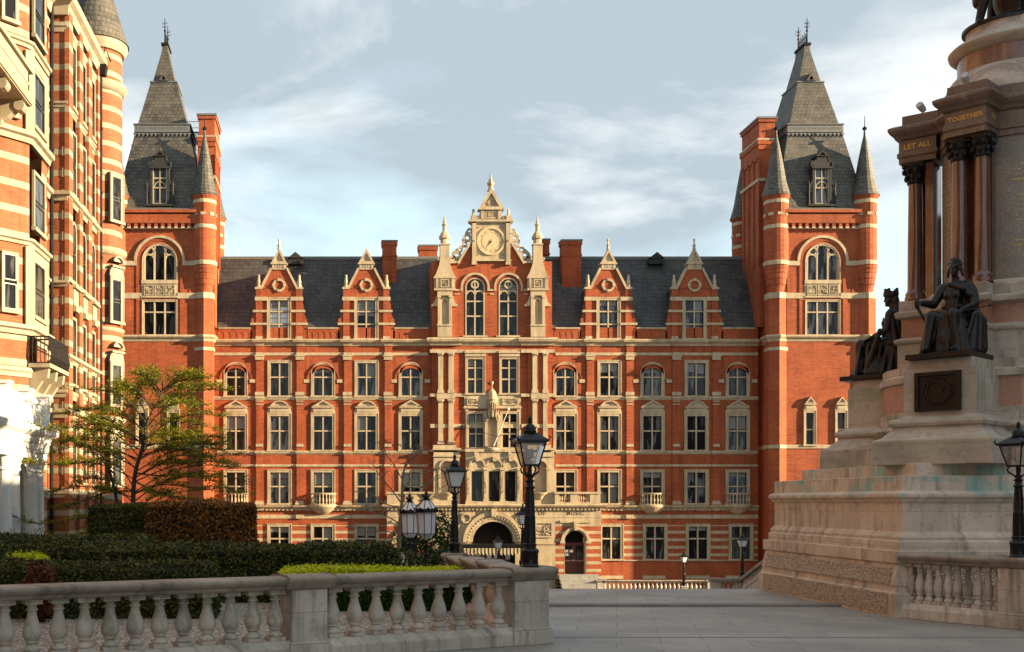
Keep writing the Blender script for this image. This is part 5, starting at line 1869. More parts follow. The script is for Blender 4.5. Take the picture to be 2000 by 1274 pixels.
def m_vermic():
    def fn(t, b):
        c = t.node('ShaderNodeTexCoord').outputs['Object']
        v = t.node('ShaderNodeTexVoronoi', {'Vector': c, 'Scale': 17.0}, feature='DISTANCE_TO_EDGE').outputs['Distance']
        n = t.noise(c, 22.0, 4, 0.6, 1.0)
        n1 = t.noise(c, 1.2, 5, 0.6)
        h = t.ramp(t.math('ADD', t.math('MULTIPLY', v, 1.3), t.math('MULTIPLY', n, 0.42)), [(0.28, 0.0), (0.42, 1.0)])
        col = t.mix(h, (0.29, 0.22, 0.155), t.mix(n1, (0.66, 0.53, 0.40), (0.54, 0.43, 0.32)))
        t.put(b, 'Base Color', col)
        b.inputs['Roughness'].default_value = 0.9
        bump(t, b, h, 0.9, 0.03)
    return material('vermiculated stone', fn)


vermic = m_vermic()


def rect(hx, hy, cx=CX, cy=CY):
    return [(cx - hx, cy - hy), (cx + hx, cy - hy), (cx + hx, cy + hy), (cx - hx, cy + hy)]


def stack(b, hx, hy, levels, cx=CX, cy=CY, rot=0.0, mi=0):
    """rectangular block whose half-size grows by o at each height"""
    vs, fs = [], []
    for o, z in levels:
        for sx, sy in ((-1, -1), (1, -1), (1, 1), (-1, 1)):
            x, y = sx * (hx + o), sy * (hy + o)
            vs.append((cx + x * math.cos(rot) - y * math.sin(rot), cy + x * math.sin(rot) + y * math.cos(rot), z))
    for j in range(len(levels) - 1):
        for k in range(4):
            k2 = (k + 1) % 4
            fs.append((j * 4 + k, j * 4 + k2, j * 4 + 4 + k2, j * 4 + 4 + k))
    n = len(levels)
    fs += [(3, 2, 1, 0), (n * 4 - 4, n * 4 - 3, n * 4 - 2, n * 4 - 1)]
    b.add(vs, fs, mi)


HXB, HYB = 3.5, 2.95
b = MB()
stack(b, HXB, HYB, [(0.27, -0.2), (0.25, 0.04), (0.25, 0.42), (0.21, 0.44), (0.20, 0.54), (0.215, 0.56), (0.16, 0.86), (0.14, 0.93), (0.19, 0.95), (0.19, 1.17), (0.10, 1.17), (0.10, 1.33), (0.06, 1.35), (0.07, 1.41), (0.02, 1.48), (0, 1.5), (0, 2.02),
                    (0.03, 2.03), (0.05, 2.08), (0.10, 2.12), (0.10, 2.18), (0.05, 2.22), (0.0, 2.23), (0.0, 2.5)])
b.build('base', portland, memorial, bevel=0.012)
b = MB()
for (z0, z1, o0, o1) in ((0.06, 0.41, 0.268, 0.263), (0.575, 0.86, 0.235, 0.185)):   # roughened bands on every face, leaving plain margins at the corners
    for k in range(4):
        hx, hy = (HXB, HYB)
        if k % 2 == 0:
            s_ = -1 if k == 0 else 1
            vs = [(CX - hx + 0.02, CY + s_ * (hy + o0), z0), (CX + hx - 0.02, CY + s_ * (hy + o0), z0), (CX + hx - 0.02, CY + s_ * (hy + o1), z1), (CX - hx + 0.02, CY + s_ * (hy + o1), z1)]
            v2 = [(x, y - s_ * 0.06, z) for x, y, z in vs]
        else:
            s_ = -1 if k == 1 else 1
            vs = [(CX + s_ * (hx + o0), CY - hy + 0.02, z0), (CX + s_ * (hx + o0), CY + hy - 0.02, z0), (CX + s_ * (hx + o1), CY + hy - 0.02, z1), (CX + s_ * (hx + o1), CY - hy + 0.02, z1)]
            v2 = [(x - s_ * 0.06, y, z) for x, y, z in vs]
        b.add(vs + v2, [(0, 1, 2, 3), (0, 1, 5, 4), (1, 2, 6, 5), (2, 3, 7, 6), (3, 0, 4, 7)])
b.build('rough_course', vermic, memorial)
b = MB()
stack(b, HXB, HYB, [(-0.45, 2.45), (-0.45, 2.74)])
b.build('step', portland, memorial, bevel=0.01)
# curved wall between the four corner pedestals
b = MB()
b.lathe(CX, CY, [(2.55, 2.7), (2.55, 3.14), (2.38, 3.18), (2.30, 3.36), (2.38, 3.40), (2.42, 3.46), (2.36, 3.52), (2.24, 3.56), (2.24, 3.80), (2.2, 3.82)], 56)
b.lathe(CX, CY, [(2.2, 4.38), (2.26, 4.40), (2.26, 4.52), (2.2, 4.56), (2.2, 4.72)], 56)
b.build('curved_base', pale_granite, memorial, smooth=True)
b = MB()
b.lathe(CX, CY, [(2.2, 3.8), (2.2, 4.4)], 56)
b.build('pink_band', pink, memorial, smooth=True)
BL = [(-2.0, -1.78), (-1.45, 1.75), (2.0, -1.75), (1.9, 1.7)]
for dx, dy in BL:
    rot = math.atan2(dy, dx) + math.pi / 2              # local -y looks outwards
    b = MB()
    stack(b, 0.62, 0.62, [(0.42, 2.72), (0.42, 3.16), (0.40, 3.18), (0.30, 3.22), (0.17, 3.36), (0.14, 3.42), (0.19, 3.44), (0.21, 3.5), (0.18, 3.56), (0.06, 3.6), (0.0, 3.64), (0.0, 4.5), (-0.07, 4.5), (-0.07, 4.68)], CX + dx, CY + dy, rot)
    b.build('corner_pedestal', pale_granite, memorial, bevel=0.01)
    d = Vector((dx, dy)).normalized()
    px, py = CX + dx + d.x * 0.62, CY + dy + d.y * 0.62
    b = MB()
    th = math.atan2(d.x, -d.y)
    b.ring_y([(-0.33, 3.78), (0.33, 3.78), (0.33, 4.36), (-0.33, 4.36)], [(-0.40, 3.71), (0.40, 3.71), (0.40, 4.43), (-0.40, 4.43)], -0.07, 0.0)
    b.box(-0.34, 0.34, -0.03, 0.0, 3.77, 4.37)
    b.circle_ring(0, 4.07, 0.18, 0.22, -0.055, -0.03, n=24)
    b.circle_ring(0, 4.07, 0.25, 0.27, -0.05, -0.03, n=24)
    for k in range(18):
        a = k * math.pi / 9
        b.ball((0.235 * math.cos(a), -0.045, 4.07 + 0.235 * math.sin(a)), 0.022, 6)
    b.prism_y([(-0.06, 3.97), (0.06, 3.97), (0.09, 4.08), (0.0, 4.16), (-0.09, 4.08)], -0.05, -0.03)
    for q in (-1, 1):
        b.prism_y([(q * 0.02, 4.02), (q * 0.13, 4.12), (q * 0.10, 4.17), (q * 0.01, 4.08)][::q], -0.055, -0.03)
    me_o = b.build('bronze_plaque', bronze, memorial, (px, py, 0))
    me_o.rotation_euler = (0, 0, th)
CXU = CX + 0.17                                       # axis of the upper part
# upper pedestal
b = MB()
b.lathe(CXU, CY, [(1.52, 4.6), (1.52, 5.33), (1.58, 5.36), (1.60, 5.42), (1.48, 5.46), (1.45, 5.5)], 48)
b.lathe(CXU, CY, [(1.45, 5.86), (1.62, 5.9), (1.64, 6.0), (1.54, 6.04), (1.54, 6.26), (1.4, 6.3), (1.32, 6.36)], 48)
CB = [(-1.28, -0.88), (-1.32, 0.95), (1.28, -0.88), (1.32, 0.95)]
for dx, dy in CB:
    rot = math.atan2(math.copysign(0.66, dy), math.copysign(0.75, dx)) + math.pi / 2
    stack(b, 0.33, 0.32, [(0.06, 4.6), (0.06, 5.33), (0.11, 5.36), (0.13, 5.42), (0.03, 5.47)], CXU + dx, CY + dy, rot)
    stack(b, 0.33, 0.32, [(0.0, 5.87), (0.10, 5.9), (0.12, 6.0), (0.04, 6.04), (0.04, 6.26)], CXU + dx, CY + dy, rot)
b.build('upper_pedestal', pale_granite, memorial, bevel=0.01)
b = MB()
b.lathe(CXU, CY, [(1.45, 5.49), (1.45, 5.87)], 48)
for dx, dy in CB:
    rot = math.atan2(math.copysign(0.66, dy), math.copysign(0.75, dx)) + math.pi / 2
    stack(b, 0.33, 0.32, [(0.0, 5.46), (0.0, 5.88)], CXU + dx, CY + dy, rot)
b.build('pink_dado', pink, memorial)
b = MB()
b.lathe(CXU, CY, [(1.24, 6.3), (1.24, 9.15)], 56)
core = b.build('inscribed_drum', greygran, memorial, smooth=True)
# rows of small gilt inscription round the drum
b = MB()
q = random.Random(3)
for k in range(4):
    mid = -math.pi / 2 + k * math.pi / 2
    for row in range(22):
        z = 8.85 - row * 0.098
        half = q.uniform(0.2, 0.55)
        a = mid - half
        while a < mid + half:
            wd = q.uniform(0.012, 0.026)
            if q.random() < 0.8:
                r_ = 1.244
                p = [(CXU + r_ * math.cos(x), CY + r_ * math.sin(x)) for x in (a, a + wd)]
                hh = 0.03
                b.add([(*p[0], z), (*p[1], z), (*p[1], z + hh), (*p[0], z + hh)], [(0, 1, 2, 3)])
            a += wd + 0.012
b.build('gilt_inscription', gold, core)


def column_prof(z0, z1, r):
    return [(r * 1.35, z0), (r * 1.35, z0 + 0.06), (r * 1.25, z0 + 0.1), (r * 1.28, z0 + 0.14), (r * 1.08, z0 + 0.18), (r, z0 + 0.22), (r * 0.97, (z0 + z1) / 2), (r * 0.87, z1)]


for dx, dy in CB:
    d = Vector((math.copysign(0.75, dx), math.copysign(0.66, dy))).normalized()
    tn = Vector((-d.y, d.x))
    for q_ in (-1, 1):
        p = Vector((CXU + dx, CY + dy)) + tn * 0.205 * q_ + d * 0.08
        b = MB()
        b.lathe(p.x, p.y, column_prof(6.27, 8.72, 0.15), 24)
        col_ = b.build('column', polished, memorial, smooth=True)
        b = MB()
        b.lathe(p.x, p.y, [(0.15, 8.7), (0.165, 8.74), (0.15, 8.78), (0.165, 8.9), (0.22, 9.05), (0.23, 9.1)], 16)
        for row, (zz_, rr) in enumerate(((8.84, 0.18), (8.97, 0.21))):
            for k in range(8):
                a = k * math.pi / 4 + row * math.pi / 8
                b.ball((p.x + rr * math.cos(a), p.y + rr * math.sin(a), zz_), 0.05, 6, 0, 1.3)
        for k in range(4):
            a = math.pi / 4 + k * math.pi / 2 + math.atan2(d.y, d.x)
            b.ball((p.x + 0.25 * math.cos(a), p.y + 0.25 * math.sin(a), 9.05), 0.045, 6)
        b.cbox(p.x, p.y, 9.1, 0.41, 0.41, 0.05, math.atan2(d.y, d.x))
        b.build('capital', bronze, col_)
    b = MB()
    pc = Vector((CXU + dx, CY + dy))
    b.cbox(pc.x - d.x * 0.22, pc.y - d.y * 0.22, 6.3, 0.62, 0.16, 2.8, math.atan2(d.y, d.x) + math.pi / 2)
    b.build('pilaster_back', polished, memorial)
# entablature: ring with four broken-forward blocks
ENT = [(0.0, 9.14), (0.0, 9.26), (0.03, 9.27), (0.03, 9.36), (0.0, 9.38), (0.0, 9.62), (0.05, 9.64), (0.08, 9.70), (0.14, 9.76), (0.175, 9.82), (0.175, 9.88), (0.1, 9.92)]
b = MB()
b.lathe(CXU, CY, [(1.28 + o, z) for o, z in ENT], 56)
b.lathe(CXU, CY, [(1.32, 9.9), (1.32, 10.12), (1.2, 10.14)], 48)
for dx, dy in CB:
    rot = math.atan2(math.copysign(0.66, dy), math.copysign(0.75, dx)) + math.pi / 2
    stack(b, 0.37, 0.36, ENT, CXU + dx, CY + dy, rot)
    stack(b, 0.31, 0.30, [(0.05, 9.9), (0.05, 10.14)], CXU + dx * 0.97, CY + dy * 0.97, rot)
b.build('entablature', m_granite('warm brown granite', (0.115, 0.078, 0.055), (0.21, 0.145, 0.105), 0.42), memorial, bevel=0.008)
b = MB()
b.lathe(CXU, CY, [(1.32, 10.1), (1.28, 10.3), (1.18, 10.42), (1.16, 10.5), (1.08, 10.62), (1.0, 10.7)], 48)
b.lathe(CXU, CY, [(0.98, 11.05), (1.04, 11.08), (1.12, 11.15), (1.14, 11.22), (1.08, 11.28), (0.98, 11.34), (0.86, 11.42), (0.82, 11.5), (0.82, 11.62), (0.75, 11.62)], 48)
b.build('top_mouldings', pale_granite, memorial, smooth=True)
b = MB()
b.lathe(CXU, CY, [(0.97, 10.68), (0.97, 11.08)], 48)
b.build('top_drum', m_granite('polished pink granite', (0.19, 0.10, 0.07), (0.30, 0.18, 0.13), 0.12, 0.6), memorial, smooth=True)


def frieze_text(body, size, at, nrm, curved=None):
    me = text_mesh(body, size, 0.004, bold=0.003)
    if curved:
        r_, mid = curved
        for v in me.vertices:
            a = mid + v.co.x / r_
            x, y, z = (r_ + 0.004 + v.co.z) * math.cos(a), (r_ + 0.004 + v.co.z) * math.sin(a), v.co.y
            v.co = (x, y, z)
        me.materials.append(gold)
        return link('gilt_lettering', me, memorial, at)
    me.transform(Matrix.Rotation(R(90), 4, 'X'))
    me.materials.append(gold)
    o = link('gilt_lettering', me, memorial, at)
    o.rotation_euler = (0, 0, math.atan2(nrm[0], -nrm[1]))
    return o


def block_face(i, side, zt, ext=0.006):
    dx, dy = CB[i]
    d = Vector((math.copysign(0.75, dx), math.copysign(0.66, dy))).normalized()
    n = d if side == 0 else Vector((d.y * -side, d.x * side))
    h = 0.36 if side == 0 else 0.37
    p = Vector((CXU + dx, CY + dy)) + n * (h + ext)
    return (p.x, p.y, zt), (n.x, n.y)


for i, side, wd, sz in ((0, 0, 'TOGETHER', 0.125), (1, 1, 'LET ALL', 0.15), (0, 1, 'IN', 0.15)):
    at, n_ = block_face(i, side, 9.43)
    frieze_text(wd, sz, at, n_)
frieze_text('THE PEOPLE', 0.155, (CXU, CY, 9.44), None, (1.28, -math.pi / 2 + 0.06))
frieze_text('NATIONS', 0.155, (CXU, CY, 9.44), None, (1.28, math.pi + 0.0))

# two small floodlights on the ledges


def floodlight(loc, aim, label):
    o = thing('floodlight', label, 'floodlight', loc, aim, 'floodlights on the memorial')
    b = MB()
    b.box(-0.06, 0.06, -0.05, 0.05, 0.0, 0.02)
    b.tube([(0, 0, 0.0), (0, 0, 0.1)], 0.015, 6)
    b.build('bracket', MATS['lamp white'], o, loc)
    b = MB()
    b.tube([(0.0, 0.06, 0.09), (0, 0.02, 0.12), (0, -0.10, 0.19), (0, -0.12, 0.2)], [0.05, 0.068, 0.075, 0.066], 12)
    b.build('head', MATS['lamp white'], o, loc, smooth=True)


m_plain('lamp white', (0.5, 0.48, 0.46), 0.5)
floodlight((CXU - 1.42, CY - 0.9, 10.14), R(-40), 'white floodlight on the ledge directly above the gilt word TOGETHER')
floodlight((CXU - 1.42, CY + 0.75, 10.14), R(-60), 'white floodlight on the ledge above the words LET ALL')


# ------------------------------------------------------------------ bronze figures
def cap(b, p0, p1, r0, r1=None, n=12):
    """rounded tapering limb"""
    r1 = r0 if r1 is None else r1
    b.tube([p0, p1], [r0, r1], n)
    b.ball(p0, r0, n)
    b.ball(p1, r1, n)


def ell(b, c, rx, ry, rz, n=16):
    k = len(b.v)
    b.ball((0, 0, 0), 1.0, n)
    for i in range(k, len(b.v)):
        x, y, z = b.v[i]
        b.v[i] = (c[0] + x * rx, c[1] + y * ry, c[2] + z * rz)


def fused(b, name, voxel, smooth=3):
    """closed continuous skin over the overlapping volumes"""
    me = bpy.data.meshes.new(name)
    me.from_pydata(b.v, [], b.f)
    o = bpy.data.objects.new(name, me)
    COL.objects.link(o)
    m = o.modifiers.new('remesh', 'REMESH')
    m.mode, m.voxel_size = 'VOXEL', voxel
    m2 = o.modifiers.new('smooth', 'SMOOTH')
    m2.iterations, m2.factor = smooth, 0.5
    out = bpy.data.meshes.new_from_object(o.evaluated_get(bpy.context.evaluated_depsgraph_get()))
    bpy.data.objects.remove(o)
    out.name = name
    out.materials.clear()
    out.materials.append(bronze)
    out.polygons.foreach_set('use_smooth', [True] * len(out.polygons))
    return out


def head(b, c, turn=0.0, s=1.0):
    """skull, jaw, nose, brow, lips, ears; c = centre of the skull, looking to -y"""
    ct, st = math.cos(turn), math.sin(turn)

    def p(x, y, z):
        return (c[0] + s * (x * ct - y * st), c[1] + s * (x * st + y * ct), c[2] + s * z)
    ell(b, p(0, 0.01, 0.02), 0.078 * s, 0.095 * s, 0.10 * s)
    ell(b, p(0, -0.03, -0.055), 0.055 * s, 0.065 * s, 0.065 * s)
    cap(b, p(0, -0.095, 0.015), p(0, -0.115, -0.025), 0.010 * s, 0.014 * s, 8)
    cap(b, p(-0.045, -0.085, 0.022), p(0.045, -0.085, 0.022), 0.012 * s, None, 8)
    cap(b, p(-0.02, -0.092, -0.06), p(0.02, -0.092, -0.06), 0.010 * s, None, 8)
    ell(b, p(0, -0.08, -0.098), 0.022 * s, 0.02 * s, 0.018 * s)
    for q in (-1, 1):
        ell(b, p(q * 0.032, -0.085, 0.0), 0.014 * s, 0.01 * s, 0.009 * s)
        ell(b, p(q * 0.08, 0.0, -0.01), 0.012 * s, 0.024 * s, 0.03 * s)
    return p


def hand(b, wrist, direction, up, curl=0.5, thumb=1.0):
    """palm, four bent fingers of unequal length, thumb from the side of the palm"""
    d = Vector(direction).normalized()
    u = Vector(up).normalized()
    s = d.cross(u).normalized()
    w = Vector(wrist)
    pc = w + d * 0.05
    for k in range(4):
        off = s * (0.034 - 0.0225 * k)
        cap(b, w + off * 0.5, pc + d * 0.035 + off, 0.016, 0.014, 8)
    for k, L in enumerate((0.068, 0.078, 0.072, 0.056)):
        base = pc + d * 0.04 + s * (0.034 - 0.0225 * k)
        j1 = base + (d * (1 - 0.4 * curl) - u * curl).normalized() * L * 0.5
        j2 = j1 + (d * (0.5 - curl) - u * 1.0).normalized() * L * 0.32
        j3 = j2 + (d * (-0.4 * curl) - u * 0.8).normalized() * L * 0.25
        cap(b, base, j1, 0.0105, 0.0098, 8)
        cap(b, j1, j2, 0.0098, 0.009, 8)
        cap(b, j2, j3, 0.009, 0.008, 8)
    t0 = w + d * 0.025 + s * 0.03 * thumb
    t1 = t0 + (d * 0.6 + s * 0.6 * thumb - u * 0.3).normalized() * 0.04
    t2 = t1 + (d * 0.9 - u * 0.5).normalized() * 0.032
    cap(b, t0, t1, 0.014, 0.0115, 8)
    cap(b, t1, t2, 0.0115, 0.0095, 8)


def drape(b, tops, hems, r0=0.028, r1=0.034, sag=0.0):
    for a, c in zip(tops, hems):
        m = tuple((a[i] + c[i]) / 2 + (0, 0, -sag)[i] for i in range(3))
        cap(b, a, m, r0, (r0 + r1) / 2, 8)
        cap(b, m, c, (r0 + r1) / 2, r1, 8)


def seated(crown):
    b = MB()
    q = random.Random(11 if crown else 5)
    # trunk and lap
    ell(b, (0, 0.06, 0.52), 0.21, 0.19, 0.16)
    cap(b, (0, 0.07, 0.56), (0, 0.06, 0.86), 0.15, 0.155, 16)
    ell(b, (0, 0.05, 0.88), 0.185, 0.125, 0.15)
    for s_ in (-1, 1):
        ell(b, (s_ * 0.075, -0.06, 0.86), 0.068, 0.06, 0.066)
        cap(b, (0, 0.06, 1.0), (s_ * 0.185, 0.06, 0.985), 0.085, 0.075, 12)
    cap(b, (0, 0.055, 1.02), (0, 0.03, 1.15), 0.06, 0.052, 12)
    hp = head(b, (0, 0.01, 1.25), 0.15 if not crown else 0.0)
    # thighs, shins, feet
    kl, kr = (0.17, -0.44, 0.54), (-0.16, -0.47, 0.53)
    fl, fr = (0.20, -0.44, 0.08), (-0.19, -0.60, 0.07)
    for hip, kn, ft in (((0.11, 0.05, 0.53), kl, fl), ((-0.11, 0.05, 0.53), kr, fr)):
        cap(b, hip, kn, 0.115, 0.088, 14)
        cap(b, kn, ft, 0.092, 0.06, 14)
        cap(b, ft, (ft[0], ft[1] - 0.15, ft[2] - 0.03), 0.045, 0.03, 10)
    # long skirt: body between the legs, deep folds down to a spreading hem
    cap(b, (0, -0.2, 0.48), (0, -0.36, 0.2), 0.14, 0.2, 14)
    ell(b, (0.02, -0.14, 0.2), 0.3, 0.36, 0.22)
    ell(b, (0.02, -0.1, 0.06), 0.35, 0.42, 0.07)
    N = 13
    tops = [(-0.25 + 0.5 * i / (N - 1), -0.40 - 0.06 * math.sin(math.pi * i / (N - 1)), 0.55 + 0.03 * math.sin(i * 1.9)) for i in range(N)]
    hems = [(-0.36 + 0.74 * i / (N - 1) + q.uniform(-0.02, 0.02), -0.42 - 0.10 * math.sin(math.pi * i / (N - 1)) + q.uniform(-0.04, 0.04), 0.03) for i in range(N)]
    drape(b, tops, hems, 0.022, 0.034, 0.0)
    for s_ in (-1, 1):                                   # side folds from the hips
        for k in range(5):
            y = -0.3 + 0.11 * k
            drape(b, [(s_ * 0.21, y, 0.56 - 0.02 * k)], [(s_ * (0.33 + q.uniform(0, 0.05)), y + q.uniform(-0.05, 0.05), 0.04)], 0.035, 0.05)
    for k in range(6):                                   # lap folds across the knees
        a = -0.15 - 0.05 * k
        cap(b, (-0.2, a, 0.62 - 0.012 * k), (0.2, a + q.uniform(-0.05, 0.05), 0.62 - 0.012 * k), 0.02, 0.022, 8)
    for k in range(5):                                   # bodice folds
        x = -0.1 + 0.05 * k
        cap(b, (x * 1.2, -0.075, 0.95), (x * 0.7, -0.1, 0.66), 0.012, 0.02, 8)
    cap(b, (-0.15, -0.06, 0.70), (0.15, -0.06, 0.70), 0.03, None, 8)
    # seat block behind and under the robe
    b.box(-0.27, 0.27, 0.0, 0.30, 0.0, 0.46)
    if not crown:
        # cape from the left shoulder, wreath of curls, right hand on a sword hilt, left hand with a baton across the lap
        drape(b, [(-0.06, -0.05, 1.03), (0.06, -0.06, 1.02), (0.14, -0.06, 1.02)], [(0.19, -0.09, 0.93), (0.26, -0.05, 0.84), (0.30, 0.0, 0.72)], 0.03, 0.04)
        drape(b, [(0.18, 0.06, 1.03), (0.2, 0.1, 1.02), (0.14, 0.14, 1.02), (0.05, 0.15, 1.02), (-0.08, 0.15, 1.02)],
              [(0.36, 0.06, 0.5), (0.37, 0.14, 0.3), (0.30, 0.24, 0.4), (0.14, 0.27, 0.4), (-0.1, 0.27, 0.42)], 0.055, 0.06)
        ell(b, (0.22, 0.1, 0.75), 0.13, 0.1, 0.28)
        for k in range(46):
            a, e = q.uniform(0, 2 * math.pi), q.uniform(0.0, 1.3)
            x, y, z = 0.098 * math.cos(a) * math.cos(e), 0.022 + 0.105 * math.sin(a) * math.cos(e), 0.035 + 0.10 * math.sin(e)
            if y < -0.055 and z < 0.075:
                continue
            ell(b, (x, y + 0.01, 1.25 + z), 0.022, 0.022, 0.022, 8)
        for s_ in (-1, 1):
            for k in range(4):
                ell(b, (s_ * (0.098 + 0.006 * k), 0.04, 1.24 - 0.032 * k), 0.026, 0.03, 0.022, 8)
        eR, hR = (-0.30, -0.06, 0.76), (-0.40, -0.27, 0.77)
        cap(b, (-0.2, 0.05, 0.98), eR, 0.082, 0.066, 12)
        cap(b, eR, hR, 0.066, 0.042, 12)
        hand(b, hR, (-0.35, -0.85, -0.1), (0, 0, 1), 0.9, -1)
        cap(b, (-0.44, -0.35, 0.78), (-0.44, -0.35, 0.72), 0.045, 0.035, 10)
        cap(b, (-0.44, -0.35, 0.72), (-0.27, -0.28, 0.40), 0.026, 0.018, 10)
        eL, hL = (0.31, 0.04, 0.72), (0.20, -0.2, 0.62)
        cap(b, (0.2, 0.05, 0.98), eL, 0.084, 0.068, 12)
        cap(b, eL, hL, 0.066, 0.042, 12)
        hand(b, hL, (-0.55, -0.8, -0.15), (0.1, 0.2, 1), 0.7, 1)
        cap(b, (-0.14, -0.33, 0.55), (0.62, -0.2, 0.64), 0.014, 0.012, 8)
        ell(b, (0.63, -0.2, 0.64), 0.025, 0.022, 0.022, 8)
        # a bundle hanging at the side
        drape(b, [(0.36, -0.06, 0.58), (0.40, 0.02, 0.54), (0.42, 0.1, 0.5)], [(0.37, -0.2, 0.06), (0.42, -0.08, 0.06), (0.44, 0.04, 0.08)], 0.05, 0.07)
        cap(b, (0.35, -0.12, 0.56), (0.28, -0.3, 0.08), 0.035, 0.05, 8)
    else:
        # mural crown, veil of hair, arms resting on a tall narrow shield at the side
        for k in range(9):
            a = 2 * math.pi * k / 9
            x, y = 0.098 * math.cos(a), 0.015 + 0.108 * math.sin(a)
            b.cbox(x, y, 1.30, 0.05, 0.035, 0.075 if k % 2 else 0.125, a + math.pi / 2)
        b.lathe(0, 0.015, [(0.096, 1.285), (0.106, 1.29), (0.108, 1.33), (0.1, 1.335)], 18)
        ell(b, (0, 0.09, 1.22), 0.075, 0.06, 0.1)
        cap(b, (0, 0.1, 1.2), (0, 0.13, 1.02), 0.06, 0.07, 10)
        drape(b, [(0.18, 0.06, 1.03), (-0.18, 0.06, 1.03), (0.0, 0.14, 1.03), (0.1, 0.13, 1.03), (-0.1, 0.13, 1.03)], [(0.25, 0.2, 0.45), (-0.25, 0.2, 0.45), (0, 0.26, 0.42), (0.14, 0.25, 0.42), (-0.14, 0.25, 0.42)], 0.05, 0.06)
        for s_ in (-1, 1):
            e_, h_ = (s_ * 0.30, 0.05, 0.73), (s_ * 0.29, -0.22, 0.62)
            cap(b, (s_ * 0.2, 0.05, 0.98), e_, 0.062, 0.05, 12)
            cap(b, e_, h_, 0.052, 0.035, 12)
            hand(b, h_, (-s_ * 0.1, -0.9, -0.3), (0, 0, 1), 0.6, s_)
        cap(b, (-0.34, 0.0, 0.78), (-0.33, -0.30, 0.05), 0.05, 0.10, 12)
        ell(b, (-0.35, -0.14, 0.45), 0.06, 0.12, 0.33)
        cap(b, (0.33, -0.05, 0.72), (0.34, -0.28, 0.06), 0.04, 0.06, 12)
    return fused(b, 'body', 0.0115, 3)


ST = 1.34


def statue(dx, dy, crown, label, back):
    d = Vector((dx, dy)).normalized()
    at = Vector((CX + dx, CY + dy)) - d * back
    th = math.atan2(d.x, -d.y)
    o = thing('seated_statue', label, 'statue', (at.x, at.y, 4.68), th, 'bronze figures seated on the memorial')
    me = seated(crown)
    b = MB()
    b.box(-0.55, 0.55, -0.86, 0.40, 0.0, 0.10)
    pl = b.build('bronze_plinth', bronze, o, (at.x, at.y, 4.68), bevel=0.01)
    f = bpy.data.objects.new('figure', me)
    COL.objects.link(f)
    f.parent = o
    f.location = (0, 0, 0.08)
    f.scale = (ST * 0.84, ST * 0.94, ST)
    return o


statue(-2.0, -1.78, False, 'bronze seated woman with curled hair and cape holding a baton, facing the viewer', 0.12)
statue(-1.56, 1.75, True, 'bronze seated woman in a turreted crown, seen in profile on the far pedestal', 0.12)


def standing():
    b = MB()
    q = random.Random(8)
    for s_, fx, fy in ((-1, -0.30, -0.10), (1, 0.13, 0.02)):   # booted legs, left one stepping forward
        kn = (fx * 0.75, fy - 0.08, 0.50)
        cap(b, (s_ * 0.1, 0.0, 0.93), kn, 0.095, 0.066, 12)
        cap(b, kn, (fx, fy, 0.10), 0.068, 0.045, 12)
        cap(b, (fx, fy + 0.02, 0.05), (fx - 0.04, fy - 0.2, 0.035), 0.045, 0.032, 10)
        cap(b, (fx, fy, 0.36), (fx, fy, 0.32), 0.075, 0.072, 12)
    cap(b, (0, 0, 0.95), (0, 0, 1.3), 0.16, 0.19, 14)
    cap(b, (-0.18, 0, 1.42), (0.18, 0, 1.42), 0.08, None, 12)
    cap(b, (0, 0, 1.45), (0, 0, 1.6), 0.06, 0.055, 12)
    head(b, (0, 0, 1.69))
    ell(b, (0, 0.02, 1.73), 0.085, 0.1, 0.085)
    for s_ in (-1, 1):
        cap(b, (s_ * 0.21, 0, 1.42), (s_ * 0.29, 0.03, 1.12), 0.065, 0.05, 12)
        cap(b, (s_ * 0.29, 0.03, 1.12), (s_ * 0.26, -0.18, 0.95), 0.05, 0.036, 12)
        hand(b, (s_ * 0.26, -0.18, 0.95), (0, -0.7, -0.6), (0, -0.6, 0.7), 0.5, s_)
    # ceremonial mantle sweeping to the ground on the right and behind
    ell(b, (0.14, 0.12, 0.55), 0.27, 0.2, 0.55)
    ell(b, (0.2, 0.1, 0.1), 0.36, 0.3, 0.12)
    for k in range(15):
        a = -0.9 + 3.0 * k / 14
        x0, y0 = 0.05 + 0.2 * math.cos(a), 0.08 + 0.16 * math.sin(a)
        x1, y1 = 0.16 + 0.42 * math.cos(a) + q.uniform(-0.03, 0.03), 0.10 + 0.34 * math.sin(a)
        drape(b, [(x0, y0, 1.35)], [(x1, y1, 0.03)], 0.045, 0.062)
    return fused(b, 'body', 0.0125, 3)


top_st = thing('standing_statue', 'bronze standing figure in boots and long mantle on top of the memorial drum', 'statue', (CXU - 0.1, CY, 11.6), R(-18))
f = bpy.data.objects.new('figure', standing())
COL.objects.link(f)
f.parent = top_st
f.scale = (1.75, 1.75, 1.75)
b = MB()
b.lathe(0, 0, [(0.80, 0.0), (0.80, 0.06), (0.74, 0.08)], 32)
b.build('bronze_plinth', bronze, top_st, (CXU - 0.1, CY, 11.6))
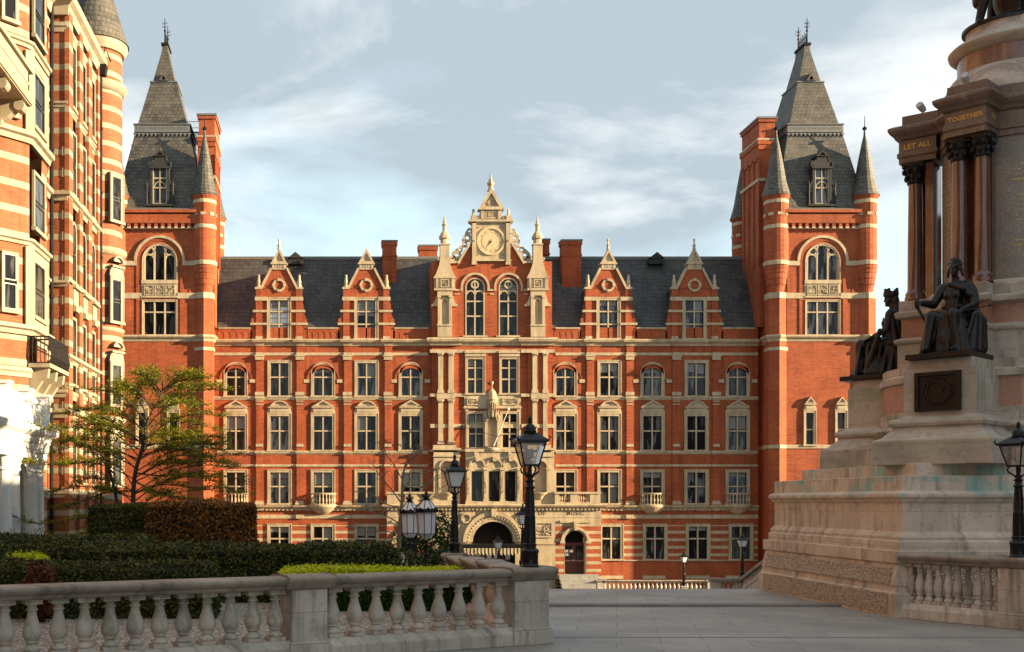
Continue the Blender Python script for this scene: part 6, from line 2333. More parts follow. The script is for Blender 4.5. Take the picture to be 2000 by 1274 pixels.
# ------------------------------------------------------------------ ground
def m_paving():
    def fn(t, b):
        c = t.node('ShaderNodeTexCoord').outputs['Object']
        v = t.mapping(c, (1, 1, 1), (0, 0, R(14)))
        br = t.node('ShaderNodeTexBrick', {'Vector': v, 'Color1': (0.27, 0.25, 0.225), 'Color2': (0.355, 0.325, 0.285), 'Mortar': (0.15, 0.13, 0.11), 'Scale': 1.0, 'Mortar Size': 0.009,
                                           'Brick Width': 1.25, 'Row Height': 0.72})
        n = t.noise(c, 0.5, 6, 0.6)
        n2 = t.noise(c, 7.0, 5, 0.65)
        col = t.mix(t.ramp(n, [(0.35, 0.0), (0.7, 0.7)]), br.outputs[0], (0.20, 0.185, 0.17))
        col = t.mix(t.ramp(n2, [(0.5, 0.0), (0.8, 0.45)]), col, (0.40, 0.345, 0.28))
        n6 = t.noise(c, 0.16, 5, 0.6)
        col = t.mix(t.ramp(n6, [(0.48, 0.0), (0.7, 0.5)]), col, (0.16, 0.14, 0.12))
        t.put(b, 'Base Color', col)
        t.put(b, 'Roughness', t.ramp(n, [(0.3, 0.5), (0.7, 0.75)]))
        bump(t, b, t.math('ADD', t.math('MULTIPLY', n2, 0.4), t.math('SUBTRACT', 1.0, br.outputs['Fac'])), 0.3, 0.01)
    return material('stone paving', fn)


def m_gravel():
    def fn(t, b):
        c = t.node('ShaderNodeTexCoord').outputs['Object']
        v = t.node('ShaderNodeTexVoronoi', {'Vector': c, 'Scale': 25.0})
        n = t.noise(c, 0.8, 4, 0.6)
        sp = t.node('ShaderNodeSeparateColor', {0: v.outputs['Color']})
        col = t.ramp(sp.outputs[0], [(0.0, (0.16, 0.13, 0.10)), (0.35, (0.46, 0.40, 0.32)), (0.7, (0.66, 0.60, 0.52)), (1.0, (0.82, 0.78, 0.70))])
        col = t.mix(t.ramp(v.outputs['Distance'], [(0.25, 0.0), (0.6, 0.8)]), col, (0.05, 0.04, 0.03))
        col = t.mix(t.ramp(n, [(0.45, 0.0), (0.75, 0.45)]), col, (0.16, 0.12, 0.08))
        t.put(b, 'Base Color', col)
        b.inputs['Roughness'].default_value = 0.9
        bump(t, b, t.math('SUBTRACT', 1.0, v.outputs['Distance']), 0.9, 0.02)
    return material('pale gravel', fn)


paving, gravel = m_paving(), m_gravel()


def structure(o):
    o['kind'] = 'structure'
    return o


b = MB()
b.box(-600, 600, 40, 3000, STREET - 0.2, STREET)
structure(b.build('street', m_plain('asphalt', (0.055, 0.054, 0.053), 0.85, scale=1.5)))
b = MB()
b.prism_z([(-60, -60), (60, -60), (60, 27.1), (3.2, 27.1), (3.2, 47), (-13, 47), (-13, 62), (-60, 62)], STREET - 0.1, 0.0)
structure(b.build('terrace', paving))
b = MB()
b.box(3.4, 40, 22.42, 22.8, 0.0, 0.05)
b.box(3.0, 40, 17.35, 17.42, 0.0, 0.006)
structure(b.build('kerb', m_stone('kerb stone', (0.26, 0.24, 0.22), (0.12, 0.11, 0.1))))
b = MB()
for i in range(30):
    b.box(3.2, 11.0, 27.1 + i * 0.36, 27.1 + (i + 1) * 0.36 + (14 if i == 29 else 0), STREET - 0.1, -0.168 * (i + 1))
structure(b.build('steps', MATS['grey step stone']))
b = MB()
b.prism_z([(-13, 8.6), (2.95, 16.95), (2.65, 25.6), (2.9, 46.5), (-11.2, 46.5), (-13, 36)], 0.0, 0.012)
structure(b.build('gravel', gravel))


# ------------------------------------------------------------------ balustrades
bal_stone = m_weathered('balustrade stone', (0.60, 0.53, 0.445), (0.2, 0.24, 0.12), 0.35)


cop_stone = m_weathered('grimy coping stone', (0.36, 0.30, 0.235), (0.14, 0.16, 0.08), 0.5)


def lathe_mesh(prof, n, extra=None):
    b = MB()
    b.lathe(0, 0, prof, n)
    if extra:
        extra(b)
    return b


def baluster_mesh(h, rb):
    b = MB()
    k = h / 0.65
    pr = [(0.62, 0.05), (0.86, 0.055), (0.9, 0.075), (0.82, 0.095), (0.58, 0.115), (0.52, 0.135), (0.72, 0.15), (0.72, 0.165), (0.66, 0.172), (0.9, 0.205), (1.0, 0.25), (0.97, 0.295), (0.82, 0.355), (0.62, 0.42), (0.5, 0.475),
          (0.47, 0.515), (0.62, 0.52), (0.62, 0.54), (0.48, 0.548), (0.5, 0.575), (0.72, 0.597)]
    b.lathe(0, 0, [(r_ * rb, z * k) for r_, z in pr], 20)
    me = bpy.data.meshes.new('baluster')
    b.box(-rb * 0.95, rb * 0.95, -rb * 0.95, rb * 0.95, 0, 0.05 * k)
    b.box(-rb * 0.92, rb * 0.92, -rb * 0.92, rb * 0.92, 0.597 * k, h)
    me.from_pydata(b.v, [], b.f)
    me.polygons.foreach_set('use_smooth', [True] * len(b.f))
    me.set_sharp_from_angle(angle=R(35))
    me.materials.append(bal_stone)
    return me


def sub(parent, name, mb, mat, loc=(0, 0, 0), bevel=0.0):
    """a part in its thing's own coordinates"""
    o = link(name, to_mesh(mb, name, mat), None, bevel=bevel)
    o.parent = parent
    o.location = loc
    return o


def to_mesh(mb, name, mat):
    me = bpy.data.meshes.new(name)
    me.from_pydata(mb.v, [], mb.f)
    for m_ in (mat if isinstance(mat, (list, tuple)) else [mat]):
        me.materials.append(m_)
    me.polygons.foreach_set('material_index', mb.m)
    return me


def balustrade(label, A, B, runs, piers, zt=1.085, hb=0.65, plinth=0.27, rb=0.110, pitch=0.312, half=0.15, group=None, zbase=0.0):
    """runs: (t0, t1, dz) lengths of rail between A and B; piers: (t0, t1) blocks carrying the rail"""
    A, B = Vector(A), Vector(B)
    d = (B - A)
    o = thing('balustrade', label, 'balustrade', (A.x, A.y, zbase), math.atan2(d.y, d.x), group)
    me = baluster_mesh(hb, rb)
    cop, pl = MB(), MB()
    for t0, t1, dz in runs:
        z1 = zt + dz
        q = z1 - 0.175
        cp = [(-half - 0.0, q), (-half - 0.02, q + 0.02), (-half - 0.02, q + 0.05), (-half - 0.07, q + 0.075), (-half - 0.09, q + 0.11), (-half - 0.09, q + 0.145), (-half - 0.05, q + 0.165), (-0.05, q + 0.175)]
        cop.prism_x(cp + [(-y, z) for y, z in cp[::-1]], t0, t1)
        zp = q - hb
        pp_ = [(-half - 0.06, 0.0 if zp < 1 else zp - 0.3), (-half - 0.06, zp - 0.09), (-half - 0.035, zp - 0.06), (-half - 0.0, zp - 0.015), (-half + 0.01, zp)]
        pl.prism_x(pp_ + [(-y, z) for y, z in pp_[::-1]], t0, t1)
    for t0, t1 in piers:
        dz = 0.0
        for r0, r1, z_ in runs:
            if r0 <= (t0 + t1) / 2 <= r1:
                dz = z_
        z1 = zt + dz - 0.17
        pl.box(t0, t1, -half - 0.04, half + 0.04, 0.0, z1)
        pl.box(t0 - 0.05, t1 + 0.05, -half - 0.09, half + 0.09, 0.0, z1 - hb - 0.06)
        pl.box(t0 - 0.03, t1 + 0.03, -half - 0.065, half + 0.065, z1 - hb - 0.06, z1 - hb - 0.02)
        cp = [(-half - 0.06, z1 + 0.005), (-half - 0.10, z1 + 0.07), (-half - 0.125, z1 + 0.11), (-half - 0.125, z1 + 0.15), (-half - 0.08, z1 + 0.176), (-0.05, z1 + 0.185)]
        cop.prism_x(cp + [(-y, z) for y, z in cp[::-1]], t0 - 0.09, t1 + 0.09)
    sub(o, 'coping', cop, cop_stone, bevel=0.012)
    sub(o, 'plinth', pl, bal_stone, bevel=0.012)
    for t0, t1, dz in runs:
        spans, cur = [], t0
        for p0, p1 in sorted(piers):
            if p1 <= t0 or p0 >= t1:
                continue
            spans.append((cur, p0))
            cur = p1
        spans.append((cur, t1))
        for s0, s1 in spans:
            n = int((s1 - s0) / pitch + 0.3)
            if n < 1:
                continue
            st = (s1 - s0) / n
            for i in range(n):
                c = bpy.data.objects.new('baluster', me)
                COL.objects.link(c)
                c.parent = o
                c.location = (s0 + st * (i + 0.5), 0, zt + dz - 0.175 - hb)
                c.rotation_euler = (0, 0, rnd.uniform(-0.06, 0.06))
    return o


U = Vector((0.887, 0.462)).normalized()
A0 = Vector((-3.75, 13.25))
G_BAL = 'stone balustrades'
balustrade('weathered stone balustrade across the near foreground with a lamp on its corner pier', A0 - U * 4.4, A0 + U * 7.95, [(0, 12.15, 0)], [(0.6, 1.2), (8.02, 8.53), (11.52, 12.12)], group=G_BAL)
cp_ = A0 + U * 7.42
balustrade('stone balustrade stepping back from the corner pier towards the second lamp', cp_ + Vector((-0.07, 0.30)), (2.72, 25.3), [(0, 2.6, -0.02), (2.6, 5.0, -0.09), (5.0, 7.95, -0.17)], [(2.45, 2.85), (4.8, 5.2), (7.45, 7.95)], group=G_BAL)
balustrade('short stone balustrade between the memorial base and the right edge', (10.2, 20.42), (11.55, 17.72), [(0, 3.0, 0)], [(1.78, 2.3)], zt=1.14, hb=0.70, rb=0.078, pitch=0.178, half=0.13, group=G_BAL)
balustrade('distant stone balustrade in front of the basement windows', (20.9, 90), (29.9, 90), [(0, 9.0, 0)], [(0, 0.45), (8.55, 9.0)], zt=1.05, hb=0.62, pitch=0.34, group=G_BAL, zbase=STREET)


def stair_flank():
    """raking balustrade of the lower stair, with a level return at its foot"""
    o = thing('balustrade', 'raking stone stair balustrade partly hidden behind the memorial base', 'balustrade', (18.6, 56, STREET), 0, G_BAL)
    zf = -1.67 - STREET
    me = baluster_mesh(0.62, 0.085)
    cop, pl = MB(), MB()
    cop.box(0, 1.4, -0.2, 0.2, zf - 0.15, zf)
    pl.box(0, 1.4, -0.16, 0.16, 0, zf - 0.77)
    pl.box(-0.05, 0.35, -0.22, 0.22, 0, zf - 0.15)
    pl.box(1.2, 1.65, -0.24, 0.24, 0, zf - 0.15)
    cop.box(-0.12, 0.42, -0.28, 0.28, zf - 0.14, zf + 0.02)
    cop.box(1.12, 1.73, -0.3, 0.3, zf - 0.14, zf + 0.03)
    p0, p1 = Vector((1.42, -0.1)), Vector((0.15, -7.0))
    z0, z1 = zf - 0.02, -0.30 - STREET
    dv = (p1 - p0)
    nv = Vector((-dv.y, dv.x)).normalized()

    def bar(mb, za, zb, hw):
        vs = []
        for p, zz in ((p0, z0), (p1, z1)):
            for s_ in (-1, 1):
                for e in (za, zb):
                    q = p + nv * hw * s_
                    vs.append((q.x, q.y, zz + e if e > -50 else 0))
        mb.add(vs, [(0, 1, 3, 2), (4, 6, 7, 5), (0, 4, 5, 1), (2, 3, 7, 6), (1, 5, 7, 3), (0, 2, 6, 4)])
    bar(cop, -0.15, 0.0, 0.2)
    bar(pl, -99, -0.77, 0.16)
    sub(o, 'coping', cop, cop_stone, bevel=0.01)
    sub(o, 'plinth', pl, bal_stone)
    for i in range(20):
        k = (i + 0.7) / 20.5
        p = p0 + dv * k
        c = bpy.data.objects.new('baluster', me)
        COL.objects.link(c)
        c.parent = o
        c.location = (p.x, p.y, z0 + (z1 - z0) * k - 0.77)
    for i in range(3):
        c = bpy.data.objects.new('baluster', me)
        COL.objects.link(c)
        c.parent = o
        c.location = (0.5 + 0.27 * i, 0, zf - 0.77)


stair_flank()


# ------------------------------------------------------------------ street lamps
def m_lampglass():
    m = bpy.data.materials.new('lamp glass')
    m.use_nodes = True
    t = NT(m.node_tree)
    t.n.clear()
    c = t.node('ShaderNodeTexCoord').outputs['Object']
    n = t.noise(t.mapping(c, (6, 6, 1.5)), 2.0, 4, 0.6)
    d = t.node('ShaderNodeBsdfDiffuse', {'Color': (0.72, 0.70, 0.68)})
    g = t.node('ShaderNodeBsdfGlossy', {'Roughness': 0.06, 'Color': (1, 1, 1)})
    tr = t.node('ShaderNodeBsdfTransparent', {'Color': (0.97, 0.95, 0.93)})
    f = t.node('ShaderNodeFresnel', {'IOR': 1.45})
    m1 = t.node('ShaderNodeMixShader', {0: t.ramp(n, [(0.35, 0.22), (0.7, 0.6)]), 1: tr.outputs[0], 2: d.outputs[0]})
    m2 = t.node('ShaderNodeMixShader', {0: f.outputs[0], 1: m1.outputs[0], 2: g.outputs[0]})
    o = t.node('ShaderNodeOutputMaterial')
    t.l.new(m2.outputs[0], o.inputs[0])
    MATS['lamp glass'] = m
    return m


lampglass = m_lampglass()
whitish = m_plain('opal lamp glass', (0.66, 0.66, 0.68), 0.25, var=0.05)  # in the second lamp's panes the white stands in for reflected sky


def square_lamp(label, loc, rz, scale=1.0, glass=None):
    o = thing('street_lamp', label, 'street lamp', loc, rz, 'black lamps with tapered square lanterns')
    p = MB()
    p.lathe(0, 0, [(0.135, 0), (0.14, 0.02), (0.125, 0.035), (0.118, 0.06), (0.118, 0.20), (0.128, 0.215), (0.132, 0.235), (0.118, 0.26), (0.092, 0.275), (0.086, 0.30), (0.098, 0.315), (0.098, 0.335), (0.082, 0.35), (0.080, 0.5), (0.074, 0.7),
                    (0.078, 0.715), (0.078, 0.735), (0.070, 0.75), (0.060, 1.0), (0.052, 1.12), (0.070, 1.135), (0.076, 1.155), (0.064, 1.17), (0.050, 1.185), (0.048, 1.22), (0.066, 1.235), (0.070, 1.25), (0.045, 1.265), (0.040, 1.30), (0.055, 1.315), (0.03, 1.335), (0.026, 1.47)], 20)
    for k in range(10):                                  # flutes
        a = k * math.pi / 5
        p.tube([(0.078 * math.cos(a), 0.078 * math.sin(a), 0.36), (0.070 * math.cos(a), 0.070 * math.sin(a), 0.70)], 0.012, 5)
        p.tube([(0.068 * math.cos(a), 0.068 * math.sin(a), 0.76), (0.052 * math.cos(a), 0.052 * math.sin(a), 1.11)], 0.010, 5)
    post = sub(o, 'post', p, iron)
    post.data.polygons.foreach_set('use_smooth', [True] * len(post.data.polygons))
    post.data.set_sharp_from_angle(angle=R(38))
    f = MB()
    zb, zt, rb, rt = 1.47, 1.80, 0.108, 0.19
    for k in range(4):                                   # carrying scrolls
        a = math.pi / 4 + k * math.pi / 2
        ca, sa = math.cos(a), math.sin(a)
        f.tube([(0.04 * ca, 0.04 * sa, 1.29), (0.07 * ca, 0.07 * sa, 1.33), (0.14 * ca, 0.14 * sa, 1.37), (0.155 * ca, 0.155 * sa, 1.42), (0.13 * ca, 0.13 * sa, 1.45), (0.12 * ca, 0.12 * sa, 1.475)], 0.014, 6)
    f.cbox(0, 0, zb - 0.015, 2 * rb + 0.02, 2 * rb + 0.02, 0.03)
    for sx, sy in ((-1, -1), (1, -1), (1, 1), (-1, 1)):
        f.tube([(sx * rb, sy * rb, zb), (sx * rt, sy * rt, zt)], 0.0125, 5)
    for sx, sy in ((-1, -1), (1, -1), (1, 1), (-1, 1)):
        nx, ny = (sx, -sy) if sx * sy > 0 else (-sx, sy)
        f.tube([(sx * rt, sy * rt, zt), (nx * rt, ny * rt, zt)], 0.014, 5)
    fr = sub(o, 'lantern_frame', f, iron)
    r_ = MB()
    e = rt + 0.035
    r_.cbox(0, 0, zt, 2 * e, 2 * e, 0.03)
    r_.add([(-e, -e, zt + 0.03), (e, -e, zt + 0.03), (e, e, zt + 0.03), (-e, e, zt + 0.03), (-0.10, -0.10, zt + 0.125), (0.10, -0.10, zt + 0.125), (0.10, 0.10, zt + 0.125), (-0.10, 0.10, zt + 0.125)],
           [(0, 1, 5, 4), (1, 2, 6, 5), (2, 3, 7, 6), (3, 0, 4, 7), (4, 5, 6, 7)])
    for sx, sy in ((-1, -1), (1, -1), (1, 1), (-1, 1)):
        r_.tube([(sx * (e - 0.01), sy * (e - 0.01), zt + 0.02), (sx * (e + 0.015), sy * (e + 0.015), zt + 0.06), (sx * (e - 0.005), sy * (e - 0.005), zt + 0.10)], [0.02, 0.014, 0.006], 5)
    r_.lathe(0, 0, [(0.115, zt + 0.12), (0.12, zt + 0.135), (0.09, zt + 0.145), (0.095, zt + 0.165), (0.085, zt + 0.185), (0.092, zt + 0.195), (0.072, zt + 0.235), (0.040, zt + 0.265), (0.024, zt + 0.285), (0.036, zt + 0.295), (0.036, zt + 0.305),
                    (0.018, zt + 0.315), (0.034, zt + 0.335), (0.030, zt + 0.355), (0.014, zt + 0.375), (0.0, zt + 0.40)], 16)
    for q in (-1, 1):
        r_.tube([(0, 0, zt + 0.21), (q * 0.10, 0, zt + 0.22)], 0.010, 5)
    sub(o, 'lantern_roof', r_, iron)
    g = MB()
    k_ = 0.97
    a0, a1 = rb * k_, rt * k_
    g.add([(-a0, -a0, zb + 0.015), (a0, -a0, zb + 0.015), (a0, a0, zb + 0.015), (-a0, a0, zb + 0.015), (-a1, -a1, zt), (a1, -a1, zt), (a1, a1, zt), (-a1, a1, zt)], [(0, 1, 5, 4), (1, 2, 6, 5), (2, 3, 7, 6), (3, 0, 4, 7)])
    sub(o, 'lantern_glass', g, glass or lampglass)
    if glass is None:
        m_ = MB()
        m_.lathe(0, 0, [(0.02, zb + 0.01), (0.02, zb + 0.08), (0.03, zb + 0.085), (0.03, zb + 0.11)], 8)
        for q in (-1, 0, 1):
            m_.lathe(q * 0.04, 0.01 * q, [(0.014, zb + 0.1), (0.02, zb + 0.13), (0.02, zb + 0.22), (0.008, zb + 0.24)], 8)
        sub(o, 'gas_mantle', m_, whitish)
    o.scale = (scale, scale, scale)
    return o


square_lamp('large black lamp on the corner pier of the near balustrade, the tallest lamp in view', (PX(1035, 16.72), 16.72, 1.095), R(4))
square_lamp('black lamp with white panes halfway back on the stepping balustrade', (PX(888, 25.05), 25.05, 0.90), R(8), 0.99, whitish)
square_lamp('black lamp at the right edge on the pier of the short balustrade', (PX(1989, 18.55), 18.55, 1.14), R(24), 1.0)
square_lamp('small lamp with black post in front of the college entrance canopy', (PX(973, 57), 57, STREET + 3.35), R(5), 1.0, whitish)
square_lamp('small lamp half hidden behind the tallest foreground lamp', (PX(1021, 39), 39, -0.2), R(5), 1.0, whitish)
square_lamp('small lamp in front of the striped wall by the distant balustrade', (PX(1336, 72), 72, -3.2), R(10), 1.0, whitish)
square_lamp('small lamp on the foot of the stair balustrade left of the memorial', (PX(1450, 56), 56, -1.62), R(10), 1.0, whitish)
# stone posts carrying the lamps that stand on the lower level
for px, y, z, s_ in ((973, 57, STREET + 3.35, 0.3), (1021, 39, -0.2, 0.3), (1336, 72, -3.2, 0.3)):
    o = thing('stone_post', {973: 'stone post under the small lamp before the entrance canopy', 1021: 'stone post under the lamp hidden behind the tallest lamp', 1336: 'stone post under the small lamp by the distant balustrade'}[px], 'stone post', (PX(px, y), y, STREET), 0, 'stone lamp posts on the lower level')
    b = MB()
    stack(b, 0.17, 0.17, [(0.06, 0), (0.06, 0.3), (0.0, 0.36), (0.0, z - STREET - 0.12), (0.05, z - STREET - 0.08), (0.05, z - STREET)], 0, 0)
    sub(o, 'shaft', b, bal_stone)


def octagon_lamp(label, loc, rz):
    o = thing('street_lamp', label, 'street lamp', loc, rz, 'black lamps with white octagonal lanterns')
    p = MB()
    p.lathe(0, 0, [(0.13, 0), (0.13, 0.25), (0.09, 0.3), (0.055, 0.4), (0.045, 0.8), (0.06, 0.82), (0.06, 0.86), (0.045, 0.9), (0.04, 1.0), (0.075, 1.03), (0.09, 1.06), (0.05, 1.09), (0.03, 1.12), (0.03, 1.2)], 16)
    for k in range(4):
        a = k * math.pi / 2 + math.pi / 4
        ca, sa = math.cos(a), math.sin(a)
        p.tube([(0.05 * ca, 0.05 * sa, 1.02), (0.15 * ca, 0.15 * sa, 1.08), (0.19 * ca, 0.19 * sa, 1.05), (0.2 * ca, 0.2 * sa, 1.1)], 0.014, 5)
    sub(o, 'post', p, iron)
    f, g, r_ = MB(), MB(), MB()
    z = [1.22, 1.34, 1.86, 1.90, 2.14]
    rr = [0.10, 0.205, 0.235, 0.27, 0.075]
    n = 8
    pts = [[(rr[i] * math.cos(2 * math.pi * (k + 0.5) / n), rr[i] * math.sin(2 * math.pi * (k + 0.5) / n), z[i]) for k in range(n)] for i in range(5)]
    for k in range(n):
        k2 = (k + 1) % n
        f.tube([pts[0][k], pts[1][k], pts[2][k]], 0.010, 5)
        f.tube([pts[1][k], pts[1][k2]], 0.009, 4)
        f.tube([pts[0][k], pts[0][k2]], 0.009, 4)
        g.add([pts[0][k], pts[0][k2], pts[1][k2], pts[1][k]], [(0, 1, 2, 3)])
        g.add([pts[1][k], pts[1][k2], pts[2][k2], pts[2][k]], [(0, 1, 2, 3)])
        g.add([pts[3][k], pts[3][k2], pts[4][k2], pts[4][k]], [(0, 1, 2, 3)])
        r_.tube([pts[3][k], pts[4][k]], 0.011, 5)
        r_.prism_z([(rr[2] * 0.98 * math.cos(2 * math.pi * (k + q) / n), rr[2] * 0.98 * math.sin(2 * math.pi * (k + q) / n)) for q in (0.5, 1.5)] +
                   [((rr[3] + 0.015) * math.cos(2 * math.pi * (k + q) / n), (rr[3] + 0.015) * math.sin(2 * math.pi * (k + q) / n)) for q in (1.5, 0.5)], 1.84, 1.925)
        m_ = tuple((pts[3][k][i] + pts[3][k2][i]) / 2 for i in range(2))
        r_.lathe(m_[0], m_[1], [(0.035, 1.92), (0.03, 1.945), (0.0, 1.965)], 6)
    sub(o, 'lantern_frame', f, iron)
    sub(o, 'lantern_glass', g, whitish)
    r_.lathe(0, 0, [(0.09, 2.12), (0.095, 2.15), (0.06, 2.17), (0.075, 2.20), (0.06, 2.24), (0.03, 2.26), (0.045, 2.28), (0.045, 2.30), (0.02, 2.32), (0.012, 2.36), (0.0, 2.38)], 12)
    for k in range(8):
        a = k * math.pi / 4
        r_.tube([(0.06 * math.cos(a), 0.06 * math.sin(a), 2.19), (0.10 * math.cos(a), 0.10 * math.sin(a), 2.23), (0.085 * math.cos(a), 0.085 * math.sin(a), 2.28)], [0.012, 0.010, 0.005], 4)
    sub(o, 'lantern_crown', r_, iron)
    return o


octagon_lamp('black post with white octagonal lantern, the nearer and right one of the close pair', (PX(832.5, 27), 27, -0.05), R(6))
octagon_lamp('black post with white octagonal lantern, the farther and left one of the close pair', (PX(800, 29.5), 29.5, -0.1), R(2))

# ------------------------------------------------------------------ planting
nrg = np.random.default_rng(4)


def leaf_arrays(P, N, size, flat=0.0, aspect=0.55):
    """one pointed four-cornered leaf at each point P, roughly facing N"""
    n = len(P)
    a = nrg.normal(size=(n, 3))
    nn = N + nrg.normal(size=(n, 3)) * (1.0 - flat) * 0.8
    nn /= np.linalg.norm(nn, axis=1, keepdims=True) + 1e-9
    u = np.cross(nn, a)
    u /= np.linalg.norm(u, axis=1, keepdims=True) + 1e-9
    v = np.cross(nn, u)
    s = (nrg.uniform(size[0], size[1], size=(n, 1)))
    q = np.stack([P - u * s, P + v * s * aspect + u * s * 0.1, P + u * s, P - v * s * aspect + u * s * 0.1], axis=1)
    return q.reshape(-1, 3)


def quads_mesh(name, V, mat):
    n = len(V) // 4
    me = bpy.data.meshes.new(name)
    me.vertices.add(len(V))
    me.vertices.foreach_set('co', V.astype(np.float32).ravel())
    me.loops.add(4 * n)
    me.loops.foreach_set('vertex_index', np.arange(4 * n, dtype=np.int32))
    me.polygons.add(n)
    me.polygons.foreach_set('loop_start', np.arange(0, 4 * n, 4, dtype=np.int32))
    me.polygons.foreach_set('loop_total', np.full(n, 4, dtype=np.int32))
    me.update()
    me.validate()
    me.materials.append(mat)
    return me


yew = m_leaf('dark yew leaves', [(0.010, 0.016, 0.004), (0.032, 0.044, 0.008), (0.075, 0.082, 0.013), (0.14, 0.13, 0.022)], 0.6, 0.12)
lime = m_leaf('bright lime leaves', [(0.16, 0.22, 0.006), (0.42, 0.50, 0.008), (0.68, 0.72, 0.012), (0.80, 0.80, 0.03)], 0.55, 0.35)
limedark = m_leaf('dark green leaves', [(0.008, 0.02, 0.004), (0.02, 0.05, 0.007), (0.05, 0.10, 0.012)], 0.55, 0.2)
copper = m_leaf('copper beech leaves', [(0.016, 0.012, 0.004), (0.08, 0.042, 0.010), (0.22, 0.095, 0.020), (0.42, 0.18, 0.035)], 0.5, 0.25)
browntip = m_leaf('russet new leaves', [(0.03, 0.012, 0.005), (0.12, 0.035, 0.012), (0.22, 0.075, 0.02)], 0.5, 0.25)
treeleaf = m_leaf('tree leaves', [(0.05, 0.065, 0.005), (0.125, 0.145, 0.008), (0.22, 0.23, 0.012), (0.32, 0.30, 0.02)], 0.5, 0.4)
paleleaf = m_leaf('young pale leaves', [(0.06, 0.08, 0.02), (0.13, 0.14, 0.04), (0.22, 0.22, 0.08)], 0.5, 0.4)
bark = m_plain('dark bark', (0.035, 0.024, 0.017), 0.85, var=0.4, scale=12, bs=0.4)
palebark = m_plain('pale bark', (0.17, 0.135, 0.095), 0.85, var=0.35, scale=10, bs=0.4)
woody = m_plain('dark twigs', (0.012, 0.010, 0.006), 0.95)


def hedge(label, cx, cy, lx, ly, h, rot, dens, size, mat, mat_low=None, group='clipped hedges', wob=0.05, rnd_top=0.06, cat='hedge', split=0.55):
    o = thing('hedge', label, cat, (cx, cy, 0), rot, group)
    c = MB()  # solid dark core stands in for twigs and shade behind the leaves
    stack(c, lx / 2 - 0.12, ly / 2 - 0.12, [(0.0, 0), (0.0, h - 0.14), (-0.06, h - 0.08)], 0, 0)
    sub(o, 'branches', c, woody)
    A = [(lx * h, 0), (lx * h, 1), (ly * h, 2), (ly * h, 3), (lx * ly, 4)]
    Ps, Ns = [], []
    for ar, f in A:
        n = int(ar * dens)
        u, w = nrg.uniform(-0.5, 0.5, n), nrg.uniform(0, 1, n)
        if f < 2:
            s_ = -1 if f == 0 else 1
            P = np.stack([u * lx, np.full(n, s_ * ly / 2), w * h], 1)
            N = np.tile([0, s_, 0.35], (n, 1)).astype(float)
        elif f < 4:
            s_ = -1 if f == 2 else 1
            P = np.stack([np.full(n, s_ * lx / 2), u * ly, w * h], 1)
            N = np.tile([s_, 0, 0.35], (n, 1)).astype(float)
        else:
            P = np.stack([u * lx, (w - 0.5) * ly, np.full(n, h)], 1)
            N = np.tile([0, 0, 1.0], (n, 1))
        Ps.append(P)
        Ns.append(N)
    P, N = np.concatenate(Ps), np.concatenate(Ns)
    # clipped but living surface: slow swell, rounded shoulders, fine fuzz
    sw = wob * (np.sin(P[:, 0] * 2.1 + P[:, 2] * 3.0 + cx) + np.sin(P[:, 1] * 2.9 + P[:, 0] * 0.9 + 1.3) + 0.6 * np.sin(P[:, 0] * 5.3 + P[:, 1] * 4.1))
    nu = N / np.linalg.norm(N, axis=1, keepdims=True)
    P = P + nu * (sw[:, None] * 0.5 + nrg.normal(0, 0.028, (len(P), 1)) - 0.02)
    ex = np.clip((np.abs(P[:, 0]) - (lx / 2 - rnd_top * 2)) / (rnd_top * 2), 0, 1)
    ey = np.clip((np.abs(P[:, 1]) - (ly / 2 - rnd_top * 2)) / (rnd_top * 2), 0, 1)
    P[:, 2] -= np.where(P[:, 2] > h * 0.75, rnd_top * np.maximum(ex, ey) ** 2, 0)
    P[:, 2] = np.maximum(P[:, 2], 0.02)
    if mat_low is None:
        link_part(o, 'foliage', quads_mesh('foliage', leaf_arrays(P, N, size), mat))
    else:
        k = P[:, 2] > h * split + 0.05 * np.sin(P[:, 0] * 7)  # leaves above the split take the brighter colour
        link_part(o, 'upper_foliage', quads_mesh('upper_foliage', leaf_arrays(P[k], N[k] + np.array([0, 0, 0.8]), size), mat))
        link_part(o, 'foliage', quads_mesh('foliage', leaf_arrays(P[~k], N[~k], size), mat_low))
    return o


def link_part(o, name, me):
    q = bpy.data.objects.new(name, me)
    COL.objects.link(q)
    q.parent = o
    return q


hedge('long dark clipped hedge running behind the bright lime hedge', -3.3, 24.4, 9.4, 2.4, 1.12, 0.0, 1000, (0.022, 0.05), yew)
hedge('dark clipped hedge at the left behind the near balustrade', -4.6, 20.8, 5.2, 1.6, 0.93, 0.03, 1300, (0.02, 0.042), yew)
hedge('dark low hedge farthest back at the left, below the white portico', -8.3, 29.4, 7.4, 2.2, 1.15, 0.0, 600, (0.025, 0.055), yew)
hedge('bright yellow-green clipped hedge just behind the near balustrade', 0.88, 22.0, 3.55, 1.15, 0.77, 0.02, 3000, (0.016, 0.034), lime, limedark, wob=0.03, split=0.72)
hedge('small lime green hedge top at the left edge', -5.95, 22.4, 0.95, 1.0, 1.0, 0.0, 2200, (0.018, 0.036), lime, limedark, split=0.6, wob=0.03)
hedge('tall box-shaped copper hedge, the wide one in front of the tree', -3.62, 33.2, 3.05, 1.9, 1.98, 0.10, 1000, (0.03, 0.06), copper, wob=0.05)
hedge('tall box-shaped dark hedge left of the wide copper one', -6.2, 34.8, 1.75, 1.7, 1.93, 0.05, 1000, (0.03, 0.06), yew, wob=0.05)


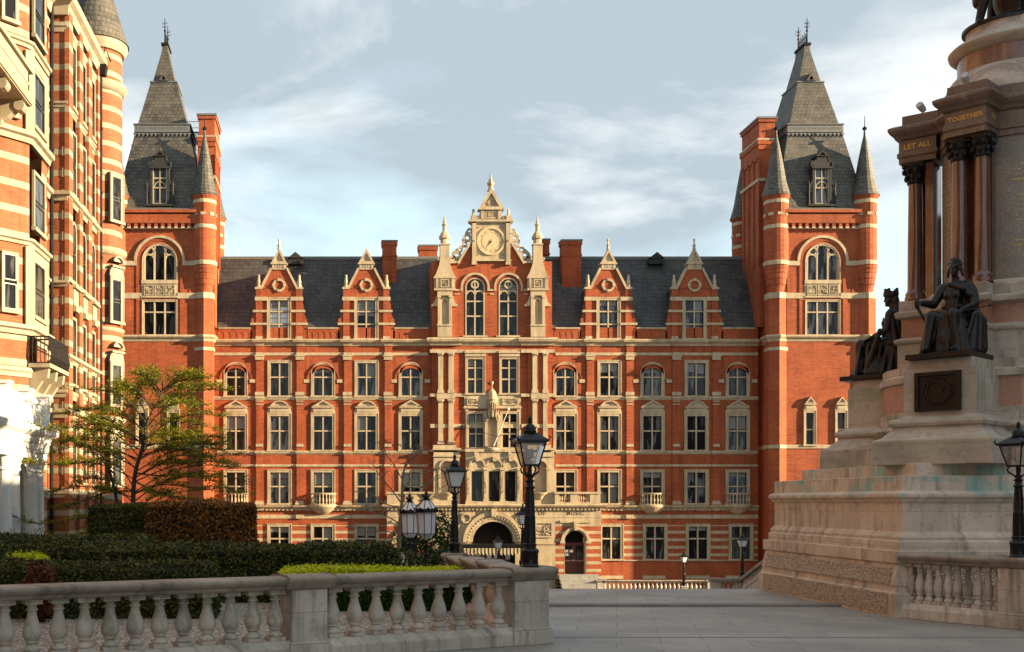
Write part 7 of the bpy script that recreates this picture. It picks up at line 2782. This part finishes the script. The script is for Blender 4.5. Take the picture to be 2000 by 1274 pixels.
def shrub(label, loc, rx, ry, h, n, size, mat, name='shrub', cat='shrub'):
    o = thing(name, label, cat, loc)
    d = nrg.normal(size=(n, 3))
    d /= np.linalg.norm(d, axis=1, keepdims=True)
    r = nrg.uniform(0.55, 1.0, (n, 1)) ** 0.5
    lump = 1 + 0.14 * np.sin(d[:, :1] * 6 + d[:, 2:] * 5) + 0.1 * np.sin(d[:, 1:2] * 9)
    P = d * r * lump * np.array([rx, ry, h / 2]) + np.array([0, 0, h / 2])
    link_part(o, 'foliage', quads_mesh('foliage', leaf_arrays(P, d, size), mat))
    b = MB()
    for k in range(7):
        a = k * 0.9
        b.tube([(0, 0, 0), (0.2 * rx * math.cos(a), 0.2 * ry * math.sin(a), h * 0.4), (0.6 * rx * math.cos(a), 0.6 * ry * math.sin(a), h * 0.8)], [0.025, 0.015, 0.006], 5)
    sub(o, 'stems', b, woody)
    return o


shrub('russet shrub beside the dark hedge at the lower left', (-4.85, 19.5, 0), 0.28, 0.3, 1.05, 2400, (0.02, 0.042), browntip)
shrub('dark leafy bush at the left edge of the picture', (-6.3, 21.6, 0), 0.42, 0.4, 1.45, 2600, (0.025, 0.05), yew)
shrub('dark rounded bush behind the pair of octagonal lamps', (PX(832, 34), 34, 0), 0.85, 0.8, 1.75, 4200, (0.03, 0.065), limedark)
for px, lab, mt, r_, h_ in ((742, 'low orange-tipped bedding plants behind the lime hedge', browntip, 0.35, 1.1), (868, 'low dark bedding plants beside the second lamp', limedark, 0.5, 0.98), (775, 'mixed green bedding plants in front of the octagonal lamps', yew, 0.6, 1.0)):
    shrub(lab, (PX(px, 26), 26, 0), r_, 0.4, h_, 1800, (0.02, 0.045), mt, 'bedding_plant', 'bedding plants')
pinkfl = m_leaf('pink petals', [(0.30, 0.12, 0.14), (0.5, 0.25, 0.3), (0.62, 0.42, 0.48)], 0.6, 0.3)
o = shrub('bush with small pink flowers next to the stepping balustrade', (PX(918, 24), 24, 0), 0.24, 0.3, 0.98, 1200, (0.02, 0.04), limedark, 'flowering_bush', 'flowering bush')
d = nrg.normal(size=(90, 3))
d /= np.linalg.norm(d, axis=1, keepdims=True)
d[:, 2] = np.abs(d[:, 2])
link_part(o, 'flowers', quads_mesh('flowers', leaf_arrays(d * np.array([0.27, 0.33, 0.5]) + np.array([0, 0, 0.5]), d, (0.02, 0.035), 0.6, 0.9), pinkfl))


# trees
def smooth_path(pts, k=5):
    out = []
    P = [Vector(p) for p in pts]
    for i in range(len(P) - 1):
        p0, p1, p2, p3 = P[max(i - 1, 0)], P[i], P[i + 1], P[min(i + 2, len(P) - 1)]
        for j in range(k):
            t = j / k
            out.append(0.5 * ((2 * p1) + (p2 - p0) * t + (2 * p0 - 5 * p1 + 4 * p2 - p3) * t * t + (3 * p1 - p0 - 3 * p2 + p3) * t ** 3))
    out.append(P[-1])
    return out


def spray(b, leaves, p, d, L, r0, q, flat, lf, step, spread, droop=0.0):
    """one twig with side shoots; leaves gathered along it in a flat spray"""
    n = max(3, int(L / step))
    pts = [p]
    dd = Vector(d)
    for i in range(n):
        dd = (dd + Vector((q.uniform(-0.18, 0.18), q.uniform(-0.18, 0.18), q.uniform(-0.06, 0.12) - droop))).normalized()
        pts.append(pts[-1] + dd * (L / n))
    b.tube(pts, [r0 * (1 - 0.8 * i / n) for i in range(n + 1)], 4)
    for i in range(1, n + 1):
        for _ in range(lf):
            o = Vector((q.gauss(0, spread), q.gauss(0, spread), q.gauss(0, spread * flat)))
            leaves.append(tuple(pts[i] + o))
    return pts


def tree(label, trunk, limbs, mat_bark, mat_leaf, leaf_size, seed, twig_len, lf, flat, spread, density, group=None, flat_n=0.5, extra=()):
    q = random.Random(seed)
    base = trunk[0][0][0]
    o = thing('tree', label, 'tree', tuple(base), 0, group)
    b = MB()
    leaves = []
    for path, r0, r1 in trunk:
        P = smooth_path(path)
        n = len(P)
        b.tube(P, [r0 + (r1 - r0) * i / (n - 1) for i in range(n)], 8)
    tb = MB()
    for path, r0, r1 in limbs:
        P = smooth_path(path)
        n = len(P)
        tb.tube(P, [r0 + (r1 - r0) * i / (n - 1) for i in range(n)], 6)
        for i in range(max(1, n // 4), n):
            k = i / n
            ax = (P[i] - P[i - 1]).normalized()
            for _ in range(density):
                a = q.uniform(0, 2 * math.pi)
                d = (ax * q.uniform(0.3, 1.0) + Vector((math.cos(a), math.sin(a), q.uniform(-0.05, 0.22))) * q.uniform(0.5, 1.0)).normalized()
                L = twig_len * q.uniform(0.4, 1.0) * (1.15 - 0.5 * k)
                pts = spray(tb, leaves, P[i], d, L, 0.010, q, flat, lf, 0.07, spread)
                m = pts[len(pts) // 2]
                d2 = (d + Vector((q.uniform(-0.9, 0.9), q.uniform(-0.9, 0.9), 0.05))).normalized()
                spray(tb, leaves, m, d2, L * 0.6, 0.007, q, flat, lf, 0.07, spread)
    for c, rad, num in extra:
        for _ in range(num):
            v = Vector((q.gauss(0, 1), q.gauss(0, 1), q.gauss(0, 0.8)))
            leaves.append(tuple(Vector(c) + v * rad * 0.5))
    B = Vector(base)
    for mb in (b, tb):
        mb.v = [(x - B.x, y - B.y, z - B.z) for x, y, z in mb.v]
    tr = sub(o, 'trunk', b, mat_bark)
    tr.data.polygons.foreach_set('use_smooth', [True] * len(tr.data.polygons))
    sub(o, 'branches', tb, mat_bark)
    P = np.array(leaves) - np.array(tuple(B))
    N = np.tile([0, 0, 1.0], (len(P), 1))
    link_part(o, 'crown', quads_mesh('crown', leaf_arrays(P, N, leaf_size, flat_n), mat_leaf))
    return o


def T(px, py, Y):
    return (PX(px, Y), Y, PZ(py, Y))


YB = 40.0
trunks = [([(PX(262, YB), YB, 0.0), T(260, 986, YB), T(264, 925, YB), T(280, 867, YB), T(286, 829, YB), T(301, 797, YB), T(314, 777, YB), T(318, 745, YB)], 0.095, 0.018),
          ([(PX(232, YB), YB - 0.1, 0.0), T(228, 986, YB - 0.1), T(219, 938, YB - 0.3), T(204, 896, YB - 0.5), T(180, 880, YB - 0.8)], 0.075, 0.03)]
q = random.Random(21)
limbs = []
for pts, dy in (([(286, 829), (265, 800), (244, 777), (206, 764), (154, 761)], -0.6), ([(277, 925), (310, 905), (347, 890), (399, 893), (452, 890)], -0.5), ([(264, 967), (315, 948), (386, 954), (478, 968)], -0.9),
                ([(284, 840), (320, 826), (372, 828), (425, 842)], 0.4), ([(225, 925), (180, 880), (135, 851), (77, 832)], -0.9), ([(204, 896), (160, 905), (100, 908), (32, 905)], -0.7),
                ([(262, 985), (215, 1008), (151, 1015), (80, 1022), (13, 1006)], -1.2), ([(250, 1000), (170, 1040), (100, 1050), (20, 1052)], -1.6), ([(301, 797), (340, 780), (390, 765), (432, 760)], 0.5),
                ([(314, 777), (295, 750), (285, 735), (270, 728)], 0.1), ([(316, 760), (345, 745), (372, 740), (395, 738)], -0.2), ([(280, 867), (250, 850), (190, 822), (118, 806)], 0.5),
                ([(272, 900), (230, 880), (170, 868), (130, 862)], 0.9), ([(266, 925), (320, 930), (400, 925), (485, 938)], 0.8), ([(262, 960), (210, 965), (150, 985), (120, 990)], 0.9),
                ([(284, 845), (250, 815), (200, 800), (160, 800)], 1.2), ([(282, 855), (330, 850), (390, 865), (440, 868)], 1.3), ([(264, 940), (300, 960), (350, 975), (420, 978)], -1.6),
                ([(280, 867), (320, 868), (380, 880), (430, 905)], -1.7), ([(286, 829), (280, 800), (262, 770), (236, 752)], 1.0)):
    n = len(pts)
    limbs.append(([T(px, py + q.uniform(-3, 3), YB + dy * i / (n - 1) * 1.6) for i, (px, py) in enumerate(pts)], 0.034, 0.008))
env = ((1040, 110, 330), (1000, 70, 420), (960, 110, 475), (925, 60, 470), (890, 70, 455), (855, 80, 440), (825, 95, 430), (795, 130, 425), (770, 155, 430), (748, 215, 405), (733, 255, 380))
tk = ((1040, 262), (986, 260), (925, 264), (867, 280), (829, 286), (797, 301), (777, 314), (745, 318))


def lerp_tab(tab, y, k=1):
    for a, b_ in zip(tab[:-1], tab[1:]):
        if a[0] >= y >= b_[0]:
            f_ = (a[0] - y) / (a[0] - b_[0])
            return a[k] + (b_[k] - a[k]) * f_
    return tab[-1][k]


for i in range(40):
    ys = q.uniform(1015, 765)
    ye = max(735, ys - q.uniform(5, 45) - 12)
    left = q.random() < 0.5
    lim = lerp_tab(env, ye, 1 if left else 2)
    x0 = lerp_tab(tk, ys)
    xe = x0 + (lim - x0) * q.uniform(0.35, 1.0)
    dep = q.uniform(-2.4, 2.4) * (1 - 0.4 * abs(xe - x0) / 220)
    P_ = [T(x0, ys, YB), T(x0 + (xe - x0) * 0.35, ys - (ys - ye) * 0.75, YB + dep * 0.4), T(x0 + (xe - x0) * 0.7, ye - 2, YB + dep * 0.75), T(xe, ye + q.uniform(-4, 10), YB + dep)]
    limbs.append((P_, 0.024, 0.006))
tree('spreading tree with airy layered green branches rising behind the box-shaped hedges', trunks, limbs, bark, treeleaf, (0.024, 0.052), 33, 0.80, 4, 0.45, 0.075, 2, None, 0.5,
     extra=[(T(408, 865, YB - 0.5), 0.7, 700), (T(395, 885, YB - 0.4), 0.55, 350), (T(330, 820, YB), 0.6, 100)])

YC = 31.0
trunks = [([(PX(778, YC), YC, 0.0), T(779, 1070, YC), T(780, 1030, YC), T(785, 982, YC), T(786, 940, YC), T(792, 905, YC)], 0.075, 0.02)]
limbs = []
for pts, dy in (([(785, 985), (765, 955), (745, 935), (728, 905)], -0.3), ([(786, 960), (805, 935), (838, 920), (868, 912)], 0.4), ([(786, 940), (770, 912), (758, 892), (752, 880)], 0.2), ([(781, 1025), (755, 1010), (725, 1002), (700, 998)], -0.4),
                ([(782, 1010), (815, 985), (840, 975), (862, 955)], -0.3), ([(780, 1045), (745, 1035), (715, 1040), (690, 1030)], 0.4), ([(790, 915), (802, 895), (815, 885), (822, 878)], -0.2), ([(784, 990), (750, 985), (720, 965), (695, 962)], 0.5),
                ([(780, 1050), (752, 1058), (730, 1065), (705, 1062)], -0.5), ([(786, 950), (810, 955), (835, 945), (850, 930)], 0.6)):
    n = len(pts)
    limbs.append(([T(px, py + q.uniform(-3, 3), YC + dy * i / (n - 1) * 1.6) for i, (px, py) in enumerate(pts)], 0.02, 0.005))
tree('slender young tree with bare pale branches and few tiny leaves', trunks, limbs, palebark, paleleaf, (0.012, 0.026), 34, 0.5, 1, 0.8, 0.03, 1, None, 0.2)
